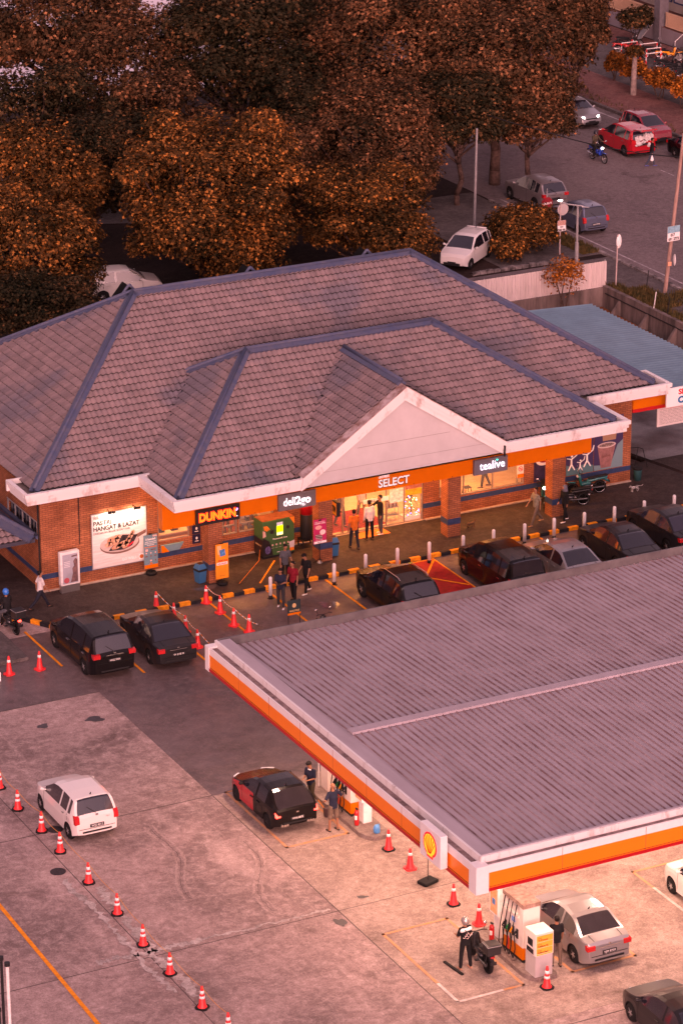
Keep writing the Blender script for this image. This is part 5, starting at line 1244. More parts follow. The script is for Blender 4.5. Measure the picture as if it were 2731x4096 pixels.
for lx in (45.85, 46.95):
    fl = thing('floodlight', 'small twin floodlight on a bracket above the pastry poster, %s one' % ('left' if lx < 46 else 'right'), 'floodlight', (lx,109.75,3.12), 0, 'floodlights over the poster')
    MB().tube((0,.4,.0),(0,0,.06),.018).bbox((0,-.02,.05),(.30,.06,.05)).build('bracket', M_dark, fl)
    for sx in (-1,1): MB().bbox((sx*.085,0,0),(.14,.10,.04)).build('lamp_head', M_grey, fl)
    for sx in (-1,1): MB().bbox((sx*.085,.02,-.028),(.12,.08,.01)).build('lamp_glass', mat('flood_glow', (1,1,1), emit=12, ecol=(1,.75,.55)), fl)
    area_light('floodlight_lamp', (lx,109.82,3.06), .3, .1, 13, (1,.62,.44), rot=(radians(28),0,0))
# light box on the floor
lb = thing('advert_light_box', 'white framed floor standing light box with a person in grey on its poster', 'advertising stand', (43.95,109.75,.15), radians(2))
MB().box((-.42,-.12,.30),(.42,.12,1.72)).build('cabinet', M_white, lb, bevel=.03); MB().box((-.40,-.10,0),(.40,.10,.30)).build('plinth', M_alu, lb)
MB().box((-.33,-.128,.38),(.33,-.118,1.62)).build('poster', mat('greyblue_print', (.36,.36,.42), .4, var=.15, scale=2, emit=.05), lb)
flat('printed_figure', [(.0,.42),(.10,.8),(.08,1.0),(.16,1.1),(.13,1.3),(.22,1.42),(.31,1.36),(.31,.42)], mat('printed_brown', (.20,.12,.12), .5, var=.4, scale=6), lb, -.130); flat('printed_bag', ell(-.18,.52,.12,.12,12), mat('printed_redbag', (.45,.1,.12), .5), lb, -.131)
flat('printed_logo', [(.05,1.54),(.31,1.56),(.31,1.50),(.07,1.48)], mat('printed_brown', (.2,.12,.12)), lb, -.131)
for k in range(4): flat('printed_text_line', [(-.28,1.3-.07*k),(-.02,1.3-.07*k),(-.02,1.315-.07*k),(-.28,1.315-.07*k)], M_txtwht, lb, -.131)
# banner stands
def banner(label, loc, w_, h_, col, tilt_=0, rz=0, foot='tyre'):
    b = thing('banner_stand', label, 'banner stand', (*loc, .15), rz)
    MB().box((-w_/2,-.012,.26),(w_/2,.012,.26+h_)).build('banner_panel', col, b)
    MB().tube((0,.03,0),(0,.03,.3+h_),.016).box((-.06,-.02,.26+h_),(.06,.04,.30+h_)).build('pole', M_dark, b)
    if foot == 'tyre':
        q = MB(); q.sm = True; q.lathe([(.10,.02),(.16,.0),(.22,.03),(.23,.08),(.20,.13),(.12,.14),(.08,.10)], 22); q.build('rubber_foot', M_black, b)
    else:
        q = MB()
        for k in range(3): q.tube((0,.03,.2),(.28*cos(k*2.1+.5),.03+.28*sin(k*2.1+.5),.01),.012)
        q.build('tripod', M_dark, b); MB().hull((0,.03,.03),(.12,.12,.03),(0,.03,.10),(.05,.05,.03)).build('sandbag', M_grey, b)
    return b
b = banner('blue banner stand headed 3 kaedah beside the pastry poster', (47.55,109.88), .60, 1.45, mat('banner_blue', (.16,.27,.33), .5, var=.08), rz=.0)
flat('orange_footer', [(-.3,.27),(.3,.27),(.3,.43),(-.3,.43)], M_orange, b, -.013)
text('lettering', '3 kaedah', M_txtwht, b, (-.22,-.014,1.49), .1, width=.44, height=.085, bold=.002)
for k, w_ in enumerate((.48,.50,.3)): text('lettering', ('untuk mendapatkan','BUDI MADANI','RON95')[k], M_txtwht, b, (-w_/2,-.014,1.40-.075*k), .1, width=w_, height=.045)
flat('logo_tile', [(.10,1.62),(.27,1.62),(.27,1.68),(.10,1.68)], mat('pale_pink_print', (.8,.5,.45)), b, -.014)
for (x, z_, w_, h_, c_) in ((-.2,1.19,.14,.03,0),(.08,1.19,.34,.03,0),(-.18,1.06,.10,.09,1),(.10,1.07,.2,.05,2),(-.2,.93,.05,.05,1),(0,.93,.05,.05,1),(.2,.93,.05,.05,1),(-.2,.8,.1,.06,2),(.0,.8,.07,.06,2),(.2,.8,.1,.06,2),(0,.6,.08,.06,1),(.2,.6,.05,.08,2),(0,.48,.1,.06,0)):
    flat('banner_picture', [(x-w_/2,z_-h_/2),(x+w_/2,z_-h_/2),(x+w_/2,z_+h_/2),(x-w_/2,z_+h_/2)], (M_orange, mat('pale_pink_print', (.8,.5,.45)), mat('printed_brown', (.2,.12,.12)))[c_], b, -.015)
b = banner('orange banner stand with a blue game picture in front of the left pillar', (49.62,107.55), .56, 1.48, mat('banner_orange', (.88,.30,.02), .5, var=.1, scale=3))
flat('banner_picture', tilt(ell(.02,1.36,.17,.20,4,pi/4), 0, 1.36, .12), mat('printed_blue', (.10,.28,.62), .5, var=.5, scale=9), b, -.014); flat('banner_phone', tilt([(-.20,1.30),(-.02,1.30),(-.02,1.68),(-.20,1.68)], -.1, 1.5, .1), mat('printed_pale_orange', (.85,.5,.25)), b, -.013)
text('lettering', 'Shell App', M_txtred, b, (-.17,-.014,1.00), .1, width=.42, height=.07, bold=.003); flat('white_label', [(-.24,.85),(.24,.85),(.24,.96),(-.24,.96)], M_txtwht, b, -.014); text('lettering', 'RM2,000,000', M_txtred, b, (-.2,-.019,.88), .1, width=.40, height=.05, bold=.002)
text('lettering', 'SHELL ENGINE', M_txtblk, b, (-.12,-.014,.37), .1, width=.24, height=.025)
b = banner('magenta banner stand showing doughnuts in front of the second pillar', (54.1,107.75), .58, 1.05, mat('banner_magenta', (.48,.03,.13), .5, var=.06), foot='tripod')
for c_ in b.children:
    if c_.name.startswith('banner_panel'): c_.location.z = .62
    if c_.name.startswith('pole'): c_.scale.z = 1.42
text('lettering', 'GIVE THE SWEET', M_txtwht, b, (-.24,-.014,1.80), .1, width=.46, height=.035); text('lettering', 'HOLIDAY CHEER', M_txtwht, b, (-.25,-.014,1.73), .1, width=.50, height=.05, bold=.002)
flat('white_footer', [(-.27,.89),(.29,.89),(.29,.99),(-.27,.99)], M_txtwht, b, -.014); text('lettering', '50% OFF', M_txtblk, b, (-.12,-.019,.92), .1, width=.18, height=.04)
flat('printed_doughnut', ell(-.07,1.58,.15,.09,18), mat('printed_pinkbun', (.72,.40,.36), .5), b, -.014); flat('printed_doughnut', ell(.12,1.36,.13,.11,18), mat('printed_cream', (.8,.68,.66), .5), b, -.014); flat('printed_doughnut', tilt(ell(-.05,1.17,.18,.10,12), -.05, 1.17, -.4), mat('printed_choc', (.07,.03,.02), .5), b, -.014)
for k in range(4): flat('printed_icing', tilt([(-.2,1.27-.07*k),(.1,1.22-.07*k),(.1,1.235-.07*k),(-.2,1.285-.07*k)], -.05, 1.17, .1), mat('printed_cream', (.8,.68,.66)), b, -.019)
# green recycling machine
g = thing('recycling_machine', 'big green reverse vending machine with yellow screen and orange top', 'machine', (52.95,109.6,.15), radians(3))
M_gr = mat('machine_green', (.055,.13,.045), .45, var=.08, scale=1); M_gro = mat('machine_orange', (.75,.22,.02), .5)
MB().box((-.75,-.38,.10),(.72,.38,1.62)).build('cabinet', M_gr, g, bevel=.02); MB().box((-.75,-.36,1.63),(.72,.38,1.64)).build('rusty_top', mat('machine_rust', (.22,.08,.04), .9, var=.3), g)
MB().box((-.72,-.34,0),(.69,.34,.10)).build('plinth', M_dark, g)
MB().prism([(-.752,.12),(-.752,.95),(-.45,.75),(-.33,.38),(-.28,.12)], -.386, -.381, 'y').build('dark_print', M_signk, g); MB().box((-.758,-.38,.12),(-.751,.36,.85)).build('side_print', M_signk, g)
flat('screen_top_picture', [(-.10,1.36),(.18,1.36),(.18,1.50),(-.10,1.50)], mat('screen_picture', (.4,.35,.4), emit=.5, var=.6, scale=18), g, -.383)
flat('screen', [(-.10,1.09),(.18,1.09),(.18,1.355),(-.10,1.355)], mat('screen_yellow', (.7,.8,0), emit=2.2, ecol=(.75,.85,.0)), g, -.383); flat('screen_footer', [(-.10,.95),(.18,.95),(.18,1.07),(-.10,1.07)], mat('screen_pale', (.8,.8,.3), emit=1.1, ecol=(.9,.8,.3)), g, -.383)
flat('round_inlet', ell(.42,1.22,.075,.075,20), M_signk, g, -.383); flat('square_inlet', [(-.40,1.06),(-.24,1.06),(-.24,1.22),(-.40,1.22)], M_signk, g, -.383)
text('lettering', 'Plaaaaaastik lama', M_txtwht, g, (-.28,-.384,.78), .1, width=.66, height=.06); text('lettering', 'VENDING OPS', mat('tan_print', (.6,.42,.2)), g, (-.757,.25,.52), .1, width=.5, height=.07, rot=(pi/2,0,-pi/2)); text('lettering', 'GRAB CHAIR', M_txtwht, g, (-.10,-.384,.20), .1, width=.26, height=.035)
for k in range(5): flat('printed_icon', ell(-.30+.18*k,.56,.04,.045,10), mat('icon_pink', (.6,.42,.38)), g, -.383); flat('icon_caption', [(-.36+.18*k,.42),(-.24+.18*k,.42),(-.24+.18*k,.44),(-.36+.18*k,.44)], mat('icon_grey', (.3,.32,.25)), g, -.383)
MB().prism([(.50,1.62),(.725,1.62),(.725,1.30)], -.387, -.381, 'y').build('orange_corner', M_gro, g)
hand_ = MB()
for k in range(5): hand_.hull((-.70+.035*k,-.39,1.42),(.02,.006,.02),(-.66+.055*k,-.39,1.22+.025*abs(k-2)),(.02,.006,.02))
hand_.build('printed_glove', M_gro, g); flat('printed_cup', [(.50,.30),(.70,.30),(.72,.60),(.46,.55)], mat('icon_pale', (.55,.55,.6)), g, -.384); flat('cup_base', [(.50,.16),(.70,.16),(.70,.30),(.50,.30)], M_gro, g, -.384)
flat('glove_cuff', [(-.75,.95),(-.60,.99),(-.64,1.2),(-.75,1.25)], mat('icon_pink', (.6,.42,.38)), g, -.384); MB().prism(ell(-.52,.38,.13,.17,16), -.392, -.387, 'y').build('printed_bottle', mat('print_violet', (.12,.10,.25), .5, var=.5, scale=10), g)
# black and red drum stand
d = thing('drum_display', 'tall black drum with red top on a black stand beside the green machine', 'display', (54.5,109.75,.15))
q = MB(); q.sm = True; q.lathe([(.26,.38),(.27,.42),(.27,1.45),(.26,1.46)], 28); q.build('drum', M_dark, d); q = MB(); q.sm = True; q.lathe([(.275,1.45),(.275,2.1),(.24,2.15),(.01,2.16)], 28); q.build('red_top', mat('drum_red', (.5,.01,.015), .4), d)
MB().bbox((0,0,.34),(.62,.5,.06)).tube((-.28,-.22,0),(-.28,-.22,.33),.03).tube((.28,-.22,0),(.28,-.22,.33),.03).tube((-.28,.22,0),(-.28,.22,.33),.03).tube((.28,.22,0),(.28,.22,.33),.03).build('stand', M_dark, d)
# ATM sign
a = thing('projecting_sign', 'black projecting box sign reading ATM beside the second brick pillar', 'projecting sign', (54.98,108.1,2.0))
MB().box((-.08,-.30,0),(.08,.35,.62)).build('sign_box', M_dark, a, bevel=.01); MB().box((-.088,-.26,.05),(-.081,.31,.57)).build('orange_face', mat('atm_orange', (.55,.13,.01), emit=.35), a); text('lettering', 'ATM', M_txtblk, a, (-.09,.25,.18), .2, width=.46, height=.25, bold=.012, rot=(pi/2,0,-pi/2)); MB().tube((0,.3,.3),(0,.3,-1.85),.03).build('post', M_dark, a)
# bins
def bin_(label, loc, rz=0):
    t = thing('litter_bin', label, 'litter bin', (*loc,.15), rz, 'blue litter bins by the pillars'); M_b = mat('bin_blue', (.035,.14,.30), .4)
    q = MB(); s0, s1 = .16, .20
    q.add([(-s0,-s0,0),(s0,-s0,0),(s0,s0,0),(-s0,s0,0),(-s1,-s1,.55),(s1,-s1,.55),(s1,s1,.55),(-s1,s1,.55)], [(0,3,2,1),(0,1,5,4),(1,2,6,5),(2,3,7,6),(3,0,4,7),(4,5,6,7)]); q.build('bin_body', M_b, t, bevel=.015)
    MB().box((-.21,-.21,.5),(.21,.21,.6)).build('bin_liner', M_dark, t, bevel=.02); l_ = MB(); l_.add([(-.2,-.2,.6),(.2,-.2,.6),(.2,.2,.6),(-.2,.2,.6),(-.13,-.13,.8),(.13,-.13,.8),(.13,.13,.8),(-.13,.13,.8)], [(0,1,5,4),(1,2,6,5),(2,3,7,6),(3,0,4,7),(4,5,6,7)]); l_.build('lid', M_b, t, bevel=.01)
    MB().box((-.11,-.11,.80),(.11,.11,.806)).build('lid_opening', mat('bin_dark_brown', (.06,.03,.02), .8), t)
bin_('blue bin with black liner left of the first brick pillar', (48.95,108.2), .2); bin_('blue bin with black liner right of the second brick pillar', (55.0,108.35), -.1)
tb = thing('litter_bin', 'small teal bin standing at the right corner of the shop wall', 'litter bin', (70.75,110.1,.15)); q = MB(); q.sm = True; q.lathe([(.15,0),(.19,.5),(.2,.52)], 16); q.build('bin_body', mat('bin_teal', (.04,.12,.13), .5), tb); MB().lathe([(.2,.5),(.21,.58)], 16).build('bin_liner', M_dark, tb)
# door mat, interior furniture
tag(MB().prism([(56.74,109.78),(56.8,109.45),(58.25,109.45),(58.2,110.1),(57.2,110.08)], .15, .165).build('door_mat', mat('mat_orange', (.75,.22,.05), .8, var=.1)), 'orange floor mat laid in front of the shop doors', 'floor mat')
tag(MB().box((55.2,110.5,.166),(58.6,112.6,.172)).build('carpet', mat('carpet_red', (.20,.015,.02), .9, var=.2)), 'dark red carpet just inside the shop doors', 'carpet')
xt = thing('christmas_tree', 'small christmas tree with coloured fairy lights on a white box behind the shop glass', 'christmas tree', (59.82,110.6,.17))
MB().box((-.42,-.22,0),(.34,.22,.16)).build('white_box', M_txtwht, xt); q = MB(); rr = random.Random(8)
for k in range(420):
    z_ = rr.uniform(.25,1.75); R_ = .30*(1-(z_-.2)/1.7)+.02; a_ = rr.uniform(0,2*pi); p = Vector((R_*cos(a_),R_*sin(a_)*.8,z_)); e = p+Vector((cos(a_)*.08,sin(a_)*.08,-.05)); s_ = Vector((-sin(a_),cos(a_),0))*.02
    q.add([p-s_, p+s_, e], [(0,1,2)])
q.tube((0,0,.16),(0,0,1.7),.025).build('branches', mat('fir_green', (.02,.045,.02), .9), xt)
for nm, c_, n_ in (('blue_light',(.1,.15,1),16),('green_light',(.1,1,.2),9),('warm_light',(1,.5,.2),10)):
    q = MB()
    for k in range(n_):
        z_ = rr.uniform(.2,1.6); R_ = .34*(1-(z_-.2)/1.7)+.03; a_ = rr.uniform(pi,2*pi); q.ball((R_*cos(a_),R_*sin(a_)*.8,z_), .018, sub=1)
    q.build(nm, mat(nm, c_, emit=9, ecol=c_), xt)
tr_ = thing('trolley', 'wire trolley stacked with bottles behind the shop glass', 'trolley', (58.95,110.75,.17))
q = MB(); q.box((-.28,-.18,.25),(.28,.18,.28)).box((-.28,-.18,.6),(.28,.18,.62))
for sx in (-1,1):
    for sy in (-1,1): q.tube((sx*.27,sy*.17,0),(sx*.27,sy*.17,.75),.012)
q.build('frame', M_grey, tr_)
for k in range(12): MB().tube((-.22+.09*(k%6),-.08+.16*(k//6),.62),(-.22+.09*(k%6),-.08+.16*(k//6),.86),.035).build('bottle', mat('bottle_glass_%d' % (k%2), ((.45,.40,.40),(.15,.05,.05))[k%2], .15), tr_)
def shelf(label, x0, x1, y, cols, z1=1.6):
    t = thing('display_shelf', label, 'shelf', ((x0+x1)/2, y, .17)); w_ = (x1-x0)/2; rr = random.Random(int(x0*10))
    q = MB(); q.box((-w_,0,0),(w_,.4,.1)); 
    for k in range(4): q.box((-w_,0,.1+k*z1/4),(w_,.4,.13+k*z1/4))
    q.box((-w_,.38,0),(w_,.4,z1+.1)); q.build('shelf_frame', mat('shelf_cream', (.6,.5,.4), .5), t)
    for ci, c_ in enumerate(cols):
        q = MB()
        for k in range(4):
            x = -w_+.04
            while x < w_-.12:
                w2 = rr.uniform(.08,.18)
                if rr.random() < 1/len(cols)+.1: q.box((x,.04,.13+k*z1/4),(x+w2*.9,.2,.13+k*z1/4+rr.uniform(.15,.3)))
                x += w2
        if q.v: q.build('packets', mat('packet_%d_%d' % (int(x0), ci), c_, .5), t)
pk = [(.6,.12,.03),(.5,.4,.1),(.08,.1,.2),(.6,.5,.45),(.12,.05,.04)]
shelf('stocked shelf behind the window left of the doors', 50.3, 53.1, 111.2, pk); shelf('stocked shelf seen through the doors, left side', 53.8, 55.4, 112.6, pk); shelf('stocked shelf at the back of the entrance', 57.2, 60.6, 114.2, pk, 1.9)
ct = thing('counter', 'coffee counter with machines behind the left window', 'counter', (48.7,111.3,.17)); MB().box((-1.0,0,0),(1.2,.7,.95)).build('cabinet', mat('counter_wood', (.35,.16,.07), .5), ct); MB().box((-1.02,-.02,.95),(1.22,.72,1.0)).build('worktop', mat('worktop_cream', (.7,.55,.4), .3), ct)
MB().box((-.3,.2,1.0),(.2,.6,1.35)).box((.5,.2,1.0),(.8,.6,1.3)).build('coffee_machine', M_dark, ct); MB().box((-.85,.1,1.0),(-.6,.3,1.25)).build('carton', M_red, ct)
st_ = thing('bar_stool', 'tall dark metal stool inside the window under the tealive sign', 'bar stool', (62.75,111.0,.17)); MB().bbox((0,0,.74),(.3,.3,.04)).build('seat', M_dark, st_)
for sx in (-1,1):
    for sy in (-1,1): MB().tube((sx*.12,sy*.12,.73),(sx*.2,sy*.2,0),.02).build('leg', M_dark, st_)
tag(MB().prism([(63.0,110.6),(65.3,110.6),(65.3,112.4),(62.6,114.5)], .166, .175).build('mosaic_floor', mat('mosaic_cream', (.72,.50,.34), .3, var=.1)), 'cream floor area with studs inside the right-hand window', 'floor panel')
tag(MB().prism([(61.2,111.2),(61.2,116),(62.6,114.5),(62.9,111.2)], .166, .174).build('dark_floor', mat('dark_wood_floor', (.10,.05,.03), .4)), 'dark wooden floor area inside the right-hand window', 'floor panel')
# window posters right
def wall_panel(label, x0, x1, z0, z1, m_, nm='wall_poster'):
    r = thing(nm, label, 'poster', ((x0+x1)/2,110.15,z0)); w_ = (x1-x0)/2; MB().box((-w_,0,0),(w_,.035,z1-z0)).build('poster_sheet', m_, r); return r
p = wall_panel('narrow poster of a bowl of red berries behind the teal scooter', 65.55, 66.45, .92, 3.2, mat('print_dark_violet', (.05,.035,.09), .4, var=.4, scale=3))
flat('printed_bowl', ell(.0,.92,.36,.22,20), M_txtwht, p, -.003); flat('printed_berries', ell(.03,1.02,.30,.20,16), mat('printed_berry', (.35,.015,.03), .4, var=.6, scale=14), p, -.008)
p = wall_panel('purple wall mural with white dancing figures, left half of the mural', 67.14, 68.50, .92, 3.3, mat('print_purple', (.05,.035,.10), .4)); w_ = .68
flat('teal_shape', [(-w_,0),(w_,0),(w_,.30),(.2,.42),(-.2,.25),(-w_,.50)], mat('print_teal', (.10,.20,.22), .4), p, -.003); text('lettering', 'ANDA!', mat('print_tan', (.55,.3,.12)), p, (-.38,-.004,1.13), .2, width=.7, height=.15, bold=.004)
def figure(px_, pz_, s, par):
    q = MB(); m_ = lambda x, z_: (px_+x*s, -.006, pz_+z_*s)
    for a_, b_, r_ in (((0,.1),(0,.45),.06),((0,.42),(.34,.62),.04),((0,.42),(-.3,.5),.035),((0,.1),(.22,-.25),.05),((0,.1),(-.2,-.25),.05),((.34,.62),(.42,.9),.04)): q.tube(m_(*a_), m_(*b_), r_*s, r_*s*.8, 6)
    q.ball(m_(.02,.6), .085*s, sub=1); q.build('printed_figure', M_txtwht, par)
figure(-.42,.42,.75,p); figure(.02,.28,.55,p); figure(.36,.48,.8,p)
p = wall_panel('mural half with a giant bubble tea cup at the shop corner', 68.54, 69.98, .92, 3.3, mat('print_purple', (.05,.035,.10), .4)); 
flat('blue_shape', [(-.72,0),(.72,0),(.72,1.25),(.45,1.05),(.2,.4),(-.3,.2),(-.72,.25)], mat('print_paleblue', (.17,.27,.30), .4), p, -.003)
flat('printed_second_cup', [(-.3,1.3),(.35,1.3),(.45,2.3),(-.4,2.3)], mat('print_tea', (.35,.22,.13), .4), p, -.004)
flat('printed_cup', [(-.38,.08),(.12,.08),(.34,1.08),(-.56,1.08)], mat('print_milktea', (.30,.15,.14), .4, var=.3, scale=4), p, -.008); flat('cup_rim', ell(-.11,1.10,.46,.13,22), mat('print_cream', (.6,.5,.46), .4), p, -.012); flat('cup_pearls', ell(-.11,1.11,.38,.085,22), mat('print_pearls', (.04,.02,.02), .4, col2=(.4,.3,.26), scale=16), p, -.016)
text('lettering', 'tealive', mat('print_brown', (.15,.06,.05)), p, (-.12,-.006,1.58), .2, width=.7, height=.14); text('lettering', 'tealive', mat('print_brown', (.15,.06,.05)), p, (-.36,-.010,.55), .2, width=.45, height=.14)
p = wall_panel('white and orange no smoking notice on the right-hand window', 64.72, 65.04, 1.25, 1.85, mat('notice_white', (.78,.66,.58), .5), 'notice'); flat('orange_panel', [(-.16,0),(.16,0),(.16,.17),(-.16,.17)], M_orange, p, -.004)
q = MB()
for i in range(18): a0, a1 = 2*pi*i/18, 2*pi*(i+1)/18; q.tube((.10*cos(a0),-.006,.40+.10*sin(a0)),(.10*cos(a1),-.006,.40+.10*sin(a1)),.012,n=5)
q.tube((-.07,-.006,.47),(.07,-.006,.33),.012).bbox((0,-.006,.40),(.12,.01,.025)); q.build('prohibition_ring', M_txtred, p)
dn = MB(); dn_ = thing('delivery_sign', 'pair of small navy plates on the brick beside the left window', 'wall sign', (49.72,110.13,1.0)); 
for k in range(2): o = MB().box((-.2,0,.42*k),(.16,.04,.42*k+.40)).build('plate', mat('navy_plate', (.012,.012,.05), .4), dn_, bevel=.02); flat('icon', ell(-.02,.24+.42*k,.045,.06,12), M_txtwht, o, -.003); flat('caption', [(-.1,.10+.42*k),(.06,.10+.42*k),(.06,.13+.42*k),(-.1,.13+.42*k)], M_txtwht, o, -.003)
rb_ = thing('curved_counter_sign', 'blue and orange curved banner under the left window', 'wall sign', (48.6,109.95,.95)); MB().prism([(-.55,0),(.25,.02),(.45,.3),(-.55,.3)], 0, .1, 'y').build('panel', mat('banner_blue', (.16,.27,.33)), rb_); MB().prism([(-.55,0),(-.2,0),(-.45,.3),(-.55,.3)], -.01, 0, 'y').build('orange_print', M_orange, rb_)
op = thing('night_counter_board', 'orange hanging board with red lettering under the left eaves', 'wall sign', (48.3,109.9,2.75)); MB().box((-.3,0,0),(.7,.05,.6)).build('panel', M_orange, op); text('lettering', 'Night', M_txtred, op, (-.18,-.01,.14), .1, width=.3, height=.12)
# wet floor sign in the dark passage
wf = thing('wet_floor_sign', 'yellow wet-floor board leaning in the dark passage at the left', 'warning board', (41.3,113.6,.15), .4); MB().prism([(-.15,0),(.15,0),(.10,.62),(-.10,.62)], 0, .03, 'y').build('front_panel', mat('board_yellow', (.75,.38,.01), .5), wf); MB().prism([(-.15,0),(.15,0),(.10,.62),(-.10,.62)], .18, .21, 'y').build('rear_panel', mat('board_yellow', (.75,.38,.01)), wf)
# car wash signs
s = board('car_wash_sign', 'white sign starting Shell Car at the right picture edge', 'sign', 71.72, 74.6, 3.5, 4.34, 109.5, M_txtwht, t=.08); text('lettering', 'Shell', M_txtred, s, (-.84,-.006,.52), .2, width=.66, height=.24, bold=.008); text('lettering', 'Car Wash', mat('blue_lettering', (.02,.16,.36), .5), s, (-.86,-.006,.13), .2, width=1.7, height=.30, bold=.012)
s = board('rules_board', 'white notice board full of fine print below the car wash sign', 'notice board', 71.72, 74.4, 2.40, 3.27, 110.18, mat('notice_pale', (.66,.60,.58), .5), t=.05)
for k in range(11): text('lettering', ('SYARAT DAN PERATURAN PERKHIDMATAN CUCI KERETA AUTOMATIK','Sila baca syarat sebelum memasuki kawasan cucian kenderaan')[k % 2][:52-(k*7) % 17], M_txtred if k < 1 else M_txtblk, s, (-1.22,-.003,.76-.066*k), .05, width=2.4-(k*13 % 5)*.12, height=.028, ext=.001)
fr_ = thing('metal_frame', 'thin dark metal trestle frame beside the right shop corner', 'frame', (71.6,111.3,0)); MB().tube((-.3,0,0),(-.1,0,1.15),.015).tube((.45,0,0),(.15,0,1.05),.015).tube((-.1,0,1.15),(.15,0,1.05),.015).tube((-.1,0,1.15),(-.6,.3,1.1),.015).tube((-.6,.3,1.1),(-.7,.3,0),.015).build('frame', M_dark, fr_)
pb_ = thing('umbrella_base', 'thin pole on a pale concrete foot in the side yard', 'pole', (74.3,111.5,0)); MB().hull((0,0,.05),(.16,.16,.06),(0,0,.16),(.08,.08,.04)).build('foot', M_pave, pb_, smooth=60); MB().tube((0,0,.1),(0,0,1.2),.02).build('pole', M_dark, pb_)
struct('spilt_gravel', MB().prism([(72.6,108.9),(76.5,109.6),(76.5,111.2),(74.5,111.0)], .0, .02), M_pave)
# police notice, pole base under the canopy, left edge things
kp = thing('standing_sign', 'dark blue standing sign reading KHAS POLIS above the canopy edge', 'standing sign', (50.45,102.75,0)); MB().box((-.28,0,.45),(.28,.03,1.05)).build('panel', mat('police_blue', (.03,.045,.05), .5), kp); MB().box((-.28,-.006,.45),(.28,-.001,.53)).build('orange_strip', M_orange, kp); text('lettering', 'KHAS POLIS', mat('tan_print', (.6,.42,.2)), kp, (-.2,-.008,.58), .1, width=.42, height=.07, bold=.002)
flat('crest', ell(0,.83,.09,.10,7), mat('tan_print', (.6,.42,.2)), kp, -.003); MB().tube((-.25,.015,0),(-.25,.015,.5),.015).tube((.25,.015,0),(.25,.015,.5),.015).build('leg', M_dark, kp)
pl_ = thing('weighted_pole', 'thin dark pole in a heavy black base under the hanging logo sign', 'pole', (44.65,81.3,0), .3); MB().box((-.3,-.22,0),(.3,.22,.12)).build('base', M_black, pl_, bevel=.04); MB().tube((0,0,.1),(0,0,1.25),.014).build('pole', M_dark, pl_)
for (x, y, h_, r_, m_, lb) in ((28.28,77.0,3.5,.045,M_dark,'tall dark pipe with a collar at the bottom left edge'),(28.42,76.9,3.32,.05,M_white,'tall white pole beside the dark pipe at the bottom left edge'),(28.12,76.9,1.9,.03,M_dark,'short dark pipe at the bottom left edge')):
    t = thing('pole', lb, 'pole', (x,y,0)); MB().tube((0,0,0),(0,0,h_),r_).build('shaft', m_, t); MB().tube((0,0,h_-.08),(0,0,h_+.03),r_*1.7).build('cap', M_dark, t)
tag(MB().box((37.9,103.0,.0),(38.35,104.2,.35)).build('white_crate', M_txtwht), 'white low box cut by the left picture edge beside the cone', 'box')

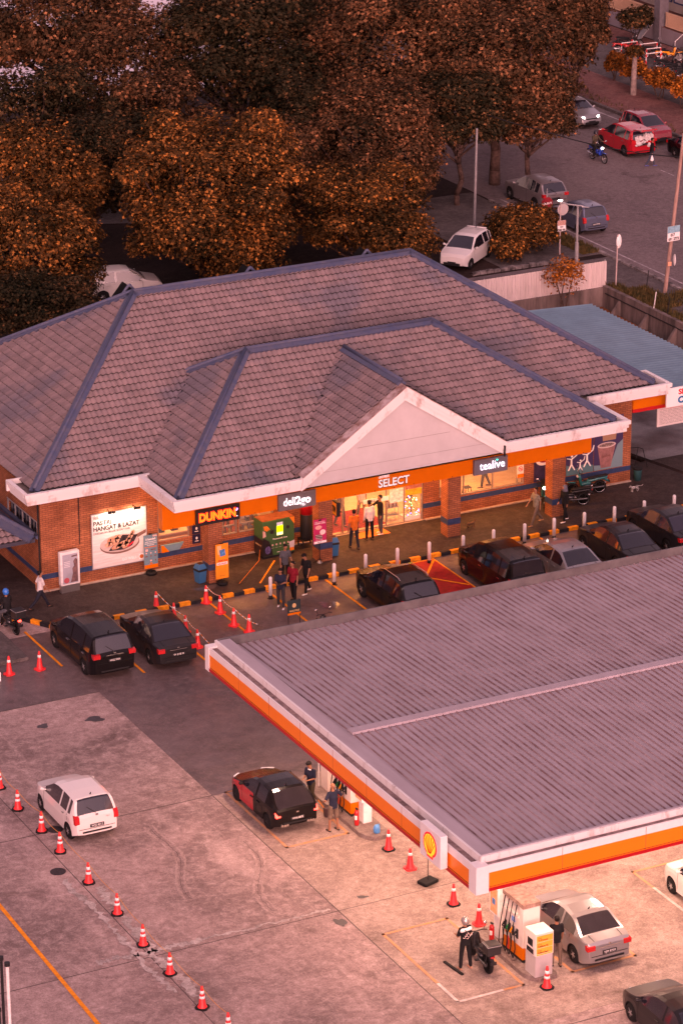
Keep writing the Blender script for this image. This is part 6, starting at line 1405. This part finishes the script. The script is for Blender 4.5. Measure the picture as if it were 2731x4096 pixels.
# ================================================================== PUMP ISLANDS
M_isl = mat_ground('island_concrete', (.26,.21,.19), (.17,.13,.12), (.36,.3,.28), .8, 3, .2, .75, seed=91)
M_pump = mat('pump_cream', (.76,.68,.62), .4, var=.05)
def island(label, y0, y1, xc=44.7):
    t = thing('pump_island', label, 'pump island', (xc, y0, 0)); w_ = .48; L = y1-y0
    pts = [(-w_,.55),(-w_*.75,.22),(-w_*.3,.02),(.0,.0),(w_*.9,.02),(w_,.15),(w_,L),(-w_,L)]
    MB().prism(pts, 0, .15).build('slab', M_isl, t); return t
island('raised concrete island of the far pumps with a watering can on its tip', 84.75, 90.2); island('raised concrete island of the near pumps behind the two-band cone', 73.9, 77.55)
for (y0_, lb) in ((74.98,'near'),(86.5,'far')):
    p = thing('fuel_dispenser', 'cream fuel dispenser with hanging hoses and orange skirt on the %s island' % lb, 'fuel dispenser', (44.82, y0_+.62, .15)); hx, hy = .30, .62
    MB().box((-hx,-hy,.10),(hx,hy,.50)).build('skirt', M_orange, p); MB().box((-hx+.02,-hy,0),(hx-.02,hy,.10)).build('base', M_dark, p)
    q = MB(); q.box((-hx,-hy+.24,.5),(hx,hy,1.45)).box((-hx,-hy,.5),(hx,-hy+.24,1.98)).box((-hx,hy-.12,1.45),(hx,hy,1.98)); q.build('cabinet', M_pump, p, bevel=.015)
    MB().box((-hx-.01,-hy-.01,1.86),(hx+.01,hy+.01,2.0)).build('top', mat('dispenser_top', (.42,.30,.25), .7, col2=(.22,.14,.11), scale=4), p)
    MB().box((-hx+.12,-hy+.24,1.45),(hx-.12,hy-.12,1.86)).build('rear_glazing', M_pump, p)
    MB().box((-hx-.006,hy-.32,.5),(-hx-.001,hy,.97)).build('white_lower_panel', M_pump, p); MB().box((-hx-.008,hy-.40,.10),(-hx-.002,hy-.32,.55)).build('red_stripe', M_red, p)
    MB().bbox((-hx-.01,-.05,1.28),(.03,.18,.15)).build('display', mat('lcd', (.05,.06,.12), .2, emit=.2, ecol=(.4,.5,1)), p); MB().bbox((-hx-.01,.25,1.25),(.03,.3,.35)).build('card_reader', mat('pump_pale', (.7,.62,.58)), p)
    for k, yy in enumerate((.42,.18,-.05,-.30)):
        MB().bbox((-hx-.01,yy,.88),(.04,.10,.32)).build('nozzle_holster', M_dark, p)
        c_ = (M_dark, mat('nozzle_green', (.02,.22,.06), .5), M_yellow, M_dark)[k]
        MB().hull((-hx-.06,yy,.98),.03,(-hx-.12,yy+.02,.86),.025).hull((-hx-.12,yy+.02,.86),.02,(-hx-.05,yy,.80),.016).build('nozzle', c_, p, smooth=60)
        hose = MB(); pts = [Vector((-hx-.04,yy,1.88)), Vector((-hx-.10,yy+.02,1.5)), Vector((-hx-.16,yy+.08,.9)), Vector((-hx-.24,yy+.02,.35)), Vector((-hx-.2,yy-.08,.12)), Vector((-hx-.12,yy-.06,.4)), Vector((-hx-.12,yy,.82))]
        hose.path(pts, .018, 6); hose.build('hose', M_black, p)
    flat_ = MB().prism(ell(.40-.0,.66,.055,.055,14), -hx-.012, -hx-.007, 'x'); flat_.build('emblem', M_orange, p)
for (y0_, lb) in ((74.0,'near'),):
    p = thing('payment_terminal', 'white kiosk with an orange fuel list facing the camera on the near island', 'payment kiosk', (44.7,74.0,.15))
    MB().box((-.30,0,0),(.30,.60,.72)).build('lower_cabinet', mat('kiosk_grey', (.48,.45,.45), .4, var=.05), p); MB().box((-.32,-.02,.72),(.32,.62,1.50)).build('upper_cabinet', M_pump, p, bevel=.02)
    fp = MB().box((-.28,-.03,.76),(.28,-.021,1.42)).build('fuel_list_panel', mat('panel_orange', (.92,.30,.03), .4, emit=.25), p)
    for k, (a_, b_) in enumerate((('Shell','V-Power'),('Shell','FuelSave 95'),('Shell','FuelSave Diesel'))): text('lettering', a_, M_txtred, fp, (-.24,-.034,1.33-.21*k), .05, width=.12, height=.035, ext=.002); text('lettering', b_, M_txtred if k == 0 else M_txtblk, fp, (-.24,-.034,1.25-.21*k), .07, width=.36, height=.055, bold=.002, ext=.002)
    q = MB()
    for k in range(3): q.box((-.28,-.034,1.205-.2*k),(.28,-.031,1.211-.2*k))
    q.build('panel_rule', M_txtwht, fp); MB().box((-.325,.15,1.0),(-.318,.45,1.25)).build('cash_slot', M_dark, p); MB().box((-.325,.10,.76),(-.318,.5,.93)).build('screen', M_glass, p)
q_ = thing('payment_terminal', 'grey kiosk with dark screen beyond the far dispenser', 'payment kiosk', (44.9,88.6,.15)); MB().box((-.2,-.02,0),(.35,.5,1.45)).build('cabinet', M_pump, q_, bevel=.02); MB().box((-.207,.1,1.0),(-.2,.4,1.25)).build('screen', M_glass, q_); MB().tube((-.25,.55,0),(-.25,.55,1.7),.02).build('side_rail', M_white, q_)
for (y_, lb) in ((76.6,'near'),(85.75,'far')):
    f = thing('column_poster', 'orange poster in a white frame on the %s canopy column' % lb, 'poster', (44.60,y_+.22,1.0)); MB().box((-.06,-.26,0),(0,.26,.95)).build('frame', M_txtwht, f); MB().box((-.068,-.21,.05),(-.06,.21,.90)).build('poster_sheet', mat('poster_orange', (.85,.32,.08), .5, col2=(.8,.5,.3), scale=5), f); MB().box((-.075,-.10,.35),(-.068,.08,.55)).build('printed_blue', mat('printed_blue', (.10,.28,.62)), f)
    e = thing('fire_extinguisher', 'red fire extinguisher beside the %s canopy column' % lb, 'fire extinguisher', (44.42,y_+.12,.15)); q = MB(); q.sm = True; q.lathe([(.08,.0),(.085,.05),(.085,.45),(.06,.53),(.03,.56)], 18); q.build('cylinder', mat('extinguisher_red', (.45,.01,.015), .25, coat=.5), e); MB().bbox((0,0,.60),(.05,.12,.04)).tube((0,.04,.58),(.0,.10,.3),.012).build('valve', M_dark, e); MB().bbox((-.06,-.05,.3),(.06,.07,.14)).build('label_plate', M_txtwht, e)
wc = thing('watering_can', 'blue plastic watering can on the tip of the far pump island', 'watering can', (44.75,85.05,.15), .6); M_wc = mat('can_blue', (.08,.28,.62), .35); q = MB(); q.sm = True; q.lathe([(.10,0),(.115,.03),(.11,.2),(.085,.26),(.06,.28)], 18); q.build('can_body', M_wc, wc); MB().tube((-.09,0,.06),(-.24,0,.24),.028,.014).build('spout', M_wc, wc); MB().path([(.07,0,.27),(.17,0,.24),(.19,0,.12),(.10,0,.05)],.014).build('handle', M_wc, wc)
bk = thing('squeegee_bucket', 'grey bucket and squeegee stand between the attendant and the pump', 'bucket', (44.0,87.2,0)); q = MB(); q.sm = True; q.lathe([(.13,0),(.16,.32),(.165,.33)], 16); q.build('bucket', mat('bucket_grey', (.10,.07,.07), .6), bk); MB().tube((0,0,.1),(-.3,.1,.62),.015).build('pole', M_yellow, bk)
bs = thing('bay_bar', 'black rubber wheel stop lying beside the standing motorcyclist', 'wheel stop', (42.6,75.9,0), radians(96)); MB().box((-.5,-.05,0),(.5,.05,.06)).build('bar', M_black, bs, bevel=.02)
# ================================================================== TREES AND PLANTS
def mat_leaf(name, dark, mid, hot, hotamt=.5):
    m = bpy.data.materials.new(name); m.use_nodes = True; t = m.node_tree; L = t.links; b = t.nodes['Principled BSDF']; b.inputs['Roughness'].default_value = .6; b.inputs['Specular IOR Level'].default_value = .05
    a = t.nodes.new('ShaderNodeAttribute'); a.attribute_name = 'tone'; r = t.nodes.new('ShaderNodeValToRGB'); e = r.color_ramp.elements
    e[0].position = 0; e[0].color = (*dark, 1); e[1].position = 1; e[1].color = (*hot, 1); x = e.new(hotamt); x.color = (*mid, 1)
    L.new(a.outputs['Fac'], r.inputs[0]); L.new(r.outputs[0], b.inputs['Base Color'])
    tr = t.nodes.new('ShaderNodeBsdfTranslucent'); L.new(r.outputs[0], tr.inputs[0]); ms = t.nodes.new('ShaderNodeMixShader'); ms.inputs[0].default_value = .12
    out = t.nodes['Material Output']; L.new(b.outputs[0], ms.inputs[1]); L.new(tr.outputs[0], ms.inputs[2]); L.new(ms.outputs[0], out.inputs[0]); return m
L_orange = mat_leaf('orange_brown_leaves', (.016,.017,.008), (.135,.068,.024), (.64,.26,.06), .58)
L_brown = mat_leaf('brown_leaves', (.016,.017,.010), (.125,.068,.034), (.44,.20,.09), .58)
L_dark = mat_leaf('dark_green_leaves', (.010,.014,.008), (.055,.042,.022), (.24,.12,.05), .62)
def leaf_mesh(name, lobes, n, size, seed, m_, hot=.5, fill=.25):
    """leaf clumps as folded little faces spread on and inside uneven lobes; lobes = (cx,cy,cz,rx,ry,rz)"""
    g = np.random.default_rng(seed); W = np.array([l[3]*l[4]+l[3]*l[5] for l in lobes]); W = W/W.sum()
    idx = g.choice(len(lobes), n, p=W); Lb = np.array(lobes)[idx]
    d = g.normal(size=(n,3)); d /= np.linalg.norm(d, axis=1)[:,None]; d[:,2] = np.where(d[:,2] < -.8, -d[:,2]*.6, d[:,2])
    # clumpy radius: bumps by direction
    ph = g.uniform(0, 6.28, (len(lobes), 6))[idx]
    bump = 1+.10*np.sin(9*d[:,0]+ph[:,0])+.10*np.sin(10*d[:,1]+ph[:,1])+.09*np.sin(12*d[:,2]+ph[:,2])+.07*np.sin(22*d[:,0]+ph[:,3])*np.sin(21*d[:,1]+ph[:,4])*2
    r = np.where(g.random(n) < fill, g.uniform(.45,.9,n), g.uniform(.86,1.08,n))*bump
    P_ = Lb[:,:3]+d*Lb[:,3:6]*r[:,None]
    # pull to clump centres
    k = max(20, n//26); cc_ = P_[g.choice(n, k)]; near = g.integers(0, k, n)
    use = g.random(n) < .0
    nrm = d*.8+np.array([0,0,.9])+g.normal(size=(n,3))*.55; nrm /= np.linalg.norm(nrm, axis=1)[:,None]
    t1 = np.cross(nrm, g.normal(size=(n,3))); t1 /= np.linalg.norm(t1, axis=1)[:,None]; t2 = np.cross(nrm, t1)
    s = size*g.uniform(.5,1.45,n)[:,None]
    v = np.empty((n,6,3)); v[:,0] = P_-t1*s*.5; v[:,1] = P_-t2*s*.32+nrm*s*.06; v[:,2] = P_+t1*s*.5-nrm*s*.14; v[:,3] = P_+t2*s*.32+nrm*s*.06
    v[:,4] = P_+t2*s*.5-t1*s*.2-nrm*s*.1; v[:,5] = P_-t2*s*.5+t1*s*.1-nrm*s*.1
    vs = v.reshape(-1,3); base = (np.arange(n)*6)[:,None]
    f = np.concatenate([base+np.array([[0,1,2,3]]), base+np.array([[0,3,4,1]])], axis=0)[:2*n]
    f = np.stack([base+np.array([[0,1,2,3]]), base+np.array([[1,5,3,4]])], axis=1).reshape(-1,4)
    me = bpy.data.meshes.new(name); me.vertices.add(len(vs)); me.vertices.foreach_set('co', vs.ravel())
    me.loops.add(len(f)*4); me.loops.foreach_set('vertex_index', f.ravel().astype(np.int32)); me.polygons.add(len(f)); me.polygons.foreach_set('loop_start', np.arange(0, len(f)*4, 4, dtype=np.int32)); me.update(calc_edges=True); me.validate()
    fr_ = np.sin(P_[:,0]*1.1+seed)*np.sin(P_[:,1]*.9+seed*2)*np.sin(P_[:,2]*1.3)
    tone = np.clip(.40+.24*fr_+g.normal(size=n)*.19+(g.random(n) < hot*.26)*.45, 0, 1)
    at_ = me.attributes.new('tone', 'FLOAT', 'FACE'); at_.data.foreach_set('value', np.repeat(tone, 2).astype(np.float32))
    me.materials.append(m_); return me
def limb(mb, p0, p1, r0, r1, seed, n=5, wob=.25):
    rr = random.Random(seed); a = Vector(p0); b = Vector(p1); prev = a
    for i in range(1, n+1):
        t = i/n; q = a.lerp(b, t)+(Vector((rr.uniform(-wob,wob), rr.uniform(-wob,wob), 0))*sin(pi*t)); mb.tube(prev, q, lerp(r0, r1, (i-1)/n), lerp(r0, r1, t), 8); prev = q
def tree(label, x, y, h, R, kind, seed, n=14000, size=.34, lobes=None, crown0=.32, trunk_r=.28, hot=.5, z=1.2, name='broadleaf_tree', group='trees of the park behind the shop', n_lobes=11, sq=1.0, bot=1):
    t = thing(name, label, 'tree', (x,y,z), 0, group); rr = random.Random(seed)
    if lobes is None:
        lobes = []; crown0 = bot/h; zc = (h+bot)/2; rz = (h-bot)/2
        lobes.append((0,0,zc,R*.66,R*.66*sq,rz*.80))
        for k in range(n_lobes+12):
            a = 2.4*k+rr.uniform(-.4,.4); e = rr.uniform(-1.1,1.2); big = k < 8; rad = R*(.60 if big else .78)*cos(e*.8)*rr.uniform(.85,1.12); q_ = rr.uniform(.30,.46) if big else rr.uniform(.14,.26)
            lobes.append((rad*cos(a), rad*sin(a)*sq, zc+rz*(.66 if big else .84)*sin(e), R*q_, R*q_*rr.uniform(.8,1.1), rz*q_*rr.uniform(.75,1.0)))
    tk = MB(); tk.sm = True; c = lobes[0]; limb(tk, (0,0,-.3), (c[0]*.4,c[1]*.4,c[2]*.75), trunk_r, trunk_r*.6, seed)
    for k, l in enumerate(lobes[1:]): limb(tk, (c[0]*.3,c[1]*.3,h*crown0*rr.uniform(.7,1.1)), (l[0],l[1],l[2]), trunk_r*.42, .03, seed+k, 4, .3)
    tk.build('trunk', M_wood, t)
    me = leaf_mesh('crown', lobes, n, size, seed, kind, hot); o = bpy.data.objects.new('crown', me); COL.objects.link(o); o.parent = t; return t
PTREES = [
 # label, x, y, top, radius, crown bottom, leaves, seed, n, leaf size, hot
 ('broad orange-leaved tree rising right behind the long roof ridge', 65.2,142.0, 9.4,5.28,0.05, L_orange, 1, 52000,0.21, 0.85),
 ('round orange-brown tree just behind the right half of the roof ridge', 73.0,139.5, 6.2,3.67,0.35, L_orange, 2, 26000,0.19, 0.50),
 ('brown tree directly above the round orange one', 77.5,148.0, 8.2,4.09,1.29, L_brown, 3, 26000,0.22, 0.60),
 ('huge spreading brown tree overhanging the street', 88.1,153.0, 10.8,4.89,2.93, L_brown, 4, 46000,0.24, 0.60),
 ('brown tree filling the top right of centre', 83.6,157.0, 11.6,5.67,2.48, L_brown, 5, 40000,0.25, 0.55),
 ('dark green tree at the top, left of centre', 76.2,161.0, 11.4,5.18,3.22, L_dark, 6, 40000,0.26, 0.25),
 ('dark tree between the broad orange tree and the dark green one', 75.8,153.0, 7.9,3.10,1.71, L_dark, 7, 20000,0.24, 0.40),
 ('open brown tree at the upper left with pale water showing through', 70.1,163.0, 10.8,3.69,0.80, L_brown, 8, 11000,0.26, 0.50),
 ('brown tree spanning the top left corner', 69.4,172.0, 10.8,5.36,4.64, L_brown, 9, 28000,0.28, 0.50),
 ('dark open tree at the left edge above the orange ones', 62.4,159.0, 8.8,3.91,2.29, L_dark, 19, 13000,0.26, 0.40),
 ('orange-brown tree at the left edge, upper one', 58.8,148.0, 8.2,3.23,2.51, L_orange, 10, 26000,0.22, 0.45),
 ('yellow-brown tree at the left edge, lower one', 54.6,140.5, 6.9,3.72,0.89, L_orange, 11, 28000,0.20, 0.70),
 ('low dark tree beside the left end of the roof ridge', 53.1,134.8, 4.3,2.98,1.09, L_dark, 12, 20000,0.18, 0.30),
 ('tree at the top right next to the arcade building', 101.3,166.0, 8.8,2.01,2.16, L_brown, 13, 18000,0.26, 0.40),
 ('dark tree in the back row, top centre', 87.7,175.0, 9.4,6.47,3.90, L_dark, 14, 26000,0.30, 0.30),
 ('brown tree in the back row, top right of centre', 96.9,170.0, 9.4,6.46,3.91, L_brown, 15, 26000,0.30, 0.40),
 ('slim street tree with pale stained trunk on the kerb', 88.7,150.3, 6.4,2.92,0.85, L_brown, 16, 15000,0.21, 0.50),
 ('shaded brown tree with a thick trunk at the middle right', 84.0,150.0, 7.6,3.25,-0.51, L_dark, 17, 24000,0.23, 0.60),
 ('dark tree filling the left background under the open ones', 67.4,157.0, 6.5,3.10,1.37, L_dark, 18, 14000,0.25, 0.30),
]
PTREES += [('low brown tree filling the gap right of the broad orange tree', 70.4,146.0, 7.6,2.9,1.0, L_brown, 21, 14000,0.22, .5),
 ('dark tree between the two left orange trees and the open dark one', 62.9,152.0, 7.4,2.8,1.2, L_dark, 22, 12000,0.22, .5),
 ('brown tree closing the dark hollow under the open trees, upper left', 69.8,158.5, 7.8,3.4,1.0, L_brown, 23, 13000,0.24, .4)]
for (lb, x, y, h, R, bot, kd, sd_, n, sz, ht) in PTREES:
    bot = {16: 3.0, 17: 3.4, 4: 4.2, 5: 3.6}.get(sd_, bot)
    tree(lb, x, y, h, R, kd, sd_, int(n*(1.3 if sd_ not in (8, 19) else 1.15)), sz*.82, hot=ht, bot=max(bot, .7), trunk_r=.18 if h < 9 else .34)
def bush(label, x, y, h, R, kind, seed, n, size=.14, z=1.2, hot=1.0, ry=None, trunk=.3, group=None, name='shrub'):
    t = thing(name, label, 'shrub', (x,y,z), 0, group); ry = ry or R; rr = random.Random(seed); zc = h*(trunk+1)/2; rz = h*(1-trunk)/2
    lobes = [(0,0,zc,R*.8,ry*.8,rz*.85)]+[(R*.55*cos(k*1.3), ry*.55*sin(k*1.3), zc+rz*rr.uniform(-.3,.5), R*.45, ry*.45, rz*.5) for k in range(6)]
    tk = MB()
    for k in range(3): limb(tk, (rr.uniform(-.1,.1),rr.uniform(-.1,.1),-.1), (R*.5*cos(k*2.1), ry*.5*sin(k*2.1), zc), .05, .02, seed+k, 3, .08)
    tk.build('stem', M_wood, t); me = leaf_mesh('foliage', lobes, n, size, seed, kind, hot); o = bpy.data.objects.new('foliage', me); COL.objects.link(o); o.parent = t
L_hot = mat_leaf('bright_orange_leaves', (.05,.03,.012), (.30,.10,.02), (.75,.27,.04), .5)
GS = 'clipped shrubs on the far verge'
for k, (x, y, h, R, ry, ht) in enumerate(((107.6,171.6,2.0,.75,.7,.8),(107.4,169.0,2.1,.8,1.1,.8),(107.3,165.8,2.2,.85,1.5,1.6),(107.3,163.0,2.2,.8,1.0,1.2),(107.5,160.9,2.0,.8,.9,1.2))):
    bush('orange-topped clipped shrub, %s of the row on the far verge' % ('farthest','second','third and brightest','fourth','nearest')[k], x, y, h, R, L_hot, 40+k, 2600, .17, hot=ht, ry=ry, group=GS)
bush('round dark clipped bush beside the red-trimmed motorcycle', 115.0,180.9, 2.5,1.25, L_dark, 50, 3600, .18, hot=.8)
bush('large wild hedge bush between the white hatchback and the street signs', 82.6,140.6, 2.6,2.3, L_orange, 51, 11000, .16, hot=.6, ry=2.0, trunk=.0)
bush('leafy lower end of the wild hedge touching the white hatchback', 80.9,138.9, 1.6,1.0, L_orange, 52, 3500, .15, hot=.9, trunk=.0)
bush('small bright orange shrub growing over the white hoarding', 80.1,132.0, 3.2,1.1, L_hot, 53, 1200, .13, hot=1.2, z=.2, trunk=.35)
tp_ = thing('palm_stump', 'pale bare palm trunk standing among the far shrubs', 'tree trunk', (106.5,167.6,1.2)); MB().tube((0,0,0),(.05,0,2.6),.2,.15,12).build('trunk', mat('pale_bark', (.30,.24,.22), .9, var=.4, scale=4), tp_); me = leaf_mesh('crown', [(0,0,2.9,.55,.55,.35)], 500, .2, 77, L_orange, .3); o = bpy.data.objects.new('crown', me); COL.objects.link(o); o.parent = tp_

# ================================================================== STREET FURNITURE
lp = thing('street_lamp', 'grey lamp post with a small lit LED head behind the blue shed', 'street lamp', (81.6,133.3,1.2)); MB().tube((0,0,-1.2),(0,0,2.4),.11,.10,12).tube((0,0,2.4),(0,0,4.3),.07,.055,12).build('post', M_grey, lp)
MB().tube((-.55,.2,4.42),(.3,-.05,4.26),.035).build('arm', M_grey, lp)
for (p0, p1) in (((-.95,.35,4.6),(-.5,.2,4.42)),((.25,-.03,4.24),(.55,-.12,4.18))): MB().hull(p0,(.05,.05,.03),p1,(.06,.06,.03)).build('lamp_head', M_alu, lp, smooth=60)
MB().ball((-.85,.3,4.62),(.14,.06,.03)).build('lamp_glass', mat('led_street', (1,1,1), emit=14, ecol=(1,.8,.75)), lp)
pp_ = thing('utility_pole', 'leaning timber pole carrying a cable and small advertising plates at the right edge', 'utility pole', (85.1,130.4,1.2)); MB().tube((0,0,0),(.75,-.1,8.2),.105,.08,12).build('shaft', mat('pole_wood', (.36,.24,.20), .85, var=.3, scale=3, stretch=(4,4,.4)), pp_)
def num_plate(par, p, w_, h_, lines, rz, c_top=(.25,.45,.55)):
    o = MB().box((-w_/2,-.01,0),(w_/2,.01,h_)).build('advert_plate', M_txtwht, par, loc=p, rz=rz); MB().box((-w_/2,-.014,h_*.55),(w_/2,-.011,h_)).build('printed_header', mat('header_%d' % int(c_top[0]*99), c_top, .5, var=.3, scale=9), o)
    for k, s_ in enumerate(lines): text('lettering', s_, M_txtblk, o, (-w_*.42+(.12 if k == 0 else 0),-.013,h_*(.32-.27*k)), .1, width=w_*(.84 if k else .35), height=h_*.2, bold=.004)
num_plate(pp_, (.26,-.22,2.75), .75, .78, ['017','691 3773'], .05)
MB().ball((.35,-.25,1.75), (.03,.12,.32)).build('small_round_plate', M_txtwht, pp_); MB().bbox((.12,-.16,1.55),(.2,.03,.2)).build('orange_notice', mat('pole_orange', (.8,.4,.25)), pp_)
sg = thing('road_sign', 'white oval road sign seen from its edge on a thin pole by the retaining wall', 'road sign', (83.45,132.45,1.2)); MB().tube((0,0,0),(.05,0,2.75),.035).build('pole', mat('pale_pole', (.5,.4,.38), .6), sg); MB().ball((.12,0,2.4),(.16,.06,.38)).build('sign_face', M_txtwht, sg, smooth=60)
sg = thing('stop_sign', 'red octagonal stop sign standing in the hedge', 'stop sign', (85.6,143.0,1.2)); MB().tube((0,0.02,0),(0,.02,2.4),.035).build('pole', M_grey, sg); o = MB().prism([(.36*cos(pi/8+k*pi/4),1.6+.36*sin(pi/8+k*pi/4)) for k in range(8)], -.02, 0, 'y').build('sign_face', mat('sign_red', (.25,.02,.03), .5), sg); text('lettering', 'BERHENTI', M_txtwht, o, (-.28,-.022,1.54), .1, width=.56, height=.11, bold=.002)
sg = thing('road_sign', 'round sign back with a phone number plate on a pale pole behind the hedge', 'road sign', (83.95,138.85,1.2)); MB().tube((0,0,0),(0,0,2.9),.035).build('pole', mat('pale_pole', (.5,.4,.38)), sg); MB().lathe([(.33,-.015),(.33,.015)], 20, Matrix.Translation((.18,.06,2.45)) @ Matrix.Rotation(pi/2, 4, 'X')).build('sign_back', mat('sign_grey_back', (.42,.38,.38), .5), sg); num_plate(sg, (.06,-.05,1.3), .5, .58, ['014','2323 666'], 0, (.5,.3,.25))
sp2 = thing('street_pole', 'thin dark pole among the park trees', 'pole', (82.6,145.6,1.2)); MB().tube((0,0,0),(.1,0,5.5),.08,.06).build('shaft', M_grey, sp2)
for (x, y, lb, m_) in ((82.96,128.1,'short pale fence post on the retaining wall',M_white),(83.05,127.0,'short dark fence post on the retaining wall',M_dark),(84.68,131.5,'short dark post in the grass near the utility pole',M_dark)):
    t = thing('fence_post', lb, 'post', (x,y,1.2)); MB().tube((0,0,0),(.12,0,.95),.025).build('post', m_, t)
rope('black cable running from the utility pole across the street trees', [(85.75,130.3,8.2),(84.5,142,7.2),(83.5,152,7.4)], .25, M_dark, None, .03, 'cable')
tl = thing('traffic_light', 'two red signal lamps glowing through the big tree', 'traffic light', (93.5,170.5,1.2)); MB().tube((0,0,0),(0,0,4.5),.06).build('pole', M_grey, tl)
for (x, y, z_) in ((0,-.1,4.3),(.9,-.1,2.7)): MB().bbox((x,y+.05,z_),(.25,.1,.6)).build('signal_housing', M_dark, tl); MB().ball((x,y-.02,z_+.1),(.12,.04,.12)).build('red_lamp', mat('signal_red', (1,.02,.01), emit=14, ecol=(1,.02,.01)), tl)
# striped barrier rails
M_rw_ = mat('barrier_white', (.72,.68,.66), .5)
for k, (xa, ya, xb, yb) in enumerate(((111.4,176.9,112.6,176.9),(112.3,176.0,113.6,176.0),(111.1,173.4,112.3,173.4),(111.9,174.6,113.0,174.6))):
    t = thing('striped_rail', 'red and white hoop rail, %s of the four in the motorcycle park' % ('farthest','second farthest','nearest','third farthest')[k], 'hoop rail', (xa,ya,1.26), 0, 'hoop rails in the motorcycle park'); dx, dy = xb-xa, yb-ya
    MB().tube((0,0,1.05),(dx,dy,1.05),.035).build('top_bar', M_rw_, t)
    for (px_, py_) in ((0,0),(dx,dy)):
        l_ = MB().tube((px_,py_,0),(px_,py_,1.05),.035).build('leg', M_rw_, t); q = MB()
        for z_ in (.0,.42,.84): q.tube((px_,py_,z_),(px_,py_,z_+.2),.038)
        q.build('red_stripe', M_red, l_)
# arcade building at the top right
ab = thing('arcade_building', 'grey shop building with raised arcade and cream balustrade at the top right corner', 'building', (117,180,1.2))
M_cr = mat('cream_render', (.42,.37,.33), .8, var=.12, scale=.8); M_gyr = mat('grey_render', (.28,.24,.26), .85, var=.12, scale=.8)
B('plinth', MB().box((116.6,150,1.2),(132,215,2.25)), M_gyr, ab); B('arcade_floor', MB().box((116.6,150,2.25),(132,215,2.27)), M_pavered, ab)
B('shop_wall', MB().box((120,150,2.26),(131,177.2,9)).box((120,182.2,2.26),(131,215,9)).box((120.4,177.2,2.26),(131,182.2,9)), M_cr, ab)
B('upper_floor', MB().box((116.8,150,6.2),(131,215,9)), M_gyr, ab)
for k, y in enumerate((166.5,173.3,180.2,187.4,194.6,201.8)): B('pillar', MB().box((116.45,y,1.2),(117.15,y+.7,9)), mat('pillar_grey', (.16,.15,.17), .7, var=.15), ab)
for y0_, y1_ in ((181.3,187.0),(188.4,194.2),(195.6,201.4),(174.4,179.8),(167.6,172.9)):
    r_ = thing('balustrade', 'cream steel balustrade of the arcade, bay ending near the %s pillar' % {181.3:'second', 188.4:'third', 195.6:'fourth', 174.4:'first', 167.6:'nearest'}[y0_], 'balustrade', (116.7,y0_,2.27), 0, 'arcade balustrades')
    L_ = y1_-y0_; MB().box((-.03,0,1.0),(.05,L_,1.07)).box((-.02,0,.08),(.04,L_,.13)).build('rail', mat('cream_steel', (.62,.42,.28), .6), r_); q = MB(); n_ = int(L_/.13)
    for i in range(n_+1): q.box((-.01,i*L_/n_-.02,.1),(.03,i*L_/n_+.02,1.02))
    q.build('bars', mat('cream_steel', (.62,.42,.28)), r_)
for k in range(9):
    y = 182.6+k*1.55; w_ = B('shop_window', MB().box((119.95,y,3.0),(119.99,y+1.2,4.9)), mat('pale_window', (.5,.48,.5), .2), ab); BP('window_frame', MB().box((119.9,y-.05,2.95),(119.96,y+.02,4.95)).box((119.9,y+1.18,2.95),(119.96,y+1.25,4.95)).box((119.9,y-.05,2.9),(119.96,y+1.25,2.98)), mat('blue_frame', (.03,.05,.16), .5), w_)
sn = B('dark_shopfront', MB().box((119.9,175.0,2.3),(119.98,179.6,5.2)), M_signk, ab); 
sn2 = thing('shop_sign', 'black shop sign with a white circular emblem inside the arcade', 'shop sign', (118.6,178.3,3.3)); MB().box((-.03,-.6,0),(.03,.6,1.7)).build('board', M_signk, sn2); MB().prism([(.0+.36*cos(2*pi*i/24), 1.1+.36*sin(2*pi*i/24)) for i in range(24)], -.045, -.032, 'x').build('emblem', M_txtwht, sn2); MB().bbox((-.05,-.3,.4),(.03,.4,.12)).build('red_light', mat('sign_red_lit', (1,.02,.02), emit=3, ecol=(1,.02,.03)), sn2)
stp = thing('steps', 'pale steps with a steel handrail climbing to the arcade', 'steps', (115.9,175.4,1.2)); q = MB()
for k in range(4): q.box((-.5+.3*k,-1.2,0),(.9,1.0,.26*(k+1)))
q.build('treads', M_pave, stp); MB().path([(-.55,1.1,0),(-.55,1.1,.9),(.6,1.1,1.7),(.6,1.1,1.0)],.02).build('handrail', M_white, stp)
wd = thing('ramp_board', 'small slanted board leaning on the arcade plinth', 'board', (116.2,181.3,1.3)); MB().prism([(-.7,0),(.3,1.0),(.3,1.1),(-.8,.05)], -.25, .25, 'y').build('plank', M_grey, wd)
SC.cycles.use_denoising = True
